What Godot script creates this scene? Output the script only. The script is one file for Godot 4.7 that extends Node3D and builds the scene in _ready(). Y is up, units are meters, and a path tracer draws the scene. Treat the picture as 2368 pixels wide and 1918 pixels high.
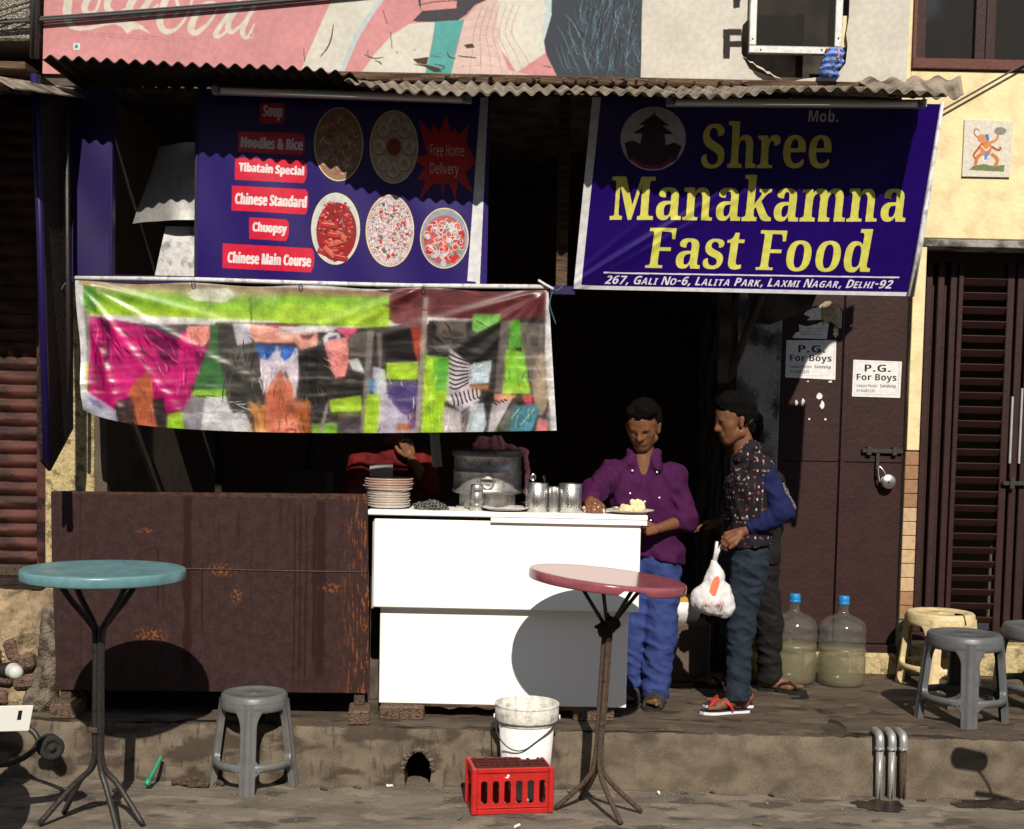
extends Node3D
# Street food stall with tables, signs and customers. Units are metres, y is up, the street runs along x and the camera looks along -z.

var T := {}      # shared textures
var M := {}      # shared materials
var base_of := {}
var rng := RandomNumberGenerator.new()
var fnl := FastNoiseLite.new()
const MENU_PRINT := [
	["p", 226, 226, 232, [1314, 873, 1350, 874, 1327, 4, 1309, 3, 1308, 19, 1268, 22]],
	["p", 214, 24, 62, [285, 827, 392, 827, 401, 816, 404, 789, 403, 760, 397, 739, 393, 731, 286, 732]],
	["p", 214, 24, 62, [186, 694, 486, 689, 495, 677, 498, 649, 497, 619, 491, 596, 487, 588, 187, 598]],
	["p", 214, 24, 62, [173, 572, 497, 563, 506, 551, 509, 522, 508, 491, 499, 468, 495, 460, 172, 468]],
	["p", 214, 24, 62, [159, 441, 505, 432, 514, 418, 517, 386, 516, 350, 509, 324, 504, 315, 158, 326]],
	["p", 214, 24, 62, [241, 296, 416, 290, 426, 278, 428, 250, 427, 220, 419, 197, 414, 189, 242, 196]],
	["p", 214, 24, 62, [118, 173, 535, 159, 545, 146, 548, 114, 547, 80, 536, 55, 532, 46, 118, 58]],
	["t", 238, 226, 228, [301, 748, 389, 746, 304, 817], "Soup", "imp"],
	["t", 238, 226, 228, [200, 618, 487, 610, 202, 671], "Noodles & Rice", "imp"],
	["t", 238, 226, 228, [192, 497, 493, 484, 194, 549], "Tibatain Special", "imp"],
	["t", 238, 226, 228, [175, 356, 506, 346, 178, 409], "Chinese Standard", "imp"],
	["t", 238, 226, 228, [258, 219, 415, 212, 261, 275], "Chuopsy", "imp"],
	["t", 238, 226, 228, [142, 83, 530, 73, 145, 136], "Chinese Main Course", "imp"],
	["p", 200, 22, 36, [1025, 766, 1084, 708, 1096, 749, 1126, 705, 1155, 787, 1180, 706, 1196, 729, 1215, 698, 1264, 745, 1251, 664, 1296, 567, 1251, 525, 1286, 429, 1213, 486, 1206, 390, 1178, 470, 1155, 472, 1145, 410, 1135, 471, 1098, 465, 1037, 393, 1065, 486, 1026, 487, 1058, 546, 998, 589, 1070, 603]],
	["t", 235, 215, 215, [1084, 599, 1242, 599, 1084, 651], "Free Home", "sans"],
	["t", 235, 215, 215, [1084, 501, 1218, 500, 1085, 569], "Delivery", "sans"],
]
const MENU_OVALS := [[656, 642, 115, 170], [914, 635, 114, 169], [646, 252, 115, 167], [901, 248, 114, 168], [1157, 218, 114, 141]]
const SHREE_PRINT := [
	["t", 226, 222, 104, [591, 591, 1178, 598, 589, 799], "Shree", "serif"],
	["t", 226, 222, 104, [183, 352, 1541, 371, 189, 558], "Manakamna", "serif"],
	["t", 226, 222, 104, [356, 133, 1401, 137, 373, 330], "Fast Food", "serif"],
	["t", 220, 214, 224, [1064, 805, 1198, 804, 1065, 858], "Mob.", "bold"],
	["p", 235, 230, 240, [163, 113, 1543, 121, 1544, 114, 164, 106]],
	["t", 235, 230, 240, [170, 54, 1511, 61, 178, 98], "267, Gali No-6, Lalita Park, Laxmi Nagar, Delhi-92", "caps"],
]
const SHREE_OVAL := [366, 715, 149, 140]
const BOARD_PRINT := [
	["p", 218, 214, 204, [1398, 404, 1325, 240, 1248, 60, 1240, 36, 1442, 41, 1507, 213, 1585, 331, 1643, 409]],
	["p", 190, 206, 210, [1585, 354, 1639, 401, 1655, 409, 1593, 323, 1516, 197, 1450, 41, 1427, 40, 1492, 205]],
	["p", 218, 214, 204, [1534, 39, 1596, 129, 1674, 215, 1760, 271, 1882, 284, 1871, 205, 1839, 29, 1534, 27]],
	["p", 66, 62, 72, [1789, 412, 1816, 328, 1774, 283, 1878, 281, 1981, 285, 2035, 323, 2068, 364, 2191, 420]],
	["p", 214, 150, 150, [1809, 412, 1986, 416, 1984, 348, 1814, 331]],
	["s", 66, 62, 72, [1798, 358, 1876, 375, 1995, 385], [3.2, 3.9, 3.2]],
	["p", 88, 170, 168, [1882, 284, 2022, 295, 1987, 168, 1962, 28, 1837, 29, 1872, 189]],
	["p", 222, 196, 190, [2022, 295, 2082, 364, 2191, 420, 2182, 281, 2197, 165, 2238, 65, 2485, 15, 1960, 28]],
	["p", 222, 218, 208, [2184, 420, 2438, 425, 2447, 356, 2407, 208, 2412, 146, 2278, 54, 2197, 165, 2178, 281]],
	["p", 196, 214, 218, [2381, 424, 2438, 425, 2447, 356, 2407, 208, 2389, 223, 2414, 355]],
	["p", 56, 62, 74, [2438, 425, 2882, 434, 2879, 16, 2485, 15, 2420, 138, 2406, 200, 2440, 325]],
	["s", 204, 140, 140, [2106, 361, 2069, 240, 2063, 139, 2049, 30], [2.4, 3.2, 2.4, 2.4]],
	["s", 204, 140, 140, [2136, 368, 2099, 240, 2104, 140, 2103, 31], [2.4, 3.2, 2.4, 2.4]],
	["s", 204, 140, 140, [2166, 375, 2129, 241, 2145, 141, 2157, 32], [2.4, 3.2, 2.4, 2.4]],
	["s", 204, 140, 140, [2195, 382, 2159, 242, 2186, 141, 2210, 33], [2.4, 3.2, 2.4, 2.4]],
	["s", 204, 140, 140, [2226, 376, 2189, 242, 2227, 142, 2264, 34], [2.4, 3.2, 2.4, 2.4]],
	["s", 204, 140, 140, [2256, 371, 2219, 243, 2268, 143, 2318, 35], [2.4, 3.2, 2.4, 2.4]],
	["s", 204, 140, 140, [2286, 365, 2249, 244, 2309, 144, 2372, 36], [2.4, 3.2, 2.4, 2.4]],
	["s", 214, 166, 164, [2035, 332, 2106, 349, 2177, 337], [2.4, 3.2, 2.4]],
	["s", 214, 166, 164, [2026, 293, 2107, 310, 2183, 298], [2.4, 3.2, 2.4]],
	["s", 214, 166, 164, [2018, 250, 2108, 268, 2188, 255], [2.4, 3.2, 2.4]],
	["s", 214, 166, 164, [2009, 208, 2108, 225, 2194, 213], [2.4, 3.2, 2.4]],
	["s", 214, 166, 164, [2000, 161, 2109, 179, 2200, 167], [2.4, 3.2, 2.4]],
	["s", 214, 166, 164, [1992, 114, 2110, 132, 2205, 120], [2.4, 3.2, 2.4]],
	["s", 214, 166, 164, [1983, 67, 2111, 85, 2211, 74], [2.4, 3.2, 2.4]],
	["s", 40, 44, 54, [2546, 394, 2557, 347, 2576, 294, 2598, 283], [0.8, 3.2, 3.2, 0.8]],
	["s", 98, 140, 150, [2463, 278, 2497, 232, 2521, 178, 2539, 141], [0.8, 3.2, 3.2, 0.8]],
	["s", 98, 140, 150, [2543, 283, 2576, 237, 2599, 183, 2618, 144], [0.8, 3.2, 3.2, 0.8]],
	["s", 84, 120, 134, [2561, 179, 2597, 133, 2622, 80, 2639, 41], [0.8, 3.2, 3.2, 0.8]],
	["s", 98, 140, 150, [2769, 375, 2744, 328, 2755, 274, 2786, 233], [0.8, 3.2, 3.2, 0.8]],
	["s", 98, 140, 150, [2837, 209, 2797, 162, 2806, 108, 2839, 77], [0.8, 3.2, 3.2, 0.8]],
	["s", 74, 104, 118, [2720, 294, 2692, 247, 2703, 193, 2733, 175], [0.8, 3.2, 3.2, 0.8]],
	["s", 110, 150, 160, [2830, 217, 2844, 171, 2864, 117, 2885, 109], [0.8, 3.2, 3.2, 0.8]],
	["s", 98, 140, 150, [2572, 240, 2609, 195, 2634, 141, 2651, 114], [0.8, 3.2, 3.2, 0.8]],
	["s", 40, 44, 54, [2619, 268, 2605, 222, 2619, 168, 2646, 151], [0.8, 3.2, 3.2, 0.8]],
	["s", 84, 120, 134, [2559, 216, 2540, 170, 2553, 115, 2582, 84], [0.8, 3.2, 3.2, 0.8]],
	["s", 40, 44, 54, [2566, 284, 2593, 238, 2616, 184, 2634, 171], [0.8, 3.2, 3.2, 0.8]],
	["s", 74, 104, 118, [2718, 406, 2717, 360, 2734, 306, 2759, 282], [0.8, 3.2, 3.2, 0.8]],
	["s", 110, 150, 160, [2527, 308, 2527, 262, 2544, 208, 2569, 179], [0.8, 3.2, 3.2, 0.8]],
	["s", 84, 120, 134, [2809, 400, 2814, 353, 2831, 299, 2855, 281], [0.8, 3.2, 3.2, 0.8]],
	["s", 84, 120, 134, [2687, 203, 2665, 156, 2677, 101, 2706, 87], [0.8, 3.2, 3.2, 0.8]],
	["s", 84, 120, 134, [2633, 411, 2651, 365, 2671, 311, 2693, 267], [0.8, 3.2, 3.2, 0.8]],
	["s", 84, 120, 134, [2748, 179, 2725, 132, 2737, 78, 2766, 58], [0.8, 3.2, 3.2, 0.8]],
	["s", 110, 150, 160, [2516, 253, 2542, 207, 2564, 153, 2583, 143], [0.8, 3.2, 3.2, 0.8]],
	["s", 98, 140, 150, [2702, 195, 2665, 147, 2675, 93, 2706, 71], [0.8, 3.2, 3.2, 0.8]],
	["s", 84, 120, 134, [2834, 341, 2813, 294, 2826, 240, 2855, 216], [0.8, 3.2, 3.2, 0.8]],
	["s", 98, 140, 150, [2601, 216, 2595, 169, 2611, 115, 2637, 91], [0.8, 3.2, 3.2, 0.8]],
	["s", 84, 120, 134, [2539, 186, 2521, 139, 2534, 85, 2562, 75], [0.8, 3.2, 3.2, 0.8]],
	["s", 74, 104, 118, [2523, 247, 2543, 200, 2564, 147, 2585, 118], [0.8, 3.2, 3.2, 0.8]],
	["s", 84, 120, 134, [2684, 341, 2646, 294, 2656, 239, 2688, 212], [0.8, 3.2, 3.2, 0.8]],
	["s", 74, 104, 118, [2760, 320, 2748, 273, 2762, 219, 2789, 203], [0.8, 3.2, 3.2, 0.8]],
	["s", 40, 44, 54, [2614, 412, 2600, 365, 2613, 311, 2641, 279], [0.8, 3.2, 3.2, 0.8]],
	["s", 74, 104, 118, [2622, 366, 2578, 319, 2586, 265, 2619, 248], [0.8, 3.2, 3.2, 0.8]],
	["s", 74, 104, 118, [2549, 367, 2556, 321, 2574, 267, 2597, 249], [0.8, 3.2, 3.2, 0.8]],
	["s", 98, 140, 150, [2586, 193, 2603, 147, 2624, 93, 2645, 47], [0.8, 3.2, 3.2, 0.8]],
	["s", 84, 120, 134, [2617, 191, 2606, 144, 2620, 90, 2647, 79], [0.8, 3.2, 3.2, 0.8]],
	["s", 74, 104, 118, [2541, 197, 2542, 150, 2559, 96, 2584, 63], [0.8, 3.2, 3.2, 0.8]],
	["s", 40, 44, 54, [2772, 260, 2763, 214, 2778, 160, 2805, 127], [0.8, 3.2, 3.2, 0.8]],
	["s", 40, 44, 54, [2724, 355, 2746, 309, 2768, 255, 2787, 245], [0.8, 3.2, 3.2, 0.8]],
	["s", 74, 104, 118, [2842, 180, 2799, 133, 2807, 79, 2841, 36], [0.8, 3.2, 3.2, 0.8]],
	["s", 84, 120, 134, [2508, 172, 2548, 126, 2572, 72, 2589, 38], [0.8, 3.2, 3.2, 0.8]],
	["s", 40, 44, 54, [2638, 301, 2658, 255, 2679, 201, 2699, 186], [0.8, 3.2, 3.2, 0.8]],
	["s", 84, 120, 134, [2459, 182, 2480, 136, 2501, 82, 2521, 65], [0.8, 3.2, 3.2, 0.8]],
	["s", 40, 44, 54, [2613, 225, 2629, 178, 2649, 125, 2671, 96], [0.8, 3.2, 3.2, 0.8]],
	["s", 110, 150, 160, [2800, 374, 2777, 327, 2790, 273, 2819, 231], [0.8, 3.2, 3.2, 0.8]],
	["s", 110, 150, 160, [2760, 304, 2745, 257, 2759, 203, 2787, 193], [0.8, 3.2, 3.2, 0.8]],
	["s", 110, 150, 160, [2727, 395, 2742, 349, 2762, 295, 2784, 264], [0.8, 3.2, 3.2, 0.8]],
	["s", 110, 150, 160, [2509, 327, 2551, 281, 2576, 227, 2592, 208], [0.8, 3.2, 3.2, 0.8]],
	["s", 110, 150, 160, [2589, 402, 2575, 355, 2589, 301, 2617, 286], [0.8, 3.2, 3.2, 0.8]],
	["s", 40, 44, 54, [2840, 327, 2855, 281, 2875, 227, 2896, 204], [0.8, 3.2, 3.2, 0.8]],
	["s", 98, 140, 150, [2488, 185, 2502, 138, 2521, 84, 2543, 60], [0.8, 3.2, 3.2, 0.8]],
	["s", 70, 50, 40, [1395, 261, 1385, 195, 1366, 148, 1333, 107], [2.4, 5.5, 5.5, 2.4]],
	["s", 70, 50, 40, [1544, 124, 1588, 106, 1636, 111], [2.4, 5.5, 2.4]],
	["s", 70, 50, 40, [1596, 97, 1620, 87, 1628, 76], [2.4, 5.5, 2.4]],
	["s", 70, 50, 40, [1560, 140, 1564, 117], [2.4, 2.4]],
	["s", 70, 50, 40, [1253, 146, 1260, 84], [2.4, 2.4]],
	["s", 70, 50, 40, [1992, 126, 2039, 121, 2083, 118], [2.4, 5.5, 2.4]],
	["s", 70, 50, 40, [1944, 144, 1952, 121, 1984, 112], [2.4, 5.5, 2.4]],
	["s", 70, 50, 40, [1632, 332, 1651, 270], [2.4, 2.4]],
	["s", 70, 50, 40, [1669, 232, 1678, 154], [2.4, 2.4]],
	["s", 70, 50, 40, [1865, 123, 1913, 116], [2.4, 2.4]],
	["s", 70, 50, 40, [2404, 85, 2444, 83], [2.4, 2.4]],
	["s", 70, 50, 40, [1881, 85, 1929, 74, 1914, 58], [2.4, 5.5, 2.4]],
	["s", 70, 50, 40, [2016, 84, 2024, 76], [2.4, 2.4]],
	["s", 70, 50, 40, [1698, 139, 1706, 132], [2.4, 2.4]],
	["s", 70, 50, 40, [1785, 153, 1790, 147], [2.4, 2.4]],
	["p", 70, 50, 40, [1778, 106, 1853, 117, 1846, 84, 1802, 85]],
	["p", 70, 50, 40, [1775, 82, 1842, 82, 1906, 66, 1918, 50, 1882, 46, 1834, 72]],
	["p", 70, 50, 40, [2022, 177, 2062, 185, 2074, 166, 2038, 162]],
	["p", 214, 208, 198, [2871, 439, 4196, 466, 4214, 15, 2874, -13]],
	["p", 36, 28, 28, [3263, 276, 3351, 278, 3352, 250, 3296, 249, 3296, 221, 3353, 222, 3354, 195, 3297, 194, 3299, 138, 3267, 138]],
	["p", 36, 28, 28, [3306, 448, 3344, 448, 3337, 377, 3308, 376]],
	["p", 222, 214, 200, [113, 382, 102, 336, 96, 295, 101, 263, 110, 238, 136, 213, 173, 205, 239, 213, 304, 234, 351, 241, 380, 227, 408, 197, 430, 214, 468, 220, 520, 197, 482, 234, 444, 252, 397, 259, 327, 252, 257, 234, 201, 224, 164, 225, 144, 245, 138, 287, 141, 328, 152, 383]],
	["s", 222, 214, 200, [239, 385, 213, 347, 201, 311, 220, 288, 257, 303, 281, 376], [28.0, 30.8, 32.6, 24.2, 12.1, 12.1]],
	["s", 222, 214, 200, [332, 386, 309, 331, 327, 295, 365, 287, 411, 320], [32.6, 32.6, 32.6, 23.3, 12.1]],
	["s", 222, 214, 200, [462, 389, 421, 333, 421, 297, 449, 293, 491, 335], [32.6, 35.4, 32.6, 18.6, 12.1]],
	["s", 222, 214, 200, [537, 391, 481, 303, 500, 289, 556, 336], [28.0, 28.0, 18.6, 11.2]],
	["p", 225, 235, 235, [149, 147, 180, 148, 178, 117, 148, 117]],
	["e", 60, 150, 130, [163, 132, 8, 9]],
	["s", 222, 214, 200, [722, 413, 713, 344, 684, 273, 644, 226, 601, 210, 573, 225, 563, 271, 581, 333, 596, 372], [9.5, 11.0, 12.6, 15.8, 23.7, 31.6, 34.7, 33.1, 31.6]],
	["s", 222, 214, 200, [628, 396, 652, 319, 630, 280], [7.9, 20.5, 6.3]],
	["s", 222, 214, 200, [825, 350, 778, 345, 731, 282, 712, 224, 739, 209, 794, 252, 834, 315, 825, 350], [11.0, 15.8, 30.0, 34.7, 26.8, 14.2, 11.0, 11.0]],
	["s", 222, 214, 200, [975, 403, 913, 325, 850, 238, 830, 197, 858, 198, 897, 231], [17.4, 17.4, 22.1, 25.2, 15.8, 7.9]],
	["s", 222, 214, 200, [999, 350, 960, 341, 905, 286, 890, 231, 913, 216, 968, 264, 1011, 334], [9.5, 14.2, 25.2, 28.4, 20.5, 12.6, 14.2]],
	["s", 222, 214, 200, [1023, 350, 968, 248, 961, 205, 985, 193, 1017, 257], [17.4, 23.7, 25.2, 15.8, 6.3]],
	["e", 222, 214, 200, [1003, 200, 11, 13]],
	["e", 214, 146, 150, [1003, 200, 8, 9]],
]
const BANNER_PRINT := [
	["p", 222, 222, 228, [-11, 756, 1229, 756, 1239, -14, -11, -40]],
	["p", 150, 128, 100, [38, 731, 1295, 709, 1295, 693, 38, 715]],
	["p", 164, 150, 112, [38, 715, 1295, 693, 1295, 677, 38, 699]],
	["p", 176, 180, 120, [38, 700, 1295, 678, 1295, 662, 38, 684]],
	["p", 150, 184, 88, [38, 684, 1295, 663, 1296, 647, 38, 668]],
	["p", 128, 180, 62, [38, 669, 1296, 648, 1296, 632, 38, 653]],
	["p", 132, 184, 56, [38, 653, 1296, 632, 1296, 617, 38, 637]],
	["p", 146, 194, 56, [38, 638, 1296, 617, 1296, 601, 38, 622]],
	["p", 160, 204, 60, [38, 622, 1296, 602, 1296, 586, 38, 606]],
	["p", 168, 208, 62, [38, 607, 1296, 587, 1297, 571, 38, 590]],
	["p", 170, 208, 60, [38, 591, 1297, 571, 1297, 556, 38, 575]],
	["p", 206, 210, 190, [564, 697, 720, 706, 773, 675, 708, 638, 577, 645, 525, 670]],
	["p", 92, 150, 62, [48, 705, 123, 697, 126, 581, 64, 599]],
	["s", 70, 90, 40, [830, 670, 834, 556], [5.2, 6.5]],
	["p", 64, 58, 62, [90, 571, 329, 544, 1231, 555, 1239, -14, 81, 15]],
	["p", 186, 18, 108, [87, 560, 185, 553, 362, 517, 499, 468, 510, 390, 520, 338, 566, 235, 570, 182, 534, 155, 449, 127, 383, 198, 265, 189, 212, 123, 87, 225, 81, 355]],
	["p", 72, 26, 60, [133, 558, 188, 541, 179, 383, 159, 350, 172, 474]],
	["p", 110, 8, 72, [336, 517, 503, 462, 494, 338, 421, 375, 382, 446]],
	["p", 150, 10, 86, [100, 356, 172, 331, 160, 213, 100, 251]],
	["p", 215, 40, 130, [211, 521, 316, 458, 349, 348, 264, 333, 198, 423]],
	["p", 205, 30, 122, [186, 279, 290, 327, 356, 302, 264, 228, 212, 214]],
	["p", 70, 66, 68, [192, 553, 329, 543, 519, 530, 506, 475, 381, 524]],
	["p", 196, 20, 112, [519, 514, 565, 443, 624, 438, 645, 419, 605, 353, 573, 261, 533, 273, 506, 390, 496, 461]],
	["p", 120, 12, 80, [578, 418, 644, 425, 605, 353, 585, 340]],
	["p", 226, 214, 222, [90, 575, 329, 546, 669, 551, 669, 538, 336, 531, 90, 566]],
	["p", 228, 142, 132, [538, 527, 643, 536, 647, 478, 617, 435, 572, 444, 532, 475]],
	["p", 198, 104, 100, [578, 496, 611, 451, 598, 444, 565, 476]],
	["p", 60, 108, 60, [650, 536, 686, 540, 680, 459, 710, 342, 724, 241, 576, 232, 579, 300, 611, 366, 650, 452]],
	["p", 140, 190, 54, [573, 238, 727, 245, 734, 215, 563, 212]],
	["p", 134, 128, 138, [553, 211, 629, 203, 610, 32, 541, 38, 521, 129]],
	["p", 206, 206, 212, [627, 203, 724, 215, 744, 153, 816, 135, 857, 31, 607, 26]],
	["p", 178, 178, 186, [646, 118, 817, 119, 830, 109, 646, 105]],
	["p", 146, 194, 44, [455, 124, 522, 142, 538, 37, 449, 29]],
	["p", 178, 92, 62, [363, 325, 291, 262, 265, 209, 297, 177, 318, 26, 429, 29, 403, 100, 389, 192, 386, 257]],
	["p", 150, 70, 48, [271, 209, 337, 197, 317, 164, 301, 170]],
	["p", 60, 40, 40, [212, 175, 278, 196, 299, 164, 318, 26, 219, 24, 212, 123]],
	["p", 40, 32, 32, [383, 192, 435, 199, 449, 127, 449, 29, 416, 28, 393, 126]],
	["p", 186, 190, 210, [45, 224, 91, 218, 219, 136, 226, 38, 74, 34, 41, 145]],
	["p", 120, 126, 168, [87, 192, 133, 180, 160, 141, 107, 160]],
	["p", 154, 144, 138, [64, 589, 91, 590, 89, 355, 71, 355]],
	["p", 170, 204, 60, [71, 355, 85, 355, 85, 231, 76, 231]],
	["p", 62, 60, 58, [685, 543, 754, 542, 775, 448, 853, 449, 867, 358, 881, 267, 901, 222, 842, 201, 816, 142, 757, 134, 731, 186, 710, 303, 683, 420]],
	["p", 86, 82, 78, [709, 433, 814, 396, 867, 306, 775, 343]],
	["p", 44, 42, 42, [743, 238, 803, 213, 816, 155, 764, 154]],
	["p", 208, 202, 216, [748, 546, 826, 546, 840, 459, 771, 444]],
	["p", 228, 158, 142, [826, 545, 905, 538, 997, 504, 1154, 508, 1135, 442, 1089, 412, 1056, 441, 1036, 463, 853, 456, 836, 488]],
	["p", 226, 216, 226, [872, 545, 1036, 513, 1052, 541, 1232, 545, 1232, 515, 1003, 503]],
	["p", 190, 40, 60, [878, 546, 1045, 541, 1036, 516]],
	["p", 120, 60, 64, [1059, 499, 1127, 504, 1102, 477, 1069, 480]],
	["p", 218, 204, 220, [866, 456, 1050, 440, 1058, 310, 1039, 199, 998, 335, 908, 216, 894, 241]],
	["p", 36, 84, 172, [852, 461, 951, 458, 946, 425, 909, 382, 880, 388, 860, 427]],
	["p", 36, 84, 172, [961, 453, 1036, 448, 1042, 419, 993, 378, 970, 400]],
	["p", 50, 58, 92, [853, 462, 951, 459, 919, 431]],
	["p", 60, 110, 196, [866, 437, 899, 424, 899, 392, 876, 398]],
	["p", 60, 110, 196, [971, 439, 1004, 433, 998, 394]],
	["p", 196, 108, 82, [972, 338, 907, 255, 901, 189, 903, 32, 936, 33, 1070, 36, 1073, 114, 1039, 205, 1025, 277]],
	["p", 168, 84, 60, [908, 189, 1039, 186, 1040, 140, 921, 144]],
	["p", 214, 132, 108, [948, 112, 1060, 114, 1067, 42, 949, 40]],
	["p", 206, 146, 86, [829, 194, 869, 176, 905, 176, 909, 58, 896, 32, 857, 31, 856, 123, 823, 155]],
	["p", 160, 96, 46, [869, 176, 908, 157, 902, 84]],
	["p", 176, 94, 44, [1046, 205, 1118, 200, 1105, 141, 1123, 37, 1070, 36, 1060, 127]],
	["p", 170, 40, 56, [991, 60, 1021, 69, 1050, 65, 1041, 43, 1008, 39]],
	["p", 235, 225, 220, [1002, 55, 1041, 59, 1034, 49, 1008, 47]],
	["p", 30, 28, 28, [1053, 428, 1161, 456, 1234, 379, 1237, 144, 1132, 135, 1105, 207, 1059, 212]],
	["p", 56, 52, 50, [1143, 319, 1162, 319, 1160, 247, 1140, 247]],
	["p", 46, 40, 40, [1142, 522, 2226, 606, 2239, 34, 1080, 10, 1153, 153]],
	["p", 102, 46, 52, [1466, 719, 2211, 734, 2214, 606, 1980, 583, 1641, 594, 1468, 572]],
	["p", 128, 74, 76, [1480, 597, 1628, 643, 1629, 532, 1568, 543, 1487, 563]],
	["p", 168, 206, 62, [956, 671, 1471, 682, 1470, 546, 1389, 541, 957, 552]],
	["p", 140, 194, 58, [956, 684, 1471, 682, 1471, 642, 956, 638]],
	["p", 150, 150, 90, [955, 707, 1470, 707, 1471, 673, 956, 678]],
	["p", 150, 112, 86, [955, 707, 1470, 708, 1470, 691, 956, 695]],
	["p", 226, 216, 226, [957, 536, 1222, 536, 1216, 518, 957, 503]],
	["p", 232, 86, 128, [1221, 537, 1328, 534, 1285, 482, 1254, 506]],
	["p", 224, 222, 232, [1164, 489, 1192, 514, 1241, 512, 1248, 491, 1198, 474, 1174, 449]],
	["p", 60, 60, 110, [1189, 490, 1229, 500, 1229, 489, 1192, 477]],
	["p", 238, 148, 146, [1173, 462, 1198, 481, 1278, 495, 1287, 390, 1268, 310, 1233, 294, 1200, 352]],
	["p", 200, 104, 108, [1218, 426, 1286, 403, 1286, 395, 1219, 417]],
	["p", 200, 104, 108, [1212, 376, 1274, 353, 1272, 346, 1212, 367]],
	["p", 210, 206, 208, [1241, 306, 1250, 310, 1316, 231, 1310, 227]],
	["p", 92, 84, 82, [1284, 507, 1389, 527, 1391, 405, 1292, 403]],
	["p", 210, 220, 216, [1283, 390, 1329, 400, 1364, 330, 1305, 342]],
	["p", 30, 26, 26, [1231, 309, 1345, 324, 1344, 231, 1229, 223]],
	["e", 84, 78, 78, [1298, 293, 25, 14]],
	["p", 132, 124, 122, [1370, 527, 1401, 528, 1371, 34, 1337, 34, 1361, 343]],
	["p", 120, 112, 112, [1414, 516, 1438, 516, 1441, 369, 1423, 332]],
	["p", 30, 26, 28, [1444, 529, 1568, 537, 1604, 385, 1453, 381]],
	["p", 186, 72, 46, [1571, 540, 1622, 535, 1607, 379, 1588, 433]],
	["p", 166, 206, 46, [1460, 382, 1608, 391, 1605, 308, 1457, 305]],
	["p", 88, 72, 130, [1463, 299, 1601, 308, 1601, 187, 1555, 143, 1474, 191]],
	["p", 190, 180, 202, [1397, 365, 1453, 345, 1471, 222, 1530, 155, 1593, 126, 1594, 39, 1415, 35, 1425, 159, 1392, 282]],
	["p", 206, 216, 224, [1397, 365, 1450, 351, 1461, 246, 1424, 233]],
	["p", 166, 206, 46, [1196, 207, 1345, 230, 1346, 157, 1205, 150]],
	["p", 166, 208, 44, [1368, 238, 1430, 239, 1428, 159, 1416, 35, 1356, 34]],
	["p", 120, 180, 50, [1119, 94, 1237, 100, 1236, 31, 1117, 29]],
	["p", 78, 68, 72, [1241, 148, 1346, 151, 1341, 34, 1237, 31]],
	["p", 150, 144, 142, [1183, 191, 1202, 198, 1160, 30, 1142, 30]],
	["p", 66, 136, 186, [1380, 306, 1406, 307, 1400, 248, 1382, 248]],
	["p", 28, 80, 170, [1529, 55, 1625, 57, 1625, 37, 1529, 35]],
	["p", 206, 116, 60, [1513, 105, 1570, 102, 1570, 74, 1513, 73]],
	["p", 120, 84, 120, [1555, 156, 1592, 163, 1594, 82, 1572, 76]],
	["p", 164, 154, 150, [1627, 685, 1650, 686, 1641, 410, 1619, 46, 1593, 45, 1613, 409]],
	["p", 168, 212, 46, [1641, 419, 1755, 412, 1751, 258, 1731, 196, 1726, 42, 1621, 40]],
	["p", 96, 176, 62, [1675, 412, 1755, 412, 1750, 265, 1685, 257]],
	["p", 34, 30, 30, [1653, 576, 1992, 583, 1984, 393, 1842, 383, 1761, 437, 1656, 423]],
	["p", 98, 88, 82, [1690, 577, 1826, 579, 1829, 497, 1685, 506]],
	["p", 66, 58, 56, [1722, 541, 1821, 524, 1815, 506, 1710, 516]],
	["p", 84, 76, 72, [1667, 496, 1767, 492, 1748, 437, 1687, 436]],
	["p", 114, 188, 74, [1857, 611, 1985, 613, 1980, 577, 1876, 524, 1853, 537]],
	["p", 110, 100, 96, [1986, 583, 2029, 584, 1999, 257, 1962, 257]],
	["p", 92, 168, 52, [2029, 584, 2075, 592, 2084, 468, 2020, 442]],
	["p", 134, 198, 56, [2013, 455, 2095, 444, 2130, 259, 1998, 250]],
	["p", 168, 210, 60, [2004, 295, 2125, 297, 2130, 253, 1998, 250]],
	["p", 108, 98, 94, [2072, 578, 2190, 575, 2191, 237, 2141, 254, 2089, 444]],
	["p", 70, 62, 60, [2123, 518, 2166, 525, 2161, 470, 2130, 469]],
	["e", 168, 148, 128, [2179, 298, 38, 143]],
	["p", 200, 190, 200, [1751, 455, 1851, 381, 1844, 291, 1900, 262, 1894, 218, 1809, 166, 1737, 215, 1750, 388]],
	["p", 190, 180, 186, [1728, 190, 1810, 167, 1816, 44, 1734, 42, 1720, 128]],
	["p", 196, 210, 220, [1852, 199, 1915, 206, 1929, 108, 1904, 45, 1827, 44]],
	["p", 196, 212, 222, [1854, 384, 1950, 404, 1936, 298, 1844, 290]],
	["p", 150, 168, 182, [1873, 366, 1928, 379, 1923, 354, 1880, 341]],
	["p", 200, 112, 52, [1845, 286, 1939, 288, 1932, 270, 1853, 268]],
	["p", 26, 24, 24, [1903, 255, 1963, 257, 1964, 222, 1901, 220]],
	["p", 120, 112, 112, [1821, 161, 1852, 193, 1833, 44, 1814, 44]],
	["p", 236, 150, 132, [1962, 251, 2070, 245, 2025, 212, 1963, 218]],
	["p", 214, 70, 92, [2087, 248, 2143, 247, 2136, 199, 2099, 215]],
	["p", 208, 200, 208, [1953, 207, 2046, 229, 1971, 84, 1932, 58]],
	["p", 84, 92, 80, [2043, 203, 2074, 210, 2040, 67, 1984, 90]],
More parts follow.
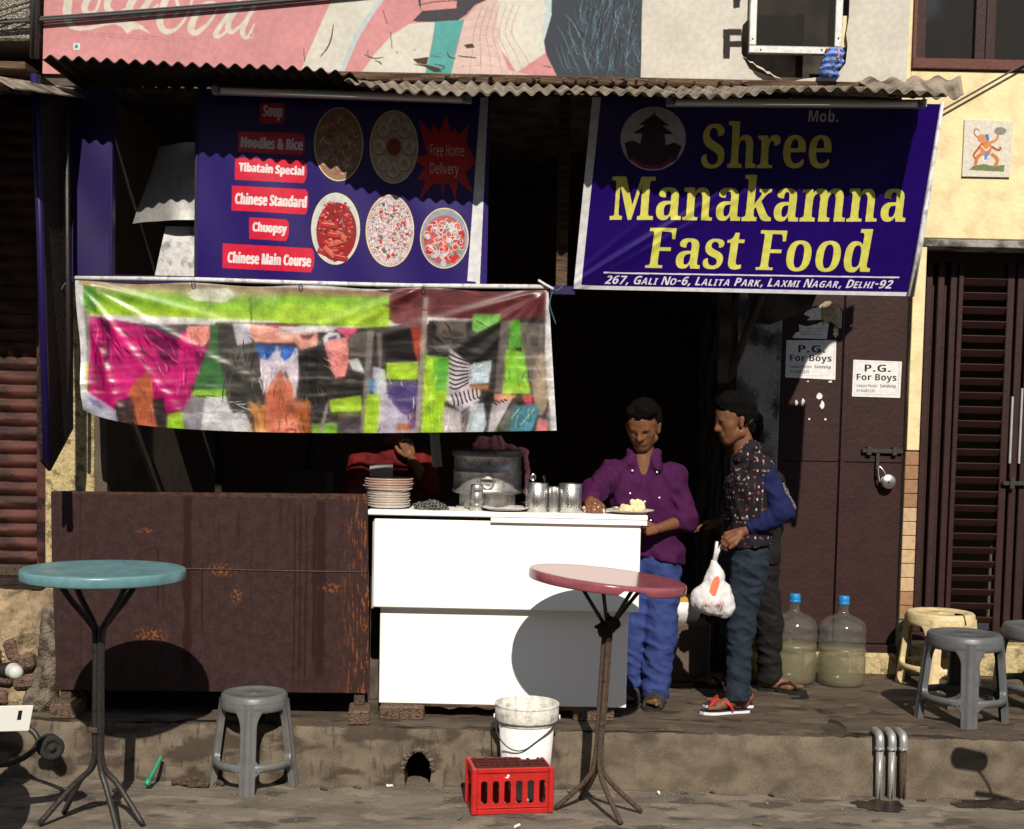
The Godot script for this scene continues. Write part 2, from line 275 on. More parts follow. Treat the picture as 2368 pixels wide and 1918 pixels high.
	["p", 110, 180, 60, [1983, 109, 1965, 78, 1929, 46, 1966, 47]],
	["p", 74, 134, 156, [2053, 196, 2161, 211, 2169, 168, 2127, 50, 2031, 48]],
	["p", 224, 130, 130, [2168, 144, 2207, 138, 2214, 52, 2152, 51]],
	["p", 220, 150, 130, [1941, 65, 2040, 73, 2028, 48, 1935, 46]],
	["p", 130, 124, 128, [2205, 175, 2227, 170, 2232, 52, 2211, 52]],
	["p", 222, 222, 228, [2189, 740, 2218, 698, 2269, 84, 2270, 53, 2231, 52, 2193, 446]],
	["p", 224, 224, 230, [15, 737, 62, 699, 76, 237, 47, 142, 28, 14, -11, 13, -11, 736]],
]
const BANNER_DETAIL := [
	["s", 120, 8, 70, [134, 476, 149, 423, 164, 372], [0.7, 6.1, 0.7]],
	["s", 120, 8, 70, [138, 319, 137, 267, 137, 219], [0.7, 8.5, 0.7]],
	["s", 96, 10, 60, [109, 501, 123, 457, 133, 420], [0.7, 4.3, 0.7]],
	["s", 222, 60, 140, [180, 307, 191, 271, 197, 243], [0.7, 9.7, 0.7]],
	["s", 120, 8, 70, [127, 478, 138, 433, 159, 386], [0.7, 9.7, 0.7]],
	["s", 120, 8, 70, [145, 574, 147, 517, 159, 465], [0.7, 10.2, 0.7]],
	["s", 120, 8, 70, [115, 346, 120, 296, 135, 238], [0.7, 7.4, 0.7]],
	["s", 96, 10, 60, [147, 313, 155, 278, 158, 235], [0.7, 8.9, 0.7]],
	["s", 96, 10, 60, [182, 363, 189, 332, 204, 297], [0.7, 7.9, 0.7]],
	["s", 120, 8, 70, [184, 301, 198, 251, 212, 207], [0.7, 5.0, 0.7]],
	["s", 222, 60, 140, [182, 432, 188, 385, 187, 335], [0.7, 4.6, 0.7]],
	["s", 222, 60, 140, [133, 521, 124, 472, 119, 421], [0.7, 9.1, 0.7]],
	["s", 96, 10, 60, [121, 432, 127, 409, 132, 376], [0.7, 5.8, 0.7]],
	["s", 120, 8, 70, [137, 409, 137, 371, 147, 335], [0.7, 7.6, 0.7]],
	["s", 96, 10, 60, [111, 374, 117, 320, 121, 260], [0.7, 6.3, 0.7]],
	["s", 120, 8, 70, [166, 510, 181, 460, 203, 401], [0.7, 5.6, 0.7]],
	["s", 222, 60, 140, [114, 563, 125, 513, 126, 461], [0.7, 7.9, 0.7]],
	["s", 96, 10, 60, [112, 399, 116, 372, 128, 344], [0.7, 5.9, 0.7]],
	["s", 120, 8, 70, [123, 417, 118, 371, 117, 326], [0.7, 8.2, 0.7]],
	["s", 120, 8, 70, [167, 466, 164, 435, 158, 396], [0.7, 5.0, 0.7]],
	["s", 222, 60, 140, [167, 495, 179, 470, 189, 436], [0.7, 7.8, 0.7]],
	["s", 96, 10, 60, [151, 391, 162, 360, 163, 336], [0.7, 4.1, 0.7]],
	["s", 120, 8, 70, [153, 438, 158, 378, 161, 327], [0.7, 9.6, 0.7]],
	["s", 222, 60, 140, [105, 492, 113, 462, 121, 436], [0.7, 6.9, 0.7]],
	["s", 120, 8, 70, [103, 414, 117, 360, 120, 306], [0.7, 6.3, 0.7]],
	["s", 120, 8, 70, [151, 488, 151, 464, 153, 431], [0.7, 8.3, 0.7]],
	["s", 96, 10, 60, [242, 426, 264, 407, 285, 389], [0.7, 8.8, 0.7]],
	["s", 206, 40, 124, [374, 516, 406, 488, 435, 470], [0.7, 11.4, 0.7]],
	["s", 222, 60, 140, [452, 401, 479, 372, 514, 352], [0.7, 7.5, 0.7]],
	["s", 120, 8, 70, [200, 524, 244, 494, 282, 463], [0.7, 6.8, 0.7]],
	["s", 96, 10, 60, [336, 476, 357, 451, 374, 417], [0.7, 9.9, 0.7]],
	["s", 206, 40, 124, [264, 450, 279, 403, 298, 364], [0.7, 4.4, 0.7]],
	["s", 96, 10, 60, [348, 492, 375, 472, 407, 449], [0.7, 4.2, 0.7]],
	["s", 96, 10, 60, [429, 480, 477, 446, 534, 408], [0.7, 11.5, 0.7]],
	["s", 206, 40, 124, [255, 439, 275, 410, 304, 377], [0.7, 7.3, 0.7]],
	["s", 96, 10, 60, [314, 391, 338, 363, 366, 328], [0.7, 7.1, 0.7]],
	["s", 222, 60, 140, [335, 519, 357, 470, 387, 431], [0.7, 11.3, 0.7]],
	["s", 206, 40, 124, [456, 461, 477, 415, 496, 365], [0.7, 5.6, 0.7]],
	["s", 96, 10, 60, [179, 461, 220, 415, 255, 369], [0.7, 9.9, 0.7]],
	["s", 222, 60, 140, [325, 534, 343, 508, 352, 472], [0.7, 4.0, 0.7]],
	["s", 206, 40, 124, [206, 512, 251, 472, 298, 441], [0.7, 9.0, 0.7]],
	["s", 96, 10, 60, [330, 517, 355, 482, 371, 449], [0.7, 5.5, 0.7]],
	["s", 96, 10, 60, [407, 405, 427, 384, 457, 363], [0.7, 9.3, 0.7]],
	["s", 96, 10, 60, [428, 451, 450, 400, 472, 350], [0.7, 6.2, 0.7]],
	["s", 120, 8, 70, [444, 512, 489, 484, 525, 446], [0.7, 8.2, 0.7]],
	["s", 222, 60, 140, [247, 406, 266, 384, 279, 355], [0.7, 6.6, 0.7]],
	["s", 120, 8, 70, [307, 466, 333, 419, 349, 380], [0.7, 10.6, 0.7]],
	["s", 206, 40, 124, [362, 462, 408, 425, 455, 394], [0.7, 10.9, 0.7]],
	["s", 96, 10, 60, [227, 518, 261, 487, 301, 456], [0.7, 6.0, 0.7]],
	["s", 96, 10, 60, [314, 414, 361, 389, 399, 356], [0.7, 9.2, 0.7]],
	["s", 96, 10, 60, [208, 395, 223, 370, 247, 340], [0.7, 6.1, 0.7]],
	["s", 120, 8, 70, [201, 476, 225, 434, 242, 400], [0.7, 6.4, 0.7]],
	["s", 222, 70, 150, [511, 290, 507, 242, 497, 203], [0.7, 8.3, 0.7]],
	["s", 222, 70, 150, [418, 310, 411, 278, 399, 253], [0.7, 6.1, 0.7]],
	["s", 222, 70, 150, [493, 281, 497, 244, 499, 217], [0.7, 5.2, 0.7]],
	["s", 236, 130, 180, [434, 354, 446, 339, 449, 315], [0.7, 6.3, 0.7]],
	["s", 222, 70, 150, [532, 336, 526, 308, 526, 284], [0.7, 5.1, 0.7]],
	["s", 120, 8, 70, [543, 314, 537, 283, 541, 257], [0.7, 6.8, 0.7]],
	["s", 236, 130, 180, [398, 365, 416, 326, 438, 293], [0.7, 6.2, 0.7]],
	["s", 120, 8, 70, [531, 355, 537, 325, 542, 295], [0.7, 4.2, 0.7]],
	["s", 222, 70, 150, [529, 329, 527, 287, 525, 243], [0.7, 7.7, 0.7]],
	["s", 222, 70, 150, [402, 283, 410, 255, 418, 232], [0.7, 8.1, 0.7]],
	["s", 120, 8, 70, [407, 246, 399, 210, 393, 172], [0.7, 6.1, 0.7]],
	["s", 120, 8, 70, [549, 261, 555, 221, 555, 184], [0.7, 7.3, 0.7]],
	["s", 120, 8, 70, [450, 363, 459, 329, 459, 305], [0.7, 9.0, 0.7]],
	["s", 120, 8, 70, [406, 351, 406, 332, 416, 313], [0.7, 7.0, 0.7]],
	["s", 130, 10, 76, [529, 426, 531, 400, 528, 365], [0.7, 5.0, 0.7]],
	["s", 220, 60, 140, [578, 342, 588, 317, 599, 303], [0.7, 5.9, 0.7]],
	["s", 220, 60, 140, [612, 411, 605, 395, 607, 384], [0.7, 5.9, 0.7]],
	["s", 130, 10, 76, [599, 446, 596, 431, 594, 414], [0.7, 6.5, 0.7]],
	["s", 220, 60, 140, [560, 499, 560, 468, 569, 446], [0.7, 5.6, 0.7]],
	["s", 220, 60, 140, [577, 358, 583, 346, 591, 335], [0.7, 4.9, 0.7]],
	["s", 220, 60, 140, [591, 439, 588, 423, 588, 407], [0.7, 5.5, 0.7]],
	["s", 220, 60, 140, [601, 463, 595, 434, 599, 402], [0.7, 4.2, 0.7]],
	["s", 220, 60, 140, [554, 452, 558, 439, 571, 419], [0.7, 4.7, 0.7]],
	["s", 220, 60, 140, [595, 338, 600, 321, 598, 309], [0.7, 3.3, 0.7]],
	["s", 196, 108, 102, [582, 522, 590, 513, 590, 497], [0.7, 2.8, 0.7]],
	["s", 196, 108, 102, [590, 517, 603, 505, 615, 490], [0.7, 3.6, 0.7]],
	["s", 240, 170, 160, [598, 517, 607, 501, 623, 489], [0.7, 3.1, 0.7]],
	["s", 196, 108, 102, [605, 492, 617, 480, 623, 466], [0.7, 3.8, 0.7]],
	["s", 196, 108, 102, [585, 474, 600, 468, 605, 454], [0.7, 3.3, 0.7]],
	["s", 196, 108, 102, [545, 507, 553, 494, 561, 483], [0.7, 3.9, 0.7]],
	["s", 240, 170, 160, [540, 502, 549, 491, 551, 476], [0.7, 2.7, 0.7]],
	["s", 196, 108, 102, [551, 472, 555, 461, 569, 454], [0.7, 4.2, 0.7]],
	["s", 240, 170, 160, [592, 490, 601, 478, 610, 465], [0.7, 3.8, 0.7]],
	["s", 240, 170, 160, [560, 487, 576, 480, 582, 464], [0.7, 2.6, 0.7]],
	["s", 240, 170, 160, [589, 511, 601, 502, 607, 493], [0.7, 4.3, 0.7]],
	["s", 240, 170, 160, [615, 464, 625, 452, 630, 446], [0.7, 3.9, 0.7]],
	["s", 84, 80, 76, [735, 286, 738, 243, 736, 190], [0.7, 8.3, 0.7]],
	["s", 98, 94, 88, [827, 441, 823, 394, 817, 352], [0.7, 3.7, 0.7]],
	["s", 40, 38, 38, [798, 324, 817, 312, 830, 292], [0.7, 3.5, 0.7]],
	["s", 98, 94, 88, [775, 418, 800, 376, 819, 328], [0.7, 8.5, 0.7]],
	["s", 40, 38, 38, [695, 364, 717, 342, 731, 329], [0.7, 7.4, 0.7]],
	["s", 98, 94, 88, [789, 435, 798, 404, 802, 364], [0.7, 7.1, 0.7]],
	["s", 40, 38, 38, [860, 307, 869, 271, 874, 233], [0.7, 5.1, 0.7]],
	["s", 40, 38, 38, [796, 429, 780, 398, 772, 359], [0.7, 6.6, 0.7]],
	["s", 84, 80, 76, [699, 374, 718, 341, 745, 315], [0.7, 7.2, 0.7]],
	["s", 40, 38, 38, [718, 400, 712, 373, 711, 352], [0.7, 5.9, 0.7]],
	["s", 40, 38, 38, [745, 421, 765, 364, 791, 314], [0.7, 5.3, 0.7]],
	["s", 40, 38, 38, [855, 413, 843, 360, 832, 304], [0.7, 9.1, 0.7]],
	["s", 98, 94, 88, [848, 294, 845, 262, 847, 240], [0.7, 8.8, 0.7]],
	["s", 40, 38, 38, [787, 362, 830, 326, 875, 286], [0.7, 3.6, 0.7]],
	["s", 40, 38, 38, [802, 473, 804, 418, 818, 363], [0.7, 5.3, 0.7]],
	["s", 40, 38, 38, [730, 434, 729, 402, 727, 361], [0.7, 5.0, 0.7]],
	["s", 40, 38, 38, [804, 233, 818, 195, 837, 149], [0.7, 3.4, 0.7]],
	["s", 40, 38, 38, [748, 391, 767, 346, 783, 310], [0.7, 5.7, 0.7]],
	["s", 98, 94, 88, [742, 231, 740, 207, 730, 174], [0.7, 8.2, 0.7]],
	["s", 84, 80, 76, [733, 364, 751, 333, 769, 298], [0.7, 5.5, 0.7]],
	["s", 84, 80, 76, [787, 316, 798, 302, 814, 282], [0.7, 8.1, 0.7]],
	["s", 98, 94, 88, [711, 331, 723, 272, 730, 221], [0.7, 4.6, 0.7]],
	["s", 84, 80, 76, [739, 465, 764, 435, 779, 398], [0.7, 3.4, 0.7]],
	["s", 84, 80, 76, [756, 323, 740, 275, 728, 218], [0.7, 8.9, 0.7]],
	["s", 40, 38, 38, [717, 283, 711, 233, 709, 178], [0.7, 4.6, 0.7]],
	["s", 98, 94, 88, [822, 488, 849, 453, 866, 410], [0.7, 6.8, 0.7]],
	["s", 178, 164, 182, [936, 344, 931, 305, 923, 265], [0.7, 5.0, 0.7]],
	["s", 178, 164, 182, [1032, 302, 1035, 277, 1037, 255], [0.7, 4.8, 0.7]],
	["s", 236, 226, 236, [888, 357, 887, 323, 889, 286], [0.7, 5.1, 0.7]],
	["s", 236, 226, 236, [903, 308, 902, 263, 895, 220], [0.7, 3.9, 0.7]],
	["s", 236, 226, 236, [936, 300, 919, 260, 910, 213], [0.7, 3.4, 0.7]],
	["s", 178, 164, 182, [906, 360, 890, 321, 882, 278], [0.7, 3.7, 0.7]],
	["s", 178, 164, 182, [890, 423, 886, 392, 878, 369], [0.7, 3.4, 0.7]],
	["s", 236, 226, 236, [894, 350, 888, 311, 872, 273], [0.7, 2.9, 0.7]],
	["s", 236, 226, 236, [900, 407, 886, 363, 881, 319], [0.7, 5.4, 0.7]],
	["s", 178, 164, 182, [972, 443, 971, 396, 972, 355], [0.7, 4.9, 0.7]],
	["s", 178, 164, 182, [935, 322, 935, 298, 940, 277], [0.7, 5.4, 0.7]],
	["s", 236, 226, 236, [899, 405, 903, 379, 902, 348], [0.7, 3.1, 0.7]],
	["s", 236, 226, 236, [873, 299, 885, 263, 896, 222], [0.7, 4.0, 0.7]],
	["s", 178, 164, 182, [921, 311, 910, 271, 908, 233], [0.7, 4.0, 0.7]],
	["s", 236, 226, 236, [929, 336, 929, 313, 924, 293], [0.7, 2.8, 0.7]],
	["s", 178, 164, 182, [960, 351, 948, 317, 938, 279], [0.7, 4.3, 0.7]],
	["s", 178, 164, 182, [987, 331, 992, 299, 1004, 267], [0.7, 5.5, 0.7]],
	["s", 236, 226, 236, [1041, 437, 1025, 391, 1016, 354], [0.7, 4.7, 0.7]],
	["s", 150, 72, 52, [1000, 122, 1004, 103, 1008, 82], [0.7, 6.4, 0.7]],
	["s", 150, 72, 52, [1002, 118, 1003, 99, 1004, 70], [0.7, 6.6, 0.7]],
	["s", 150, 72, 52, [976, 108, 970, 86, 973, 72], [0.7, 5.9, 0.7]],
	["s", 214, 130, 104, [1025, 102, 1017, 69, 1011, 33], [0.7, 3.7, 0.7]],
	["s", 214, 130, 104, [1001, 226, 1001, 198, 992, 163], [0.7, 4.4, 0.7]],
	["s", 214, 130, 104, [951, 127, 951, 99, 951, 78], [0.7, 8.1, 0.7]],
	["s", 150, 72, 52, [989, 233, 977, 191, 970, 158], [0.7, 7.3, 0.7]],
	["s", 150, 72, 52, [957, 273, 947, 239, 944, 203], [0.7, 7.7, 0.7]],
	["s", 214, 130, 104, [915, 213, 921, 189, 925, 158], [0.7, 3.4, 0.7]],
	["s", 170, 86, 62, [991, 282, 996, 268, 995, 254], [0.7, 7.7, 0.7]],
	["s", 150, 72, 52, [972, 256, 974, 219, 965, 184], [0.7, 8.0, 0.7]],
	["s", 150, 72, 52, [970, 78, 968, 59, 967, 48], [0.7, 5.2, 0.7]],
	["s", 214, 130, 104, [973, 209, 978, 190, 974, 162], [0.7, 7.2, 0.7]],
	["s", 214, 130, 104, [1020, 140, 1025, 126, 1022, 112], [0.7, 7.1, 0.7]],
	["s", 150, 72, 52, [1002, 148, 1002, 125, 992, 94], [0.7, 5.4, 0.7]],
	["s", 170, 86, 62, [961, 235, 963, 224, 957, 204], [0.7, 7.2, 0.7]],
	["s", 150, 90, 44, [907, 112, 904, 79, 899, 52], [0.7, 4.3, 0.7]],
	["s", 226, 170, 110, [843, 179, 860, 152, 871, 118], [0.7, 2.3, 0.7]],
	["s", 190, 120, 66, [833, 199, 855, 155, 866, 114], [0.7, 3.7, 0.7]],
	["s", 150, 90, 44, [909, 125, 903, 87, 901, 54], [0.7, 3.4, 0.7]],
	["s", 150, 90, 44, [842, 150, 838, 124, 832, 104], [0.7, 4.2, 0.7]],
	["s", 150, 90, 44, [835, 106, 841, 77, 843, 57], [0.7, 3.1, 0.7]],
	["s", 190, 120, 66, [889, 156, 901, 115, 910, 76], [0.7, 4.0, 0.7]],
	["s", 190, 120, 66, [854, 143, 863, 110, 868, 69], [0.7, 2.7, 0.7]],
	["s", 150, 90, 44, [829, 191, 837, 164, 844, 131], [0.7, 3.0, 0.7]],
	["s", 150, 90, 44, [880, 212, 881, 173, 893, 136], [0.7, 3.4, 0.7]],
	["s", 190, 120, 66, [824, 196, 832, 160, 841, 133], [0.7, 2.2, 0.7]],
	["s", 190, 120, 66, [860, 117, 872, 101, 875, 78], [0.7, 4.5, 0.7]],
	["s", 190, 120, 66, [871, 208, 869, 166, 876, 132], [0.7, 2.8, 0.7]],
	["s", 150, 90, 44, [857, 136, 851, 95, 838, 63], [0.7, 2.1, 0.7]],
	["s", 150, 90, 44, [879, 195, 876, 172, 882, 148], [0.7, 2.6, 0.7]],
	["s", 150, 90, 44, [842, 85, 849, 61, 856, 42], [0.7, 3.6, 0.7]],
	["s", 150, 90, 44, [855, 221, 873, 181, 884, 143], [0.7, 4.3, 0.7]],
	["s", 226, 170, 110, [830, 80, 833, 40, 844, 8], [0.7, 2.6, 0.7]],
	["s", 150, 90, 44, [873, 102, 875, 78, 871, 53], [0.7, 2.3, 0.7]],
	["s", 190, 120, 66, [865, 143, 873, 104, 882, 61], [0.7, 3.7, 0.7]],
	["s", 150, 90, 44, [873, 175, 868, 127, 861, 86], [0.7, 2.6, 0.7]],
	["s", 190, 120, 66, [848, 82, 846, 59, 840, 30], [0.7, 3.2, 0.7]],
	["s", 150, 90, 44, [911, 196, 910, 152, 904, 115], [0.7, 3.5, 0.7]],
	["s", 226, 170, 110, [839, 89, 842, 49, 849, 4], [0.7, 3.2, 0.7]],
	["s", 150, 90, 44, [868, 111, 868, 77, 875, 49], [0.7, 2.9, 0.7]],
	["s", 150, 90, 44, [900, 130, 902, 90, 913, 52], [0.7, 3.2, 0.7]],
	["s", 150, 76, 32, [1103, 201, 1103, 179, 1098, 148], [0.7, 2.3, 0.7]],
	["s", 110, 60, 30, [1090, 195, 1096, 174, 1098, 146], [0.7, 2.2, 0.7]],
	["s", 206, 122, 64, [1068, 108, 1075, 86, 1088, 55], [0.7, 4.2, 0.7]],
	["s", 206, 122, 64, [1072, 186, 1065, 144, 1063, 106], [0.7, 3.5, 0.7]],
	["s", 110, 60, 30, [1061, 144, 1074, 115, 1084, 76], [0.7, 3.7, 0.7]],
	["s", 110, 60, 30, [1100, 168, 1103, 138, 1098, 100], [0.7, 2.4, 0.7]],
	["s", 110, 60, 30, [1094, 104, 1104, 68, 1121, 42], [0.7, 2.8, 0.7]],
	["s", 110, 60, 30, [1062, 93, 1070, 53, 1075, 6], [0.7, 2.0, 0.7]],
	["s", 206, 122, 64, [1057, 183, 1058, 162, 1062, 138], [0.7, 3.3, 0.7]],
	["s", 206, 122, 64, [1066, 147, 1059, 111, 1055, 69], [0.7, 4.2, 0.7]],
	["s", 110, 60, 30, [1062, 117, 1064, 91, 1057, 72], [0.7, 2.7, 0.7]],
	["s", 206, 122, 64, [1127, 95, 1113, 57, 1105, 20], [0.7, 2.2, 0.7]],
	["s", 110, 60, 30, [1117, 193, 1111, 153, 1106, 105], [0.7, 2.3, 0.7]],
	["s", 206, 122, 64, [1074, 107, 1072, 75, 1073, 38], [0.7, 3.4, 0.7]],
	["s", 110, 60, 30, [1114, 113, 1108, 90, 1101, 76], [0.7, 3.2, 0.7]],
	["s", 150, 76, 32, [1093, 85, 1088, 64, 1083, 43], [0.7, 2.8, 0.7]],
	["s", 206, 122, 64, [1094, 227, 1097, 192, 1093, 153], [0.7, 4.0, 0.7]],
	["s", 110, 60, 30, [1089, 80, 1092, 59, 1092, 31], [0.7, 4.4, 0.7]],
	["s", 150, 76, 32, [1051, 101, 1066, 60, 1087, 21], [0.7, 4.5, 0.7]],
	["s", 110, 60, 30, [1071, 100, 1082, 72, 1087, 51], [0.7, 4.5, 0.7]],
	["s", 150, 76, 32, [1092, 112, 1093, 89, 1103, 67], [0.7, 2.1, 0.7]],
	["s", 110, 60, 30, [1073, 95, 1081, 67, 1090, 48], [0.7, 3.8, 0.7]],
	["s", 110, 60, 30, [1093, 94, 1078, 57, 1073, 19], [0.7, 3.3, 0.7]],
	["s", 206, 122, 64, [1072, 99, 1071, 67, 1079, 42], [0.7, 2.5, 0.7]],
	["s", 110, 60, 30, [1116, 91, 1112, 68, 1099, 43], [0.7, 3.4, 0.7]],
	["s", 150, 76, 32, [1082, 228, 1069, 192, 1063, 150], [0.7, 4.3, 0.7]],
	["s", 58, 54, 52, [1128, 210, 1139, 183, 1159, 155], [0.7, 9.0, 0.7]],
	["s", 16, 14, 14, [1156, 257, 1150, 210, 1147, 166], [0.7, 8.6, 0.7]],
	["s", 16, 14, 14, [1120, 329, 1134, 308, 1143, 291], [0.7, 8.2, 0.7]],
	["s", 16, 14, 14, [1201, 248, 1186, 213, 1180, 186], [0.7, 6.8, 0.7]],
	["s", 16, 14, 14, [1145, 415, 1176, 378, 1202, 334], [0.7, 5.1, 0.7]],
	["s", 58, 54, 52, [1158, 260, 1169, 225, 1183, 184], [0.7, 4.8, 0.7]],
	["s", 58, 54, 52, [1139, 263, 1151, 231, 1153, 207], [0.7, 6.5, 0.7]],
	["s", 16, 14, 14, [1140, 249, 1135, 218, 1134, 181], [0.7, 4.7, 0.7]],
	["s", 16, 14, 14, [1160, 320, 1181, 296, 1207, 280], [0.7, 4.5, 0.7]],
	["s", 58, 54, 52, [1100, 433, 1109, 382, 1109, 340], [0.7, 5.1, 0.7]],
	["s", 16, 14, 14, [1138, 283, 1152, 269, 1169, 250], [0.7, 5.9, 0.7]],
	["s", 58, 54, 52, [1167, 297, 1167, 257, 1166, 209], [0.7, 5.6, 0.7]],
	["s", 58, 54, 52, [1072, 362, 1088, 323, 1105, 284], [0.7, 6.5, 0.7]],
	["s", 16, 14, 14, [1128, 275, 1139, 236, 1152, 186], [0.7, 5.8, 0.7]],
	["s", 58, 54, 52, [1095, 342, 1097, 290, 1093, 246], [0.7, 6.1, 0.7]],
	["s", 58, 54, 52, [1145, 286, 1164, 260, 1180, 241], [0.7, 8.8, 0.7]],
	["s", 58, 54, 52, [1171, 420, 1191, 385, 1207, 356], [0.7, 6.9, 0.7]],
	["s", 16, 14, 14, [1152, 277, 1178, 246, 1197, 220], [0.7, 7.3, 0.7]],
	["s", 16, 14, 14, [1115, 290, 1120, 237, 1125, 189], [0.7, 7.0, 0.7]],
	["s", 16, 14, 14, [1146, 393, 1141, 368, 1142, 338], [0.7, 8.2, 0.7]],
	["s", 168, 168, 176, [696, 185, 750, 182, 800, 187], [0.7, 5.6, 0.7]],
	["s", 168, 168, 176, [633, 177, 659, 169, 692, 157], [0.7, 3.5, 0.7]],
	["s", 222, 222, 228, [609, 79, 628, 83, 650, 83], [0.7, 5.9, 0.7]],
	["s", 168, 168, 176, [740, 119, 767, 124, 787, 135], [0.7, 4.4, 0.7]],
	["s", 168, 168, 176, [644, 130, 679, 134, 715, 137], [0.7, 4.9, 0.7]],
	["s", 222, 222, 228, [608, 93, 636, 95, 655, 103], [0.7, 5.6, 0.7]],
	["s", 168, 168, 176, [760, 178, 794, 171, 821, 166], [0.7, 4.5, 0.7]],
	["s", 168, 168, 176, [712, 44, 758, 43, 802, 46], [0.7, 3.9, 0.7]],
	["s", 222, 222, 228, [757, 123, 781, 133, 809, 139], [0.7, 2.8, 0.7]],
	["s", 168, 168, 176, [767, 70, 798, 79, 826, 80], [0.7, 3.8, 0.7]],
	["s", 222, 222, 228, [629, 206, 675, 198, 726, 187], [0.7, 5.0, 0.7]],
	["s", 168, 168, 176, [698, 36, 739, 46, 785, 61], [0.7, 4.9, 0.7]],
	["s", 222, 222, 228, [767, 94, 794, 99, 817, 95], [0.7, 4.3, 0.7]],
	["s", 168, 168, 176, [782, 175, 809, 174, 831, 180], [0.7, 5.0, 0.7]],
	["s", 168, 168, 176, [686, 53, 713, 50, 743, 40], [0.7, 4.2, 0.7]],
	["s", 168, 168, 176, [618, 77, 658, 83, 708, 80], [0.7, 3.6, 0.7]],
	["s", 222, 222, 228, [769, 173, 808, 156, 846, 149], [0.7, 4.8, 0.7]],
	["s", 168, 168, 176, [767, 112, 788, 116, 812, 120], [0.7, 5.7, 0.7]],
	["s", 222, 222, 228, [591, 130, 641, 121, 688, 113], [0.7, 5.0, 0.7]],
	["s", 222, 222, 228, [664, 124, 700, 112, 736, 105], [0.7, 5.5, 0.7]],
	["s", 200, 116, 84, [379, 79, 386, 47, 389, 21], [0.7, 8.7, 0.7]],
	["s", 200, 116, 84, [355, 105, 355, 86, 353, 73], [0.7, 6.0, 0.7]],
	["s", 150, 72, 50, [302, 152, 303, 124, 306, 96], [0.7, 7.5, 0.7]],
	["s", 150, 72, 50, [378, 133, 382, 92, 384, 56], [0.7, 7.0, 0.7]],
	["s", 200, 116, 84, [371, 171, 378, 154, 393, 130], [0.7, 8.6, 0.7]],
	["s", 200, 116, 84, [380, 291, 379, 255, 373, 212], [0.7, 6.1, 0.7]],
	["s", 150, 72, 50, [341, 215, 350, 193, 355, 178], [0.7, 6.2, 0.7]],
	["s", 200, 116, 84, [306, 80, 302, 44, 308, 14], [0.7, 5.3, 0.7]],
	["s", 150, 72, 50, [352, 242, 348, 216, 348, 200], [0.7, 8.6, 0.7]],
	["s", 150, 72, 50, [289, 108, 304, 73, 309, 34], [0.7, 4.9, 0.7]],
	["s", 200, 116, 84, [311, 135, 315, 109, 317, 81], [0.7, 7.5, 0.7]],
	["s", 150, 72, 50, [322, 244, 334, 226, 341, 205], [0.7, 6.6, 0.7]],
	["s", 36, 26, 26, [262, 175, 265, 156, 266, 128], [0.7, 3.3, 0.7]],
	["s", 90, 64, 60, [243, 98, 235, 58, 235, 22], [0.7, 4.4, 0.7]],
	["s", 90, 64, 60, [290, 200, 288, 168, 296, 131], [0.7, 4.3, 0.7]],
	["s", 90, 64, 60, [227, 205, 227, 168, 231, 131], [0.7, 2.7, 0.7]],
	["s", 36, 26, 26, [231, 177, 224, 140, 218, 100], [0.7, 4.6, 0.7]],
	["s", 90, 64, 60, [248, 134, 252, 114, 247, 102], [0.7, 4.1, 0.7]],
	["s", 90, 64, 60, [229, 100, 232, 65, 238, 32], [0.7, 3.5, 0.7]],
	["s", 36, 26, 26, [282, 119, 288, 100, 288, 90], [0.7, 4.6, 0.7]],
	["s", 36, 26, 26, [259, 145, 255, 121, 252, 91], [0.7, 2.6, 0.7]],
	["s", 90, 64, 60, [279, 109, 282, 90, 283, 62], [0.7, 4.2, 0.7]],
	["s", 90, 64, 60, [253, 135, 253, 108, 258, 88], [0.7, 5.7, 0.7]],
	["s", 90, 64, 60, [234, 131, 235, 102, 226, 75], [0.7, 2.9, 0.7]],
	["s", 240, 180, 166, [848, 476, 868, 466, 893, 464], [0.7, 4.2, 0.7]],
	["s", 240, 180, 166, [997, 476, 1018, 475, 1039, 466], [0.7, 3.9, 0.7]],
	["s", 206, 128, 112, [916, 489, 959, 479, 999, 465], [0.7, 4.1, 0.7]],
	["s", 206, 128, 112, [912, 500, 951, 490, 983, 483], [0.7, 3.9, 0.7]],
	["s", 206, 128, 112, [946, 516, 991, 513, 1033, 500], [0.7, 4.4, 0.7]],
	["s", 206, 128, 112, [813, 500, 857, 487, 901, 466], [0.7, 5.6, 0.7]],
	["s", 240, 180, 166, [891, 510, 909, 509, 931, 504], [0.7, 2.6, 0.7]],
	["s", 240, 180, 166, [859, 472, 904, 470, 957, 467], [0.7, 5.0, 0.7]],
	["s", 206, 128, 112, [917, 533, 955, 526, 984, 521], [0.7, 4.9, 0.7]],
	["s", 206, 128, 112, [861, 540, 904, 535, 956, 533], [0.7, 5.1, 0.7]],
	["s", 206, 128, 112, [834, 534, 874, 521, 907, 512], [0.7, 5.5, 0.7]],
	["s", 240, 180, 166, [843, 500, 878, 501, 903, 500], [0.7, 5.8, 0.7]],
	["s", 240, 180, 166, [861, 530, 881, 518, 908, 508], [0.7, 4.6, 0.7]],
	["s", 240, 180, 166, [865, 517, 901, 512, 945, 514], [0.7, 4.9, 0.7]],
	["s", 110, 40, 50, [1000, 59, 1021, 65, 1046, 61], [1.3, 2.6, 1.3]],
	["s", 120, 60, 50, [961, 99, 974, 93, 988, 97], [1.3, 3.3, 1.3]],
	["s", 90, 40, 36, [1021, 87, 1030, 85, 1040, 90], [2.0, 3.3, 2.0]],
	["s", 248, 176, 172, [1226, 459, 1241, 446, 1253, 440], [0.6, 3.0, 0.6]],
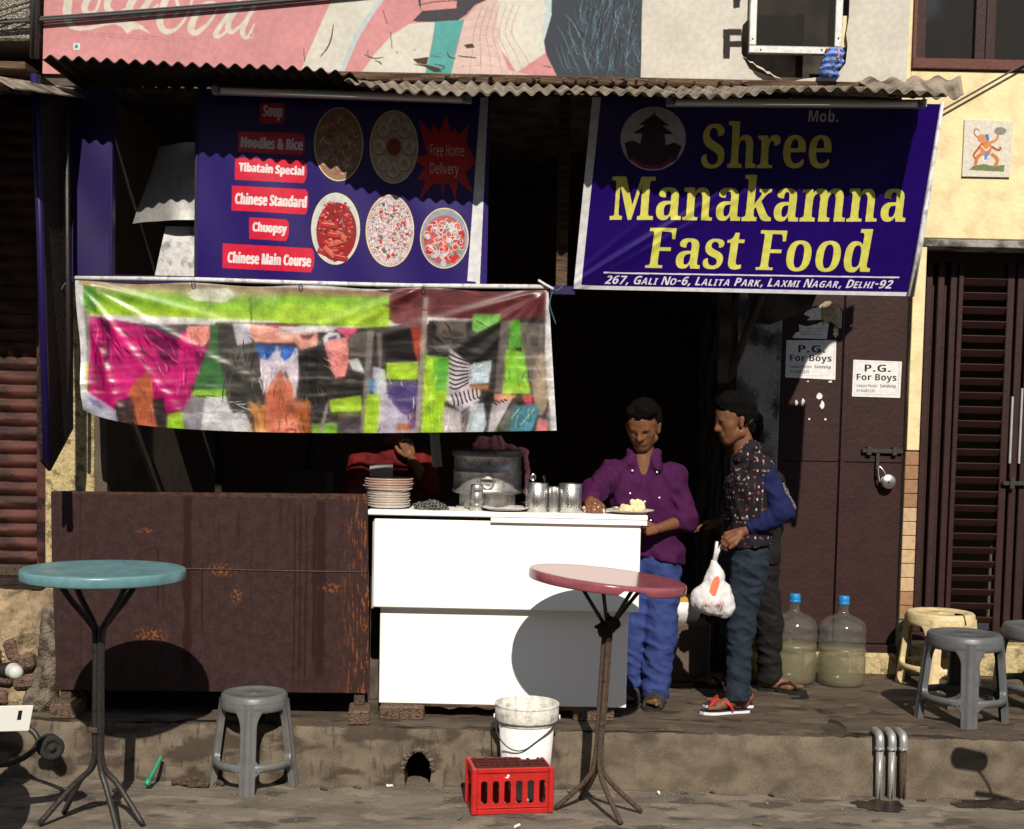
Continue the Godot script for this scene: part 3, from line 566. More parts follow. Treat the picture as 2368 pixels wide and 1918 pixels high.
	["s", 248, 176, 172, [1222, 402, 1234, 387, 1254, 372], [0.6, 3.8, 0.6]],
	["s", 248, 176, 172, [1198, 429, 1215, 417, 1226, 411], [0.6, 4.8, 0.6]],
	["s", 248, 176, 172, [1220, 382, 1245, 367, 1268, 350], [0.6, 3.8, 0.6]],
	["s", 248, 176, 172, [1172, 394, 1198, 378, 1214, 366], [0.6, 3.3, 0.6]],
	["s", 248, 176, 172, [1189, 388, 1211, 371, 1229, 363], [0.6, 2.7, 0.6]],
	["s", 248, 176, 172, [1175, 360, 1197, 349, 1213, 332], [0.6, 3.4, 0.6]],
	["s", 200, 104, 108, [1181, 426, 1204, 415, 1228, 405], [0.6, 4.8, 0.6]],
	["s", 200, 104, 108, [1199, 419, 1212, 415, 1217, 403], [0.6, 4.3, 0.6]],
	["s", 200, 104, 108, [1210, 357, 1223, 351, 1241, 337], [0.6, 2.9, 0.6]],
	["s", 248, 176, 172, [1261, 458, 1281, 440, 1292, 423], [0.6, 3.9, 0.6]],
	["s", 200, 104, 108, [1218, 385, 1228, 379, 1241, 364], [0.6, 4.8, 0.6]],
	["s", 200, 104, 108, [1253, 417, 1265, 411, 1281, 403], [0.6, 2.9, 0.6]],
	["s", 248, 176, 172, [1245, 413, 1254, 407, 1268, 399], [0.6, 4.2, 0.6]],
	["s", 110, 98, 92, [1774, 474, 1797, 466, 1830, 462], [0.6, 3.6, 0.6]],
	["s", 58, 50, 48, [1845, 535, 1852, 525, 1868, 506], [0.6, 6.2, 0.6]],
	["s", 110, 98, 92, [1898, 559, 1910, 546, 1921, 541], [0.6, 4.8, 0.6]],
	["s", 20, 18, 18, [1777, 494, 1803, 482, 1820, 477], [0.6, 6.4, 0.6]],
	["s", 58, 50, 48, [1659, 533, 1676, 518, 1701, 512], [0.6, 5.2, 0.6]],
	["s", 20, 18, 18, [1668, 515, 1691, 493, 1714, 473], [0.6, 5.1, 0.6]],
	["s", 110, 98, 92, [1721, 556, 1742, 529, 1757, 503], [0.6, 4.6, 0.6]],
	["s", 20, 18, 18, [1731, 568, 1749, 547, 1760, 521], [0.6, 5.7, 0.6]],
	["s", 110, 98, 92, [1698, 502, 1713, 497, 1724, 484], [0.6, 6.3, 0.6]],
	["s", 110, 98, 92, [1763, 510, 1769, 501, 1782, 494], [0.6, 3.1, 0.6]],
	["s", 20, 18, 18, [1687, 509, 1708, 487, 1733, 462], [0.6, 5.5, 0.6]],
	["s", 20, 18, 18, [1939, 541, 1962, 519, 1986, 491], [0.6, 5.7, 0.6]],
	["s", 110, 98, 92, [1670, 583, 1690, 559, 1713, 541], [0.6, 5.6, 0.6]],
	["s", 58, 50, 48, [1796, 447, 1817, 435, 1843, 414], [0.6, 6.3, 0.6]],
	["s", 110, 98, 92, [1648, 467, 1672, 458, 1704, 442], [0.6, 4.2, 0.6]],
	["s", 20, 18, 18, [1874, 583, 1903, 565, 1930, 549], [0.6, 3.6, 0.6]],
	["s", 150, 138, 168, [1563, 126, 1572, 107, 1578, 93], [0.6, 3.6, 0.6]],
	["s", 210, 202, 218, [1471, 335, 1477, 304, 1490, 274], [0.6, 5.0, 0.6]],
	["s", 210, 202, 218, [1589, 229, 1591, 196, 1590, 163], [0.6, 6.7, 0.6]],
	["s", 210, 202, 218, [1573, 144, 1577, 128, 1575, 112], [0.6, 3.9, 0.6]],
	["s", 210, 202, 218, [1426, 276, 1437, 256, 1445, 234], [0.6, 3.4, 0.6]],
	["s", 210, 202, 218, [1427, 191, 1436, 156, 1438, 128], [0.6, 4.6, 0.6]],
	["s", 210, 202, 218, [1532, 296, 1535, 278, 1544, 270], [0.6, 6.1, 0.6]],
	["s", 150, 138, 168, [1562, 124, 1564, 108, 1565, 85], [0.6, 3.6, 0.6]],
	["s", 150, 138, 168, [1441, 98, 1427, 58, 1419, 28], [0.6, 7.1, 0.6]],
	["s", 150, 138, 168, [1427, 101, 1434, 76, 1433, 43], [0.6, 3.3, 0.6]],
	["s", 210, 202, 218, [1485, 215, 1489, 184, 1503, 160], [0.6, 3.1, 0.6]],
	["s", 210, 202, 218, [1532, 99, 1540, 70, 1556, 35], [0.6, 4.5, 0.6]],
	["s", 110, 94, 150, [1471, 216, 1503, 200, 1536, 185], [0.6, 5.0, 0.6]],
	["s", 110, 94, 150, [1555, 264, 1576, 259, 1596, 245], [0.6, 4.2, 0.6]],
	["s", 66, 52, 104, [1508, 198, 1540, 191, 1575, 176], [0.6, 4.3, 0.6]],
	["s", 110, 94, 150, [1512, 217, 1532, 196, 1556, 183], [0.6, 4.1, 0.6]],
	["s", 66, 52, 104, [1461, 241, 1494, 234, 1520, 221], [0.6, 5.4, 0.6]],
	["s", 66, 52, 104, [1494, 219, 1513, 215, 1537, 219], [0.6, 3.5, 0.6]],
	["s", 110, 94, 150, [1502, 202, 1518, 190, 1525, 185], [0.6, 4.2, 0.6]],
	["s", 66, 52, 104, [1470, 280, 1499, 274, 1533, 263], [0.6, 4.0, 0.6]],
	["s", 110, 94, 150, [1545, 232, 1560, 225, 1577, 223], [0.6, 3.4, 0.6]],
	["s", 110, 94, 150, [1552, 266, 1580, 249, 1608, 241], [0.6, 3.7, 0.6]],
	["s", 150, 170, 186, [1929, 364, 1934, 355, 1936, 340], [0.6, 3.0, 0.6]],
	["s", 120, 140, 156, [1888, 362, 1880, 349, 1869, 342], [0.6, 4.9, 0.6]],
	["s", 120, 140, 156, [1879, 312, 1876, 299, 1883, 285], [0.6, 3.4, 0.6]],
	["s", 236, 244, 250, [1904, 379, 1900, 375, 1887, 364], [0.6, 5.4, 0.6]],
	["s", 120, 140, 156, [1868, 322, 1852, 316, 1843, 309], [0.6, 4.3, 0.6]],
	["s", 236, 244, 250, [1916, 321, 1914, 315, 1908, 305], [0.6, 4.8, 0.6]],
	["s", 236, 244, 250, [1934, 386, 1934, 384, 1939, 375], [0.6, 3.0, 0.6]],
	["s", 120, 140, 156, [1907, 325, 1916, 321, 1931, 325], [0.6, 5.2, 0.6]],
	["s", 236, 244, 250, [1939, 334, 1927, 334, 1910, 332], [0.6, 3.4, 0.6]],
	["s", 120, 140, 156, [1938, 382, 1936, 377, 1937, 366], [0.6, 4.8, 0.6]],
	["s", 236, 244, 250, [1870, 391, 1868, 373, 1862, 361], [0.6, 3.3, 0.6]],
	["s", 120, 140, 156, [1893, 363, 1901, 353, 1904, 335], [0.6, 2.5, 0.6]],
	["s", 150, 170, 186, [1895, 386, 1895, 383, 1887, 371], [0.6, 3.4, 0.6]],
	["s", 236, 244, 250, [1926, 372, 1923, 363, 1929, 362], [0.6, 4.0, 0.6]],
	["s", 120, 140, 156, [1861, 378, 1866, 361, 1866, 350], [0.6, 4.0, 0.6]],
	["s", 236, 244, 250, [1886, 319, 1887, 315, 1893, 305], [0.6, 2.6, 0.6]],
	["s", 150, 170, 186, [1922, 318, 1912, 308, 1910, 299], [0.6, 4.4, 0.6]],
	["s", 236, 244, 250, [1862, 378, 1855, 366, 1847, 359], [0.6, 2.5, 0.6]],
	["s", 216, 216, 222, [1895, 213, 1876, 176, 1863, 147], [0.6, 5.9, 0.6]],
	["s", 216, 216, 222, [1852, 103, 1841, 77, 1839, 62], [0.6, 4.5, 0.6]],
	["s", 216, 216, 222, [1755, 169, 1756, 134, 1752, 101], [0.6, 3.9, 0.6]],
	["s", 150, 146, 154, [1786, 187, 1795, 166, 1803, 144], [0.6, 3.8, 0.6]],
	["s", 150, 146, 154, [1865, 111, 1852, 84, 1833, 50], [0.6, 6.4, 0.6]],
	["s", 150, 146, 154, [1830, 121, 1825, 104, 1816, 81], [0.6, 4.4, 0.6]],
	["s", 150, 146, 154, [1824, 110, 1828, 82, 1831, 46], [0.6, 3.4, 0.6]],
	["s", 150, 146, 154, [1863, 179, 1874, 155, 1888, 133], [0.6, 3.3, 0.6]],
	["s", 216, 216, 222, [1743, 80, 1744, 56, 1752, 31], [0.6, 4.9, 0.6]],
	["s", 150, 146, 154, [1755, 98, 1759, 75, 1770, 55], [0.6, 5.9, 0.6]],
	["s", 216, 216, 222, [1796, 146, 1801, 129, 1813, 117], [0.6, 6.5, 0.6]],
	["s", 150, 146, 154, [1772, 189, 1783, 161, 1784, 125], [0.6, 4.8, 0.6]],
	["s", 150, 146, 154, [1822, 151, 1817, 135, 1805, 121], [0.6, 5.8, 0.6]],
	["s", 216, 216, 222, [1760, 109, 1743, 82, 1729, 52], [0.6, 5.5, 0.6]],
	["s", 216, 216, 222, [1891, 140, 1901, 119, 1912, 99], [0.6, 5.4, 0.6]],
	["s", 150, 146, 154, [1813, 202, 1818, 173, 1828, 146], [0.6, 4.1, 0.6]],
	["s", 130, 190, 50, [1674, 202, 1678, 165, 1681, 129], [0.6, 6.8, 0.6]],
	["s", 130, 190, 50, [1674, 224, 1667, 168, 1668, 118], [0.6, 10.2, 0.6]],
	["s", 130, 190, 50, [1688, 132, 1691, 71, 1693, 18], [0.6, 6.4, 0.6]],
	["s", 130, 190, 50, [1702, 207, 1704, 156, 1698, 104], [0.6, 9.7, 0.6]],
	["s", 186, 222, 80, [1696, 195, 1710, 133, 1716, 76], [0.6, 7.9, 0.6]],
	["s", 130, 190, 50, [1663, 203, 1655, 167, 1652, 121], [0.6, 9.3, 0.6]],
	["s", 130, 190, 50, [1669, 350, 1676, 322, 1674, 299], [0.6, 6.3, 0.6]],
	["s", 186, 222, 80, [1640, 109, 1634, 83, 1634, 49], [0.6, 8.1, 0.6]],
	["s", 130, 190, 50, [1651, 444, 1646, 391, 1636, 330], [0.6, 6.0, 0.6]],
	["s", 130, 190, 50, [1635, 427, 1634, 391, 1638, 361], [0.6, 6.9, 0.6]],
	["s", 186, 222, 80, [1636, 345, 1643, 281, 1649, 225], [0.6, 9.7, 0.6]],
	["s", 130, 190, 50, [1671, 112, 1677, 57, 1690, 9], [0.6, 9.6, 0.6]],
	["s", 186, 222, 80, [1693, 334, 1693, 308, 1686, 281], [0.6, 10.1, 0.6]],
	["s", 186, 222, 80, [1670, 290, 1671, 226, 1676, 160], [0.6, 11.0, 0.6]],
	["s", 160, 214, 80, [2048, 438, 2055, 412, 2063, 375], [0.6, 5.3, 0.6]],
	["s", 160, 214, 80, [2027, 382, 2022, 343, 2020, 301], [0.6, 6.3, 0.6]],
	["s", 104, 176, 46, [2088, 474, 2099, 430, 2107, 395], [0.6, 10.2, 0.6]],
	["s", 160, 214, 80, [2097, 342, 2109, 306, 2125, 268], [0.6, 10.1, 0.6]],
	["s", 104, 176, 46, [2073, 371, 2076, 344, 2074, 313], [0.6, 6.1, 0.6]],
	["s", 104, 176, 46, [2065, 357, 2076, 310, 2084, 261], [0.6, 6.7, 0.6]],
	["s", 160, 214, 80, [2096, 323, 2099, 276, 2109, 228], [0.6, 6.8, 0.6]],
	["s", 160, 214, 80, [2025, 317, 2036, 282, 2045, 247], [0.6, 10.6, 0.6]],
	["s", 104, 176, 46, [2026, 369, 2034, 337, 2041, 301], [0.6, 9.9, 0.6]],
	["s", 160, 214, 80, [2057, 428, 2073, 388, 2083, 352], [0.6, 5.5, 0.6]],
	["s", 160, 214, 80, [2052, 460, 2065, 428, 2075, 398], [0.6, 5.1, 0.6]],
	["s", 104, 176, 46, [2037, 357, 2033, 330, 2033, 307], [0.6, 9.7, 0.6]],
	["s", 128, 116, 110, [2181, 543, 2174, 513, 2166, 493], [0.6, 5.4, 0.6]],
	["s", 128, 116, 110, [2136, 453, 2152, 426, 2168, 400], [0.6, 8.6, 0.6]],
	["s", 80, 72, 70, [2121, 373, 2125, 332, 2131, 282], [0.6, 7.4, 0.6]],
	["s", 128, 116, 110, [2145, 376, 2146, 349, 2141, 329], [0.6, 8.1, 0.6]],
	["s", 128, 116, 110, [2105, 351, 2096, 324, 2088, 296], [0.6, 6.6, 0.6]],
	["s", 80, 72, 70, [2143, 402, 2163, 364, 2182, 328], [0.6, 4.2, 0.6]],
	["s", 80, 72, 70, [2141, 523, 2145, 503, 2142, 479], [0.6, 6.5, 0.6]],
	["s", 128, 116, 110, [2155, 407, 2155, 365, 2158, 313], [0.6, 5.9, 0.6]],
	["s", 128, 116, 110, [2130, 455, 2137, 429, 2151, 403], [0.6, 3.8, 0.6]],
	["s", 80, 72, 70, [2149, 594, 2160, 558, 2162, 516], [0.6, 4.7, 0.6]],
	["s", 80, 72, 70, [2086, 543, 2103, 502, 2114, 459], [0.6, 5.8, 0.6]],
	["s", 128, 116, 110, [2148, 350, 2145, 318, 2141, 291], [0.6, 5.0, 0.6]],
	["s", 122, 60, 64, [1445, 633, 1528, 641, 1603, 641], [0.6, 9.5, 0.6]],
	["s", 84, 36, 42, [1414, 707, 1480, 704, 1548, 692], [0.6, 12.5, 0.6]],
	["s", 122, 60, 64, [1639, 635, 1725, 643, 1809, 645], [0.6, 8.8, 0.6]],
	["s", 122, 60, 64, [1777, 724, 1882, 701, 1979, 676], [0.6, 10.1, 0.6]],
	["s", 122, 60, 64, [2013, 676, 2071, 682, 2127, 686], [0.6, 9.2, 0.6]],
	["s", 84, 36, 42, [1742, 653, 1810, 657, 1879, 652], [0.6, 8.7, 0.6]],
	["s", 84, 36, 42, [1881, 692, 1947, 691, 2020, 689], [0.6, 13.4, 0.6]],
	["s", 84, 36, 42, [1645, 692, 1768, 716, 1886, 734], [0.6, 7.1, 0.6]],
	["s", 122, 60, 64, [1442, 645, 1558, 631, 1678, 622], [0.6, 11.8, 0.6]],
	["s", 84, 36, 42, [1497, 672, 1549, 664, 1605, 656], [0.6, 10.4, 0.6]],
	["s", 34, 30, 36, [1750, 428, 1786, 410, 1843, 390], [4.9, 6.2, 4.9]],
	["s", 34, 30, 36, [1750, 406, 1786, 389, 1843, 376], [4.9, 6.2, 4.9]],
	["s", 34, 30, 36, [1751, 383, 1787, 368, 1844, 363], [4.9, 6.2, 4.9]],
	["s", 34, 30, 36, [1752, 361, 1787, 347, 1844, 349], [4.9, 6.2, 4.9]],
	["s", 34, 30, 36, [1753, 339, 1787, 326, 1844, 336], [4.9, 6.2, 4.9]],
	["s", 34, 30, 36, [1753, 317, 1788, 305, 1844, 322], [4.9, 6.2, 4.9]],
	["s", 34, 30, 36, [1754, 295, 1788, 284, 1845, 308], [4.9, 6.2, 4.9]],
	["s", 34, 30, 36, [1755, 273, 1788, 264, 1845, 295], [4.9, 6.2, 4.9]],
	["s", 34, 30, 36, [1764, 240, 1778, 210, 1779, 176], [4.9, 6.2, 4.9]],
	["s", 34, 30, 36, [1784, 246, 1797, 213, 1800, 185], [4.9, 6.2, 4.9]],
	["s", 34, 30, 36, [1804, 251, 1815, 215, 1821, 194], [4.9, 6.2, 4.9]],
	["s", 34, 30, 36, [1823, 256, 1834, 218, 1842, 203], [4.9, 6.2, 4.9]],
	["s", 34, 30, 36, [1843, 262, 1852, 221, 1862, 212], [4.9, 6.2, 4.9]],
	["s", 34, 30, 36, [1863, 267, 1871, 224, 1883, 221], [4.9, 6.2, 4.9]],
	["s", 34, 30, 36, [1882, 272, 1889, 227, 1904, 230], [4.9, 6.2, 4.9]],
	["s", 34, 30, 36, [1963, 204, 1982, 194], [5.5, 5.5]],
	["s", 34, 30, 36, [1979, 210, 1996, 201], [5.5, 5.5]],
	["s", 34, 30, 36, [1995, 215, 2011, 207], [5.5, 5.5]],
	["s", 34, 30, 36, [2011, 220, 2026, 214], [5.5, 5.5]],
	["s", 60, 110, 110, [2057, 158, 2064, 119], [3.7, 3.7]],
	["s", 60, 110, 110, [2095, 162, 2062, 87], [3.7, 3.7]],
	["s", 120, 180, 190, [2124, 180, 2130, 122], [3.7, 3.7]],
	["s", 40, 90, 120, [2124, 192, 2076, 105], [3.7, 3.7]],
	["s", 60, 110, 110, [2133, 170, 2097, 107], [3.7, 3.7]],
	["s", 60, 110, 110, [2139, 179, 2122, 82], [3.7, 3.7]],
	["s", 40, 90, 120, [2121, 170, 2077, 85], [3.7, 3.7]],
	["s", 60, 110, 110, [2132, 171, 2138, 109], [3.7, 3.7]],
	["s", 60, 110, 110, [2115, 176, 2060, 92], [3.7, 3.7]],
	["s", 190, 200, 120, [2154, 180, 2088, 102], [3.7, 3.7]],
	["s", 120, 180, 190, [2080, 157, 2065, 91], [3.7, 3.7]],
	["s", 40, 90, 120, [2058, 167, 2135, 119], [3.7, 3.7]],
	["s", 190, 200, 120, [2084, 180, 2047, 134], [3.7, 3.7]],
	["s", 40, 90, 120, [2135, 163, 2139, 128], [3.7, 3.7]],
]

# ------------------------------------------------------------------ helpers: things and parts
func thing(called: String, label: String, category: String, at := Vector3.ZERO, group := "") -> Node3D:
	var o := Node3D.new()
	o.name = called
	add_child(o, true)
	o.position = at
	base_of[o] = at
	o.set_meta("label", label)
	o.set_meta("category", category)
	if group: o.set_meta("group", group)
	return o

func put(parent: Node3D, called: String, mesh: Mesh, m: Material) -> MeshInstance3D:
	var o := MeshInstance3D.new()
	o.name = called
	o.mesh = mesh
	o.material_override = m
	parent.add_child(o, true)
	if base_of.has(parent): o.position = -base_of[parent]
	return o

func structure(called: String, mesh: Mesh, m: Material) -> MeshInstance3D:
	var o := put(self, called, mesh, m)
	o.set_meta("kind", "structure")
	return o

func single(called: String, label: String, category: String, mesh: Mesh, m: Material, group := "") -> MeshInstance3D:
	var o := put(self, called, mesh, m)
	o.set_meta("label", label)
	o.set_meta("category", category)
	if group: o.set_meta("group", group)
	return o

func copy(o: Node3D, label: String, at: Vector3, turn := 0.0) -> Node3D:
	var c: Node3D = o.duplicate()
	add_child(c, true)
	c.position = at
	c.rotation.y = turn
	c.set_meta("label", label)
	return c

# ------------------------------------------------------------------ helpers: meshes
func tool(flat := true) -> SurfaceTool:
	var st := SurfaceTool.new()
	st.begin(Mesh.PRIMITIVE_TRIANGLES)
	st.set_smooth_group(-1 if flat else 0)
	return st

func done(st: SurfaceTool) -> ArrayMesh:
	st.generate_normals()
	return st.commit()

func face(st: SurfaceTool, pts: Array, inside: Vector3) -> void:   # a convex face turned away from the point inside
	var n: Vector3 = (pts[1] - pts[0]).cross(pts[2] - pts[0])
	var flip: bool = n.dot(pts[0] - inside) > 0.0
	for i in range(1, pts.size() - 1):
		st.add_vertex(pts[0])
		st.add_vertex(pts[i + 1] if flip else pts[i])
		st.add_vertex(pts[i] if flip else pts[i + 1])

func quad(st: SurfaceTool, a: Vector3, b: Vector3, c: Vector3, d: Vector3) -> void:   # a b c d counter-clockwise seen from the front
	for p in [a, c, b, a, d, c]: st.add_vertex(p)

func bx(st: SurfaceTool, c: Vector3, s: Vector3, bevel := 0.004, turn := Basis.IDENTITY) -> void:
	var h := s * 0.5
	var b := minf(bevel, minf(h.x, minf(h.y, h.z)) * 0.6)
	var P := func(sx: float, sy: float, sz: float, axis: int) -> Vector3:
		var v := Vector3(sx * (h.x - (0.0 if axis == 0 else b)), sy * (h.y - (0.0 if axis == 1 else b)), sz * (h.z - (0.0 if axis == 2 else b)))
		return c + turn * v
	for s1 in [-1.0, 1.0]:
		face(st, [P.call(s1, -1, -1, 0), P.call(s1, 1, -1, 0), P.call(s1, 1, 1, 0), P.call(s1, -1, 1, 0)], c)
		face(st, [P.call(-1, s1, -1, 1), P.call(1, s1, -1, 1), P.call(1, s1, 1, 1), P.call(-1, s1, 1, 1)], c)
		face(st, [P.call(-1, -1, s1, 2), P.call(1, -1, s1, 2), P.call(1, 1, s1, 2), P.call(-1, 1, s1, 2)], c)
		for s2 in [-1.0, 1.0]:
			face(st, [P.call(s1, s2, -1, 0), P.call(s1, s2, 1, 0), P.call(s1, s2, 1, 1), P.call(s1, s2, -1, 1)], c)
			face(st, [P.call(s1, -1, s2, 0), P.call(s1, 1, s2, 0), P.call(s1, 1, s2, 2), P.call(s1, -1, s2, 2)], c)
			face(st, [P.call(-1, s1, s2, 1), P.call(1, s1, s2, 1), P.call(1, s1, s2, 2), P.call(-1, s1, s2, 2)], c)
			for s3 in [-1.0, 1.0]:
				face(st, [P.call(s1, s2, s3, 0), P.call(s1, s2, s3, 1), P.call(s1, s2, s3, 2)], c)

func box(lo: Vector3, hi: Vector3, bevel := 0.004) -> ArrayMesh:
	var st := tool()
	bx(st, (lo + hi) * 0.5, hi - lo, bevel)
	return done(st)

func boxes(list: Array, bevel := 0.004) -> ArrayMesh:   # [lo, hi] pairs that make up one part
	var st := tool()
	for b in list: bx(st, (b[0] + b[1]) * 0.5, b[1] - b[0], bevel)
	return done(st)

func frame_of(d: Vector3) -> Basis:
	var up := Vector3.UP if absf(d.normalized().y) < 0.95 else Vector3.RIGHT
	var x := up.cross(d).normalized()
	return Basis(x, d.normalized().cross(x), d.normalized())

func tube(st: SurfaceTool, pts: Array, radii, n := 10, cap := true) -> void:   # a swept round bar through pts
	var rings := []
	var b := frame_of(pts[1] - pts[0])
	for i in pts.size():
		var d: Vector3 = (pts[mini(i + 1, pts.size() - 1)] - pts[maxi(i - 1, 0)]).normalized()
		var x := (b.x - d * b.x.dot(d)).normalized()
		b = Basis(x, d.cross(x), d)
		var r: float = radii if (radii is float or radii is int) else radii[i]
		var ring := []
		for k in n: ring.append(pts[i] + b.x * cos(TAU * k / n) * r + b.y * sin(TAU * k / n) * r)
		rings.append(ring)
	for i in pts.size() - 1:
		for k in n: quad(st, rings[i][k], rings[i][(k + 1) % n], rings[i + 1][(k + 1) % n], rings[i + 1][k])
	if cap:
		face(st, rings[0], pts[1])
		face(st, rings[-1], pts[-2])

func bar(pts: Array, r, n := 10) -> ArrayMesh:
	var st := tool(false)
	tube(st, pts, r, n)
	return done(st)

func bent(pts: Array, steps := 6) -> Array:   # a smooth curve through pts
	var c := []
	for i in pts.size() - 1:
		var p0: Vector3 = pts[maxi(i - 1, 0)]
		var p3: Vector3 = pts[mini(i + 2, pts.size() - 1)]
		for k in steps: c.append((pts[i] as Vector3).cubic_interpolate(pts[i + 1], p0, p3, float(k) / steps))
	c.append(pts[-1])
	return c

func lathe(st: SurfaceTool, at: Vector3, prof: Array, n := 28, turn := Basis.IDENTITY) -> void:   # prof: [radius, height] from the bottom up along the outside
	for i in prof.size() - 1:
		for k in n:
			var P := func(j: int, kk: int) -> Vector3:
				var a := TAU * kk / n
				return at + turn * Vector3(cos(a) * prof[j][0], prof[j][1], -sin(a) * prof[j][0])
			quad(st, P.call(i, k), P.call(i, k + 1), P.call(i + 1, k + 1), P.call(i + 1, k))

func turned(at: Vector3, prof: Array, n := 28, turn := Basis.IDENTITY) -> ArrayMesh:
	var st := tool(false)
	lathe(st, at, prof, n, turn)
	st.index()
	return crisp(done(st))

func crisp(m: ArrayMesh) -> ArrayMesh:
	return m

func extrude(st: SurfaceTool, poly: PackedVector2Array, xf: Transform3D, depth: float, uv := Rect2()) -> void:   # poly in x,y, swept along -z of xf by depth
	var p := poly.duplicate()
	if Geometry2D.is_polygon_clockwise(p): p.reverse()
	var tri := Geometry2D.triangulate_polygon(p)
	var has := uv.size.x > 0.0
	var V := func(v: Vector2, z: float) -> void:
		if has: st.set_uv(Vector2((v.x - uv.position.x) / uv.size.x, 1.0 - (v.y - uv.position.y) / uv.size.y))
		st.add_vertex(xf * Vector3(v.x, v.y, z))
	for i in range(0, tri.size(), 3):
		var a := p[tri[i]]
		var b := p[tri[i + 1]]
		var c := p[tri[i + 2]]
		if (b - a).cross(c - a) < 0.0:
			var t := b
			b = c
			c = t
		V.call(a, 0.0); V.call(c, 0.0); V.call(b, 0.0)
		V.call(a, -depth); V.call(b, -depth); V.call(c, -depth)
	for i in p.size():
		var a := p[i]
		var b := p[(i + 1) % p.size()]
		V.call(a, 0.0); V.call(b, 0.0); V.call(b, -depth)
		V.call(a, 0.0); V.call(b, -depth); V.call(a, -depth)

func plate(poly: Array, z: float, depth: float, uv := Rect2()) -> ArrayMesh:
	var st := tool()
	extrude(st, PackedVector2Array(poly), Transform3D(Basis.IDENTITY, Vector3(0, 0, z)), depth, uv)
	return done(st)

func sheet(nu: int, nv: int, pos: Callable, thick := Vector3.ZERO, smooth := true) -> ArrayMesh:   # a grid over u, v in 0..1; thick joins a second layer to it
	var st := tool(not smooth)
	var layers := [Vector3.ZERO] if thick == Vector3.ZERO else [Vector3.ZERO, thick]
	for l in layers.size():
		st.set_smooth_group(l if smooth else -1)
		for i in nu:
			for j in nv:
				var c := []
				for k in [[i, j], [i + 1, j], [i + 1, j + 1], [i, j + 1]]:
					var uv := Vector2(float(k[0]) / nu, float(k[1]) / nv)
					c.append([pos.call(uv.x, uv.y) + layers[l], Vector2(uv.x, 1.0 - uv.y)])
				for k in ([0, 2, 1, 0, 3, 2] if l == 0 else [0, 1, 2, 0, 2, 3]):
					st.set_uv(c[k][1])
					st.add_vertex(c[k][0])
	if layers.size() == 2:
		st.set_smooth_group(-1)
		for e in [[nu, 0, true], [nu, 1, true], [nv, 0, false], [nv, 1, false]]:
			for i in e[0]:
				var a: float = float(i) / e[0]
				var b: float = float(i + 1) / e[0]
				var p: Vector3 = pos.call(a, float(e[1])) if e[2] else pos.call(float(e[1]), a)
				var q: Vector3 = pos.call(b, float(e[1])) if e[2] else pos.call(float(e[1]), b)
				st.set_uv(Vector2(a, 0.5))
				quad(st, p, q, q + thick, p + thick)
	return done(st)

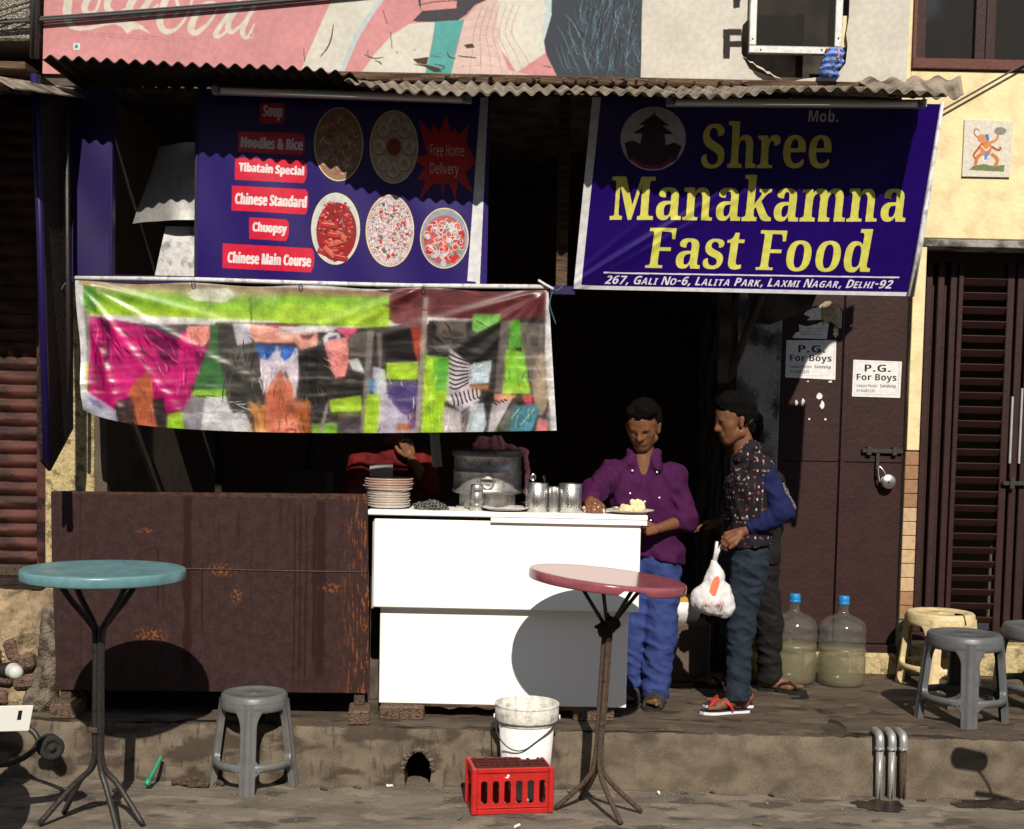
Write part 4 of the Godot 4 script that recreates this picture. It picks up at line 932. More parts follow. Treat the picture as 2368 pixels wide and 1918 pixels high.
# ------------------------------------------------------------------ helpers: soft solids (surface nets over joined tapered capsules)
func soft(bones: Array, cell: float, k: float, namp := 0.0, nfreq := 20.0, cuts := [], into: SurfaceTool = null, folds := Vector3.ZERO) -> ArrayMesh:
	# bones: [a, ra, b, rb] or [a, ra, b, rb, true] to carve. cuts: [point, normal]: what lies beyond is cut off
	var lo := Vector3(1e9, 1e9, 1e9)
	var hi := -lo
	for b in bones:
		if b.size() > 4: continue
		for e in [[b[0], b[1]], [b[2], b[3]]]:
			var m: float = e[1] + cell * 3.0 + k * 0.3 + namp
			lo = lo.min(e[0] - Vector3.ONE * m)
			hi = hi.max(e[0] + Vector3.ONE * m)
	var nx := int((hi.x - lo.x) / cell) + 2
	var ny := int((hi.y - lo.y) / cell) + 2
	var nz := int((hi.z - lo.z) / cell) + 2
	var F := PackedFloat32Array()
	F.resize(nx * ny * nz)
	F.fill(1.0)
	for pass_no in 2:
		if pass_no == 1 and namp > 0.0: roughen(F, lo, cell, nx, ny, nz, namp, nfreq, folds)
		for b in bones:
			var carve: bool = b.size() > 4
			if carve != (pass_no == 1): continue
			var a: Vector3 = b[0]
			var ba: Vector3 = b[2] - a
			var ra: float = b[1]
			var dr: float = b[3] - ra
			var inv := 1.0 / maxf(ba.length_squared(), 1e-9)
			var m := maxf(b[1], b[3]) + k + cell * 2.0 + namp
			var l: Vector3 = (a.min(b[2]) - Vector3.ONE * m - lo) / cell
			var u: Vector3 = (a.max(b[2]) + Vector3.ONE * m - lo) / cell
			for z in range(maxi(0, int(l.z)), mini(nz, int(u.z) + 1)):
				for y in range(maxi(0, int(l.y)), mini(ny, int(u.y) + 1)):
					var row := (z * ny + y) * nx
					for x in range(maxi(0, int(l.x)), mini(nx, int(u.x) + 1)):
						var pa := lo + Vector3(x, y, z) * cell - a
						var h := clampf(pa.dot(ba) * inv, 0.0, 1.0)
						var d := (pa - ba * h).length() - ra - dr * h
						var f := F[row + x]
						if carve:
							F[row + x] = maxf(f, -d)
						elif d < f + k:
							var t := maxf(k - absf(f - d), 0.0) / k
							F[row + x] = minf(f, d) - t * t * k * 0.25
	for c in cuts:
		var n: Vector3 = c[1]
		for z in nz:
			for y in ny:
				var row := (z * ny + y) * nx
				for x in nx:
					if F[row + x] < cell * 3.0:
						F[row + x] = maxf(F[row + x], (lo + Vector3(x, y, z) * cell - (c[0] as Vector3)).dot(n))
	var id := PackedInt32Array()
	id.resize(nx * ny * nz)
	id.fill(-1)
	var V := PackedVector3Array()
	var off := [0, 1, nx, nx + 1, nx * ny, nx * ny + 1, nx * ny + nx, nx * ny + nx + 1]
	var corner := [Vector3(0, 0, 0), Vector3(1, 0, 0), Vector3(0, 1, 0), Vector3(1, 1, 0), Vector3(0, 0, 1), Vector3(1, 0, 1), Vector3(0, 1, 1), Vector3(1, 1, 1)]
	var edges := [[0, 1], [2, 3], [4, 5], [6, 7], [0, 2], [1, 3], [4, 6], [5, 7], [0, 4], [1, 5], [2, 6], [3, 7]]
	for z in nz - 1:
		for y in ny - 1:
			var row := (z * ny + y) * nx
			for x in nx - 1:
				var i := row + x
				if F[i] > cell * 2.0: continue
				var ins := 0
				for o in off:
					if F[i + o] < 0.0: ins += 1
				if ins == 0 or ins == 8: continue
				var sum := Vector3.ZERO
				var cnt := 0
				for e in edges:
					var fa := F[i + off[e[0]]]
					var fb := F[i + off[e[1]]]
					if (fa < 0.0) != (fb < 0.0):
						sum += (corner[e[0]] as Vector3).lerp(corner[e[1]], fa / (fa - fb))
						cnt += 1
				id[i] = V.size()
				V.append(lo + (Vector3(x, y, z) + sum / cnt) * cell)
	var I := PackedInt32Array()
	var sx := 1
	var sy := nx
	var sz := nx * ny
	for z in range(1, nz - 1):
		for y in range(1, ny - 1):
			var row := (z * ny + y) * nx
			for x in range(1, nx - 1):
				var i := row + x
				var f := F[i]
				if absf(f) > cell * 2.0: continue
				for ax in [[sx, sy, sz], [sy, sz, sx], [sz, sx, sy]]:
					var g := F[i + ax[0]]
					if (f < 0.0) == (g < 0.0): continue
					var a := id[i]
					var b := id[i - ax[1]]
					var c := id[i - ax[1] - ax[2]]
					var d := id[i - ax[2]]
					if a < 0 or b < 0 or c < 0 or d < 0: continue
					if f < 0.0: I.append_array([a, c, b, a, d, c])
					else: I.append_array([a, b, c, a, c, d])
	var N := PackedVector3Array()
	N.resize(V.size())
	for t in range(0, I.size(), 3):
		var n := (V[I[t + 2]] - V[I[t]]).cross(V[I[t + 1]] - V[I[t]])
		N[I[t]] += n
		N[I[t + 1]] += n
		N[I[t + 2]] += n
	for i in N.size(): N[i] = N[i].normalized()
	if into:
		for i in I:
			into.set_normal(N[i])
			into.add_vertex(V[i])
		return null
	var arr := []
	arr.resize(Mesh.ARRAY_MAX)
	arr[Mesh.ARRAY_VERTEX] = V
	arr[Mesh.ARRAY_NORMAL] = N
	arr[Mesh.ARRAY_INDEX] = I
	var mesh := ArrayMesh.new()
	mesh.add_surface_from_arrays(Mesh.PRIMITIVE_TRIANGLES, arr)
	return mesh

func roughen(F: PackedFloat32Array, lo: Vector3, cell: float, nx: int, ny: int, nz: int, namp: float, nfreq: float, folds: Vector3) -> void:
	# folds: stretch of the creases of cloth along x, y, z; zero for plain lumps
	fnl.frequency = nfreq
	fnl.fractal_type = FastNoiseLite.FRACTAL_RIDGED if folds != Vector3.ZERO else FastNoiseLite.FRACTAL_FBM
	fnl.fractal_octaves = 2 if folds != Vector3.ZERO else 4
	var s := folds if folds != Vector3.ZERO else Vector3.ONE
	for z in nz:
		for y in ny:
			var row := (z * ny + y) * nx
			for x in nx:
				if absf(F[row + x]) < namp + cell * 2.0:
					F[row + x] += namp * (-1.0 if folds != Vector3.ZERO else 1.0) * maxf(-0.25 if folds != Vector3.ZERO else -9.0, fnl.get_noise_3d((lo.x + x * cell) * s.x, (lo.y + y * cell) * s.y + (lo.x + x * cell) * (0.5 if folds != Vector3.ZERO else 0.0), (lo.z + z * cell) * s.z)) - (namp * 0.15 if folds != Vector3.ZERO else 0.0)

# ------------------------------------------------------------------ helpers: prints (flat print computed into an image)
class Print:
	var img: Image
	var k: float
	var size: Vector2
	var host
	func _init(w_m: float, h_m: float, px_per_m: float, ground: Color, h) -> void:
		host = h
		k = px_per_m
		size = Vector2(w_m, h_m)
		img = Image.create(int(w_m * k), int(h_m * k), false, Image.FORMAT_RGB8)
		img.fill(ground)
	func px(x: float, y: float) -> Vector2:   # millimetres from the lower left corner
		return Vector2(x * 0.001 * k, img.get_height() - y * 0.001 * k)
	func fill(pts: Array, c: Color) -> void:   # pixel points, even-odd
		var lo := 1e9
		var hi := -1e9
		for p in pts:
			lo = minf(lo, p.y)
			hi = maxf(hi, p.y)
		for y in range(maxi(0, int(lo)), mini(img.get_height(), int(hi) + 1)):
			var yc := y + 0.5
			var xs := []
			for i in pts.size():
				var a: Vector2 = pts[i]
				var b: Vector2 = pts[(i + 1) % pts.size()]
				if (a.y <= yc) != (b.y <= yc): xs.append(a.x + (yc - a.y) / (b.y - a.y) * (b.x - a.x))
			xs.sort()
			for i in range(0, xs.size() - 1, 2):
				var x0 := maxi(0, int(round(xs[i])))
				var x1 := mini(img.get_width(), int(round(xs[i + 1])))
				if x1 > x0: img.fill_rect(Rect2i(x0, y, x1 - x0, 1), c)
	func poly(mm: Array, c: Color) -> void:
		var pts := []
		for i in range(0, mm.size(), 2): pts.append(px(mm[i], mm[i + 1]))
		fill(pts, c)
	func oval(x: float, y: float, rx: float, ry: float, c: Color) -> void:
		var pts := []
		for i in 48: pts.append(px(x + cos(TAU * i / 48) * rx, y + sin(TAU * i / 48) * ry))
		fill(pts, c)
	func stroke(mm: Array, w: Array, c: Color) -> void:
		var P := []
		var R := []
		var n := mm.size() / 2
		for i in n - 1:
			var p := []
			for j in [i - 1, i, i + 1, i + 2]:
				var q := clampi(j, 0, n - 1)
				p.append(px(mm[q * 2], mm[q * 2 + 1]))
			for s in 5:
				P.append((p[1] as Vector2).cubic_interpolate(p[2], p[0], p[3], s / 5.0))
				R.append(lerpf(w[i], w[i + 1], s / 5.0) * 0.0005 * k)
		P.append(px(mm[-2], mm[-1]))
		R.append(w[-1] * 0.0005 * k)
		var left := []
		var right := []
		for i in P.size():
			var d: Vector2 = (P[mini(i + 1, P.size() - 1)] - P[maxi(i - 1, 0)]).normalized()
			var s := Vector2(-d.y, d.x) * maxf(R[i], 0.5)
			left.append(P[i] + s)
			right.push_front(P[i] - s)
		for i in P.size() - 1:
			fill([left[i], left[i + 1], right[P.size() - 2 - i], right[P.size() - 1 - i]], c)
	func text(mm: Array, s: String, style: String, c: Color) -> void:   # mm: lower left, lower right, upper left of the lettering
		var bl := px(mm[0], mm[1])
		var du := px(mm[2], mm[3]) - bl
		var dv := px(mm[4], mm[5]) - bl
		var tris: Array = host.glyphs(s, style)
		var bold := {"imp": 4.6, "serif": 1.6, "caps": 0.5}.get(style, 0.0) as float   # millimetres the strokes are widened by
		var moves := [Vector2.ZERO]
		if bold > 0.0:
			for i in 8: moves.append(Vector2(cos(TAU * i / 8), sin(TAU * i / 8) * 0.6) * bold * 0.0005 * k)
		for m in moves:
			for t in range(0, tris.size(), 3):
				var q := []
				for j in 3: q.append(bl + du * tris[t + j].x + dv * tris[t + j].y + m)
				fill(q, c)
	func run(rows: Array) -> void:
		for r in rows:
			var c := Color8(r[1], r[2], r[3])
			match r[0]:
				"p": poly(r[4], c)
				"e": oval(r[4][0], r[4][1], r[4][2], r[4][3], c)
				"s": stroke(r[4], r[5], c)
				"t": text(r[4], r[5], r[6], c)
	func soften(times: int) -> void:   # as a photographic print is less sharp than drawn edges
		var w := img.get_width()
		var h := img.get_height()
		for i in times: img.shrink_x2()
		img.resize(w, h, Image.INTERPOLATE_CUBIC)
	func grain(amount: float, scale: float, seed_no: int) -> void:   # small uneven ink and dust
		var n := FastNoiseLite.new()
		n.seed = seed_no
		n.frequency = scale
		for y in img.get_height():
			for x in img.get_width():
				var v := 1.0 + amount * n.get_noise_2d(x, y)
				var q := img.get_pixel(x, y)
				img.set_pixel(x, y, Color(q.r * v, q.g * v, q.b * v))

func glyphs(s: String, style: String) -> Array:   # triangles of a line of lettering, scaled to 0..1 by 0..1
	var f := SystemFont.new()
	f.font_names = PackedStringArray(["Droid Serif" if style == "serif" else "Droid Sans"])
	f.font_weight = 400 if style in ["sans"] else 700
	var v := FontVariation.new()
	v.base_font = f
	var out := []
	var pen := 0.0
	var parts := []
	if style == "caps":
		for ch in s: parts.append([ch.to_upper(), 64 if ch == ch.to_upper() else 50])
	else:
		parts.append([s, 64])
	for p in parts:
		if p[0] != " ":
			var tm := TextMesh.new()
			tm.text = p[0]
			tm.font = v
			tm.font_size = p[1]
			tm.pixel_size = 0.01
			tm.depth = 0.0
			tm.curve_step = 1.0
			tm.horizontal_alignment = HORIZONTAL_ALIGNMENT_LEFT
			tm.vertical_alignment = VERTICAL_ALIGNMENT_BOTTOM
			var a := tm.surface_get_arrays(0) if tm.get_surface_count() else []
			if a.size():
				var vs: PackedVector3Array = a[Mesh.ARRAY_VERTEX]
				var ix = a[Mesh.ARRAY_INDEX]
				var w := 0.0
				var x0 := 1e9
				for q in vs:
					w = maxf(w, q.x)
					x0 = minf(x0, q.x)
				if ix == null: ix = PackedInt32Array(range(vs.size()))
				var shift := pen - x0 if style == "caps" else 0.0
				var lift := 0.0
				if style == "caps":
					lift = 1e9
					for q in vs: lift = minf(lift, q.y)
					if p[0] == "-": lift -= 0.2
					if p[0] == ",": lift += 0.06
				for i in ix: out.append(Vector2(vs[i].x + shift + (vs[i].y * 0.16 if style == "caps" else 0.0), vs[i].y - lift))
				pen += w - x0 + (0.07 if style == "caps" else 0.0)
		else:
			pen += 0.2
	var lo := Vector2(1e9, 1e9)
	var hi := -lo
	for q in out:
		lo = lo.min(q)
		hi = hi.max(q)
	for i in out.size(): out[i] = (out[i] - lo) / (hi - lo)
	return out

# ------------------------------------------------------------------ helpers: materials
func noise_tex(seed_no: int, freq: float, stops: Array, octaves := 4, warp := 0.0, kind := FastNoiseLite.TYPE_SIMPLEX_SMOOTH, size := 512) -> NoiseTexture2D:
	var n := FastNoiseLite.new()
	n.noise_type = kind
	n.seed = seed_no
	n.frequency = freq
	n.fractal_octaves = octaves
	if warp > 0.0:
		n.domain_warp_enabled = true
		n.domain_warp_amplitude = warp
	var g := Gradient.new()
	var offs := PackedFloat32Array()
	var cols := PackedColorArray()
	for s in stops:
		offs.append(s[0])
		cols.append(Color(s[1], s[1], s[1]) if (s[1] is float or s[1] is int) else s[1])
	g.offsets = offs
	g.colors = cols
	var t := NoiseTexture2D.new()
	t.width = size
	t.height = size
	t.seamless = true
	t.noise = n
	t.color_ramp = g
	return t

func mat(lin: Color, rough := 0.8, tex: Texture2D = null, scale = 1.0, detail: Texture2D = null, dscale = 1.0, bump := 0.0, metal := 0.0) -> StandardMaterial3D:
	var m := StandardMaterial3D.new()
	m.albedo_color = lin.linear_to_srgb()
	m.roughness = rough
	m.metallic = metal
	if metal == 0.0 and rough >= 0.5: m.metallic_specular = 0.28 if rough >= 0.75 else 0.36
	if tex or bump > 0.0:
		m.uv1_triplanar = true
		m.uv1_world_triplanar = true
		m.uv1_scale = scale if scale is Vector3 else Vector3.ONE * scale
	if tex: m.albedo_texture = tex
	if detail:
		m.detail_enabled = true
		m.detail_albedo = detail
		m.detail_blend_mode = BaseMaterial3D.BLEND_MODE_MUL
		m.detail_uv_layer = BaseMaterial3D.DETAIL_UV_2
		m.uv2_triplanar = true
		m.uv2_world_triplanar = true
		m.uv2_scale = dscale if dscale is Vector3 else Vector3.ONE * dscale
	if bump > 0.0:
		m.heightmap_enabled = true
		m.heightmap_texture = T.rough
		m.heightmap_scale = bump
	return m

func print_mat(img: Image, tint := Color(0.78, 0.78, 0.78), rough := 0.45) -> StandardMaterial3D:
	var m := StandardMaterial3D.new()
	m.albedo_texture = ImageTexture.create_from_image(img)
	m.albedo_color = tint.linear_to_srgb()
	m.roughness = rough
	if rough >= 0.55: m.metallic_specular = 0.3
	m.texture_repeat = false
	return m

func glassy(lin: Color, alpha: float, rough := 0.08) -> StandardMaterial3D:
	var m := mat(lin, rough)
	m.transparency = BaseMaterial3D.TRANSPARENCY_ALPHA
	m.albedo_color.a = alpha
	return m

# ------------------------------------------------------------------ textures and materials
func make_materials() -> void:
	T.rough = noise_tex(11, 0.05, [[0.0, 0.0], [1.0, 1.0]], 5)
	T.mottle = noise_tex(3, 0.011, [[0.25, 0.62], [0.5, 0.84], [0.75, 1.0]], 5)
	T.grime = noise_tex(7, 0.008, [[0.2, 0.38], [0.42, 0.7], [0.55, 0.92], [0.8, 1.0]], 6, 25.0)
	T.speck = noise_tex(19, 0.16, [[0.2, 0.66], [0.5, 0.93], [0.8, 1.0]], 3)
	T.scuff = noise_tex(23, 0.02, [[0.2, 0.62], [0.4, 0.92], [0.64, 1.0], [0.8, 0.88]], 6, 30.0)
	T.pale = noise_tex(5, 0.012, [[0.2, 0.9], [0.5, 0.97], [0.8, 1.0]], 5)
	T.weave = noise_tex(29, 0.3, [[0.2, 0.78], [0.8, 1.0]], 2)
	T.dirt = noise_tex(47, 0.007, [[0.15, 0.62], [0.4, 0.8], [0.55, 0.9], [0.8, 1.0]], 8, 18.0, FastNoiseLite.TYPE_SIMPLEX_SMOOTH, 1024)
	T.grit = noise_tex(53, 0.11, [[0.15, 0.55], [0.35, 0.86], [0.6, 0.97], [0.85, 1.0]], 4, 0.0, FastNoiseLite.TYPE_SIMPLEX_SMOOTH, 1024)
	# setting
	M.ground = mat(Color(0.235, 0.192, 0.148), 0.95, T.grit, 1.1, T.dirt, 0.31, 0.35)
	M.platform_top = mat(Color(0.1, 0.076, 0.058), 0.75, T.grit, 1.3, T.grime, 0.47, 0.4)
	M.plinth = mat(Color(0.15, 0.108, 0.074), 0.92, T.grime, Vector3(0.7, 1.2, 0.7), T.speck, 2.4, 0.7)
	M.cement = mat(Color(0.24, 0.2, 0.155), 0.95, T.grime, 2.3, T.speck, 3.5, 1.3)
	M.rubble = mat(Color(0.36, 0.27, 0.17), 0.95, T.scuff, 1.3, T.grime, 1.1, 1.4)
	M.cream = mat(Color(0.72, 0.6, 0.36), 0.88, T.pale, 0.9, null, 1.0, 0.2)
	M.cream_dirty = mat(Color(0.55, 0.44, 0.24), 0.9, T.scuff, 1.2, T.speck, 2.0, 0.5)
	M.stone_wall = mat(Color(0.62, 0.55, 0.44), 0.95, T.scuff, 3.2, T.grit, 1.5, 4.0)
	M.whitewash = mat(Color(0.4, 0.38, 0.36), 0.9, T.grime, 0.9, T.speck, 1.6, 0.3)
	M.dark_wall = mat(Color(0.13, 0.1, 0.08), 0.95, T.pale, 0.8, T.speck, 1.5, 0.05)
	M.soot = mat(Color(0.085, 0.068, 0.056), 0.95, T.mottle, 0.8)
	M.brick = mat(Color(0.2, 0.13, 0.095), 0.95, T.scuff, 3.2, T.speck, 5.0, 1.2)
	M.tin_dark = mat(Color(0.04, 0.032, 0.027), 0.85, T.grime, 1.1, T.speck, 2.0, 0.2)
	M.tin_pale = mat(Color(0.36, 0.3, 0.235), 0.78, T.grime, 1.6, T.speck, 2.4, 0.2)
	M.wood_dark = mat(Color(0.045, 0.03, 0.024), 0.85, T.mottle, Vector3(1.0, 6.0, 6.0), T.speck, 2.0, 0.4)
	M.beam = mat(Color(0.16, 0.1, 0.065), 0.85, T.mottle, Vector3(0.6, 5.0, 5.0), T.speck, 2.0, 0.4)
	# metal and paint
	M.maroon = mat(Color(0.034, 0.0115, 0.011), 0.58, T.pale, 0.7, T.speck, 1.4, 0.12)
	M.maroon_dark = mat(Color(0.034, 0.0105, 0.0105), 0.6, T.pale, 0.9, T.speck, 1.4, 0.12)
	M.shutter = mat(Color(0.11, 0.035, 0.026), 0.62, T.grime, Vector3(0.8, 3.0, 1.0), T.speck, 2.0, 0.15)
	M.frame_red = mat(Color(0.085, 0.028, 0.024), 0.6, T.grime, 1.4, T.speck, 2.0, 0.15)
	M.purple = mat(Color(0.014, 0.005, 0.085), 0.5, T.pale, 0.8, T.speck, 1.4)
	M.white_paint = mat(Color(0.82, 0.82, 0.8), 0.42)
	M.white_strip = mat(Color(0.68, 0.68, 0.7), 0.55, T.pale, 0.9, T.scuff, 1.2)
	M.steel = mat(Color(0.62, 0.61, 0.59), 0.38, T.pale, 2.0, null, 1.0, 0.0, 1.0)
	M.aluminium = mat(Color(0.42, 0.41, 0.4), 0.5, T.scuff, 2.0, T.pale, 3.0, 0.05, 0.75)
	M.galv = mat(Color(0.5, 0.5, 0.5), 0.45, T.pale, 4.0, T.speck, 4.0, 0.05, 0.55)
	M.iron = mat(Color(0.05, 0.043, 0.04), 0.5, T.scuff, 4.0, T.speck, 6.0, 0.1, 0.3)
	M.rusty_iron = mat(Color(0.105, 0.072, 0.055), 0.8, T.scuff, 5.0, T.speck, 6.0, 0.3)
	M.black = mat(Color(0.009, 0.0085, 0.009), 0.7)
	M.rubber = mat(Color(0.03, 0.028, 0.027), 0.85, T.speck, 6.0)
	M.chrome = mat(Color(0.6, 0.6, 0.6), 0.15, null, 1.0, null, 1.0, 0.0, 1.0)
	M.lamp_body = mat(Color(0.34, 0.34, 0.35), 0.45, T.pale, 1.0)
	M.cable = mat(Color(0.055, 0.052, 0.055), 0.6)
	# plastics
	M.grey_plastic = mat(Color(0.145, 0.147, 0.15), 0.42, T.pale, 1.6, T.speck, 5.0, 0.06)
	M.slate_plastic = mat(Color(0.115, 0.12, 0.128), 0.42, T.pale, 1.6, T.speck, 5.0, 0.06)
	M.cream_plastic = mat(Color(0.62, 0.49, 0.28), 0.5, T.pale, 1.8, T.pale, 4.0, 0.08)
	M.blue_plastic = mat(Color(0.115, 0.245, 0.275), 0.33, T.pale, 0.9, T.pale, 3.0, 0.05)
	M.pink_plastic = mat(Color(0.27, 0.075, 0.095), 0.2, T.pale, 1.4, T.pale, 4.0, 0.02)
	M.red_plastic = mat(Color(0.55, 0.014, 0.011), 0.45, T.pale, 2.0, T.speck, 4.0, 0.08)
	M.crate_dirt = mat(Color(0.15, 0.03, 0.025), 0.9, T.scuff, 9.0, T.speck, 8.0, 0.6)
	M.white_plastic = mat(Color(0.76, 0.76, 0.76), 0.45, T.pale, 1.6, T.pale, 3.0)
	M.bucket_stain = mat(Color(0.7, 0.68, 0.64), 0.6, T.scuff, 2.0, T.pale, 5.0)
	M.cap_blue = mat(Color(0.008, 0.17, 0.42), 0.4)
	M.ceramic = mat(Color(0.74, 0.69, 0.63), 0.3)
	M.paper = mat(Color(0.66, 0.66, 0.66), 0.9, T.pale, 4.0)
	M.food = mat(Color(0.66, 0.56, 0.33), 0.5, T.pale, 12.0)
	M.green = mat(Color(0.015, 0.2, 0.11), 0.4)
	M.pink_cloth = mat(Color(0.8, 0.3, 0.34), 0.9, T.weave, 6.0)
	M.skin = mat(Color(0.2, 0.084, 0.042), 0.55, T.pale, 9.0, T.speck, 12.0)
	M.skin.subsurf_scatter_enabled = true
	M.skin.subsurf_scatter_strength = 0.05
	M.hair = mat(Color(0.007, 0.006, 0.006), 0.6, T.mottle, 14.0, null, 1.0, 0.5)
	M.hair.metallic_specular = 0.15
	M.eye_white = mat(Color(0.5, 0.47, 0.44), 0.2)
	M.iris = mat(Color(0.02, 0.01, 0.006), 0.15)

# ------------------------------------------------------------------ setting
func build_ground() -> void:
	structure("ground", sheet(60, 60, func(u: float, v: float) -> Vector3:
		var x := lerpf(-14.0, 14.0, u)
		var z := lerpf(22.0, -6.0, v)
		return Vector3(x, -0.012, z)), M.ground)
	# worn cement surface of the street in front of the platform
	var rw := 7.2
	var rd := 2.4
	var ri := Image.create(2048, 683, false, Image.FORMAT_RGB8)
	var a1 := FastNoiseLite.new()
	a1.seed = 91
	a1.frequency = 0.006
	a1.fractal_octaves = 6
	var a2 := FastNoiseLite.new()
	a2.seed = 17
	a2.frequency = 0.05
	a2.fractal_octaves = 3
	rng.seed = 71
	for py in 683:
		for px in 2048:
			var big := a1.get_noise_2d(px * 0.8, py * 1.9)
			var mid := a2.get_noise_2d(px * 0.6, py * 1.6)
			var c := Color(0.165, 0.139, 0.112).lerp(Color(0.1, 0.086, 0.071), clampf(0.45 + big * 1.1 + mid * 0.5, 0.0, 1.0))
			var oil := a1.get_noise_2d(px * 1.3 + 3000.0, py * 2.6 + 500.0) - 0.26
			if oil > 0.0: c = c.lerp(Color(0.05, 0.041, 0.034), clampf(oil * 6.0, 0.0, 0.75))
			var dust := a1.get_noise_2d(px * 1.6 + 7000.0, py * 3.0) - 0.2
			if dust > 0.0: c = c.lerp(Color(0.23, 0.195, 0.155), clampf(dust * 4.0, 0.0, 0.6))
			var g := rng.randf_range(0.78, 1.18)
			ri.set_pixel(px, py, Color(c.r * g, c.g * g, c.b * g).linear_to_srgb())
	for i in 26:   # cracks
		var p := Vector2(rng.randf() * 2048.0, rng.randf() * 500.0)
		var d := rng.randf_range(-0.5, 0.5) + (PI if i % 2 else 0.0)
		for k in rng.randi_range(30, 160):
			d += rng.randf_range(-0.5, 0.5)
			p += Vector2(cos(d), sin(d) * 0.6) * 2.0
			if p.x < 2 or p.y < 2 or p.x > 2044 or p.y > 680: break
			ri.fill_rect(Rect2i(int(p.x), int(p.y), rng.randi_range(1, 3), 1), Color(0.05, 0.04, 0.033).linear_to_srgb())
	structure("street", sheet(120, 40, func(u: float, v: float) -> Vector3:
		var x := lerpf(-3.6, 3.6, u)
		var z := lerpf(2.4, 0.0, v)
		return Vector3(x, 0.0045 * a2.get_noise_2d(x * 60.0, z * 60.0) - 0.002, z)), print_mat(ri, Color.WHITE, 0.95))
	# raised concrete platform with an arched drain hole through its face
	var top := []
	var x := 3.6
	rng.seed = 5
	while x > -3.4:
		top.append(Vector2(x, 0.28 + rng.randf_range(-0.004, 0.004)))
		x -= 0.09
	var poly := [Vector2(-3.4, -0.1)]
	var arch := [[-0.482, 0.02], [-0.486, 0.075], [-0.468, 0.128], [-0.442, 0.158], [-0.418, 0.166], [-0.392, 0.152], [-0.366, 0.118], [-0.354, 0.07], [-0.362, 0.02]]
	poly.append(Vector2(-0.478, -0.1))
	for p in arch: poly.append(Vector2(p[0], p[1]))
	poly.append(Vector2(-0.366, -0.1))
	poly.append(Vector2(3.6, -0.1))
	for p in top: poly.append(p)
	var st := tool()
	extrude(st, PackedVector2Array(poly), Transform3D(Basis.IDENTITY, Vector3(0, 0, -0.02)), 3.4)
	var pl := structure("platform", done(st), M.platform_top)
	# plastered face, a little proud and uneven, with its own stains
	var W := 7.0
	var img := Image.create(2048, 128, false, Image.FORMAT_RGB8)
	var n1 := FastNoiseLite.new()
	n1.seed = 41
	n1.frequency = 0.016
	n1.fractal_octaves = 6
	var n2 := FastNoiseLite.new()
	n2.seed = 77
	n2.frequency = 0.03
	rng.seed = 18
	for y in 128:
		for xx in 2048:
			var s := n1.get_noise_2d(xx * 1.1, y * 1.2) + 0.55 * n2.get_noise_2d(xx * 9.0, y * 9.0)
			var left := smoothstep(1350.0, 800.0, xx)
			var drip := maxf(0.0, n2.get_noise_2d(xx * 2.6, y * 0.5) - 0.2) * left
			var wet := maxf(0.0, n1.get_noise_2d(xx * 0.6 + 900.0, y * 1.3) - 0.03) * (0.35 + left)
			var c := Color(0.148, 0.119, 0.09).lerp(Color(0.092, 0.073, 0.056), clampf(0.45 + s * 1.3, 0.0, 1.0))
			c = c.lerp(Color(0.04, 0.029, 0.022), clampf(drip * 2.0 + wet * 2.2, 0.0, 0.8))
			var g := rng.randf_range(0.86, 1.1)
			img.set_pixel(xx, y, Color(c.r * g, c.g * g, c.b * g).linear_to_srgb())
	var fm := print_mat(img, Color.WHITE, 0.95)
	var relief := FastNoiseLite.new()
	relief.seed = 6
	relief.fractal_octaves = 5
	relief.frequency = 5.0
	for span in [[-3.4, -0.62], [-0.22, 3.6]]:
		var fs := put(pl, "front_face", sheet(int((span[1] - span[0]) * 60.0), 20, func(u: float, v: float) -> Vector3:
			var xx := lerpf(span[0], span[1], u)
			var yy := lerpf(-0.02, 0.272 + 0.012 * relief.get_noise_1d(xx * 2.0), v)
			return Vector3(xx, yy, 0.002 + 0.009 * relief.get_noise_2d(xx, yy * 1.2) - 0.018 * pow(v, 8.0)), Vector3(0, 0, -0.03)), fm)
		var arr: Array = (fs.mesh as ArrayMesh).surface_get_arrays(0)
		var V: PackedVector3Array = arr[Mesh.ARRAY_VERTEX]
		var uv := PackedVector2Array()
		for q in V: uv.append(Vector2((q.x + 3.4) / W, 1.0 - (q.y + 0.1) / 0.39))
		arr[Mesh.ARRAY_TEX_UV] = uv
		var am := ArrayMesh.new()
		am.add_surface_from_arrays(Mesh.PRIMITIVE_TRIANGLES, arr)
		fs.mesh = am
	var fp := [Vector2(-0.625, -0.02), Vector2(-0.478, -0.02)]
	for p in arch: fp.append(Vector2(p[0], p[1]))
	fp.append_array([Vector2(-0.366, -0.02), Vector2(-0.215, -0.02), Vector2(-0.215, 0.272), Vector2(-0.42, 0.27), Vector2(-0.625, 0.274)])
	st = tool()
	extrude(st, PackedVector2Array(fp), Transform3D(Basis.IDENTITY, Vector3(0, 0, 0.0015)), 0.02, Rect2(-3.4, -0.1, W, 0.39))
	put(pl, "front_face", done(st), fm)
	# trodden surface of the platform
	put(pl, "floor_surface", sheet(90, 30, func(u: float, v: float) -> Vector3:
		var fx := lerpf(-2.3, 3.6, u)
		var fz := lerpf(-0.03, -1.75, v)
		return Vector3(fx, 0.2835 + 0.003 * a2.get_noise_2d(fx * 60.0 + 50.0, fz * 60.0) - (0.006 if v < 0.01 else 0.0), fz)), print_mat(ri, Color(0.56, 0.51, 0.47), 0.8))
	# broken rim of the drain hole
	rng.seed = 9
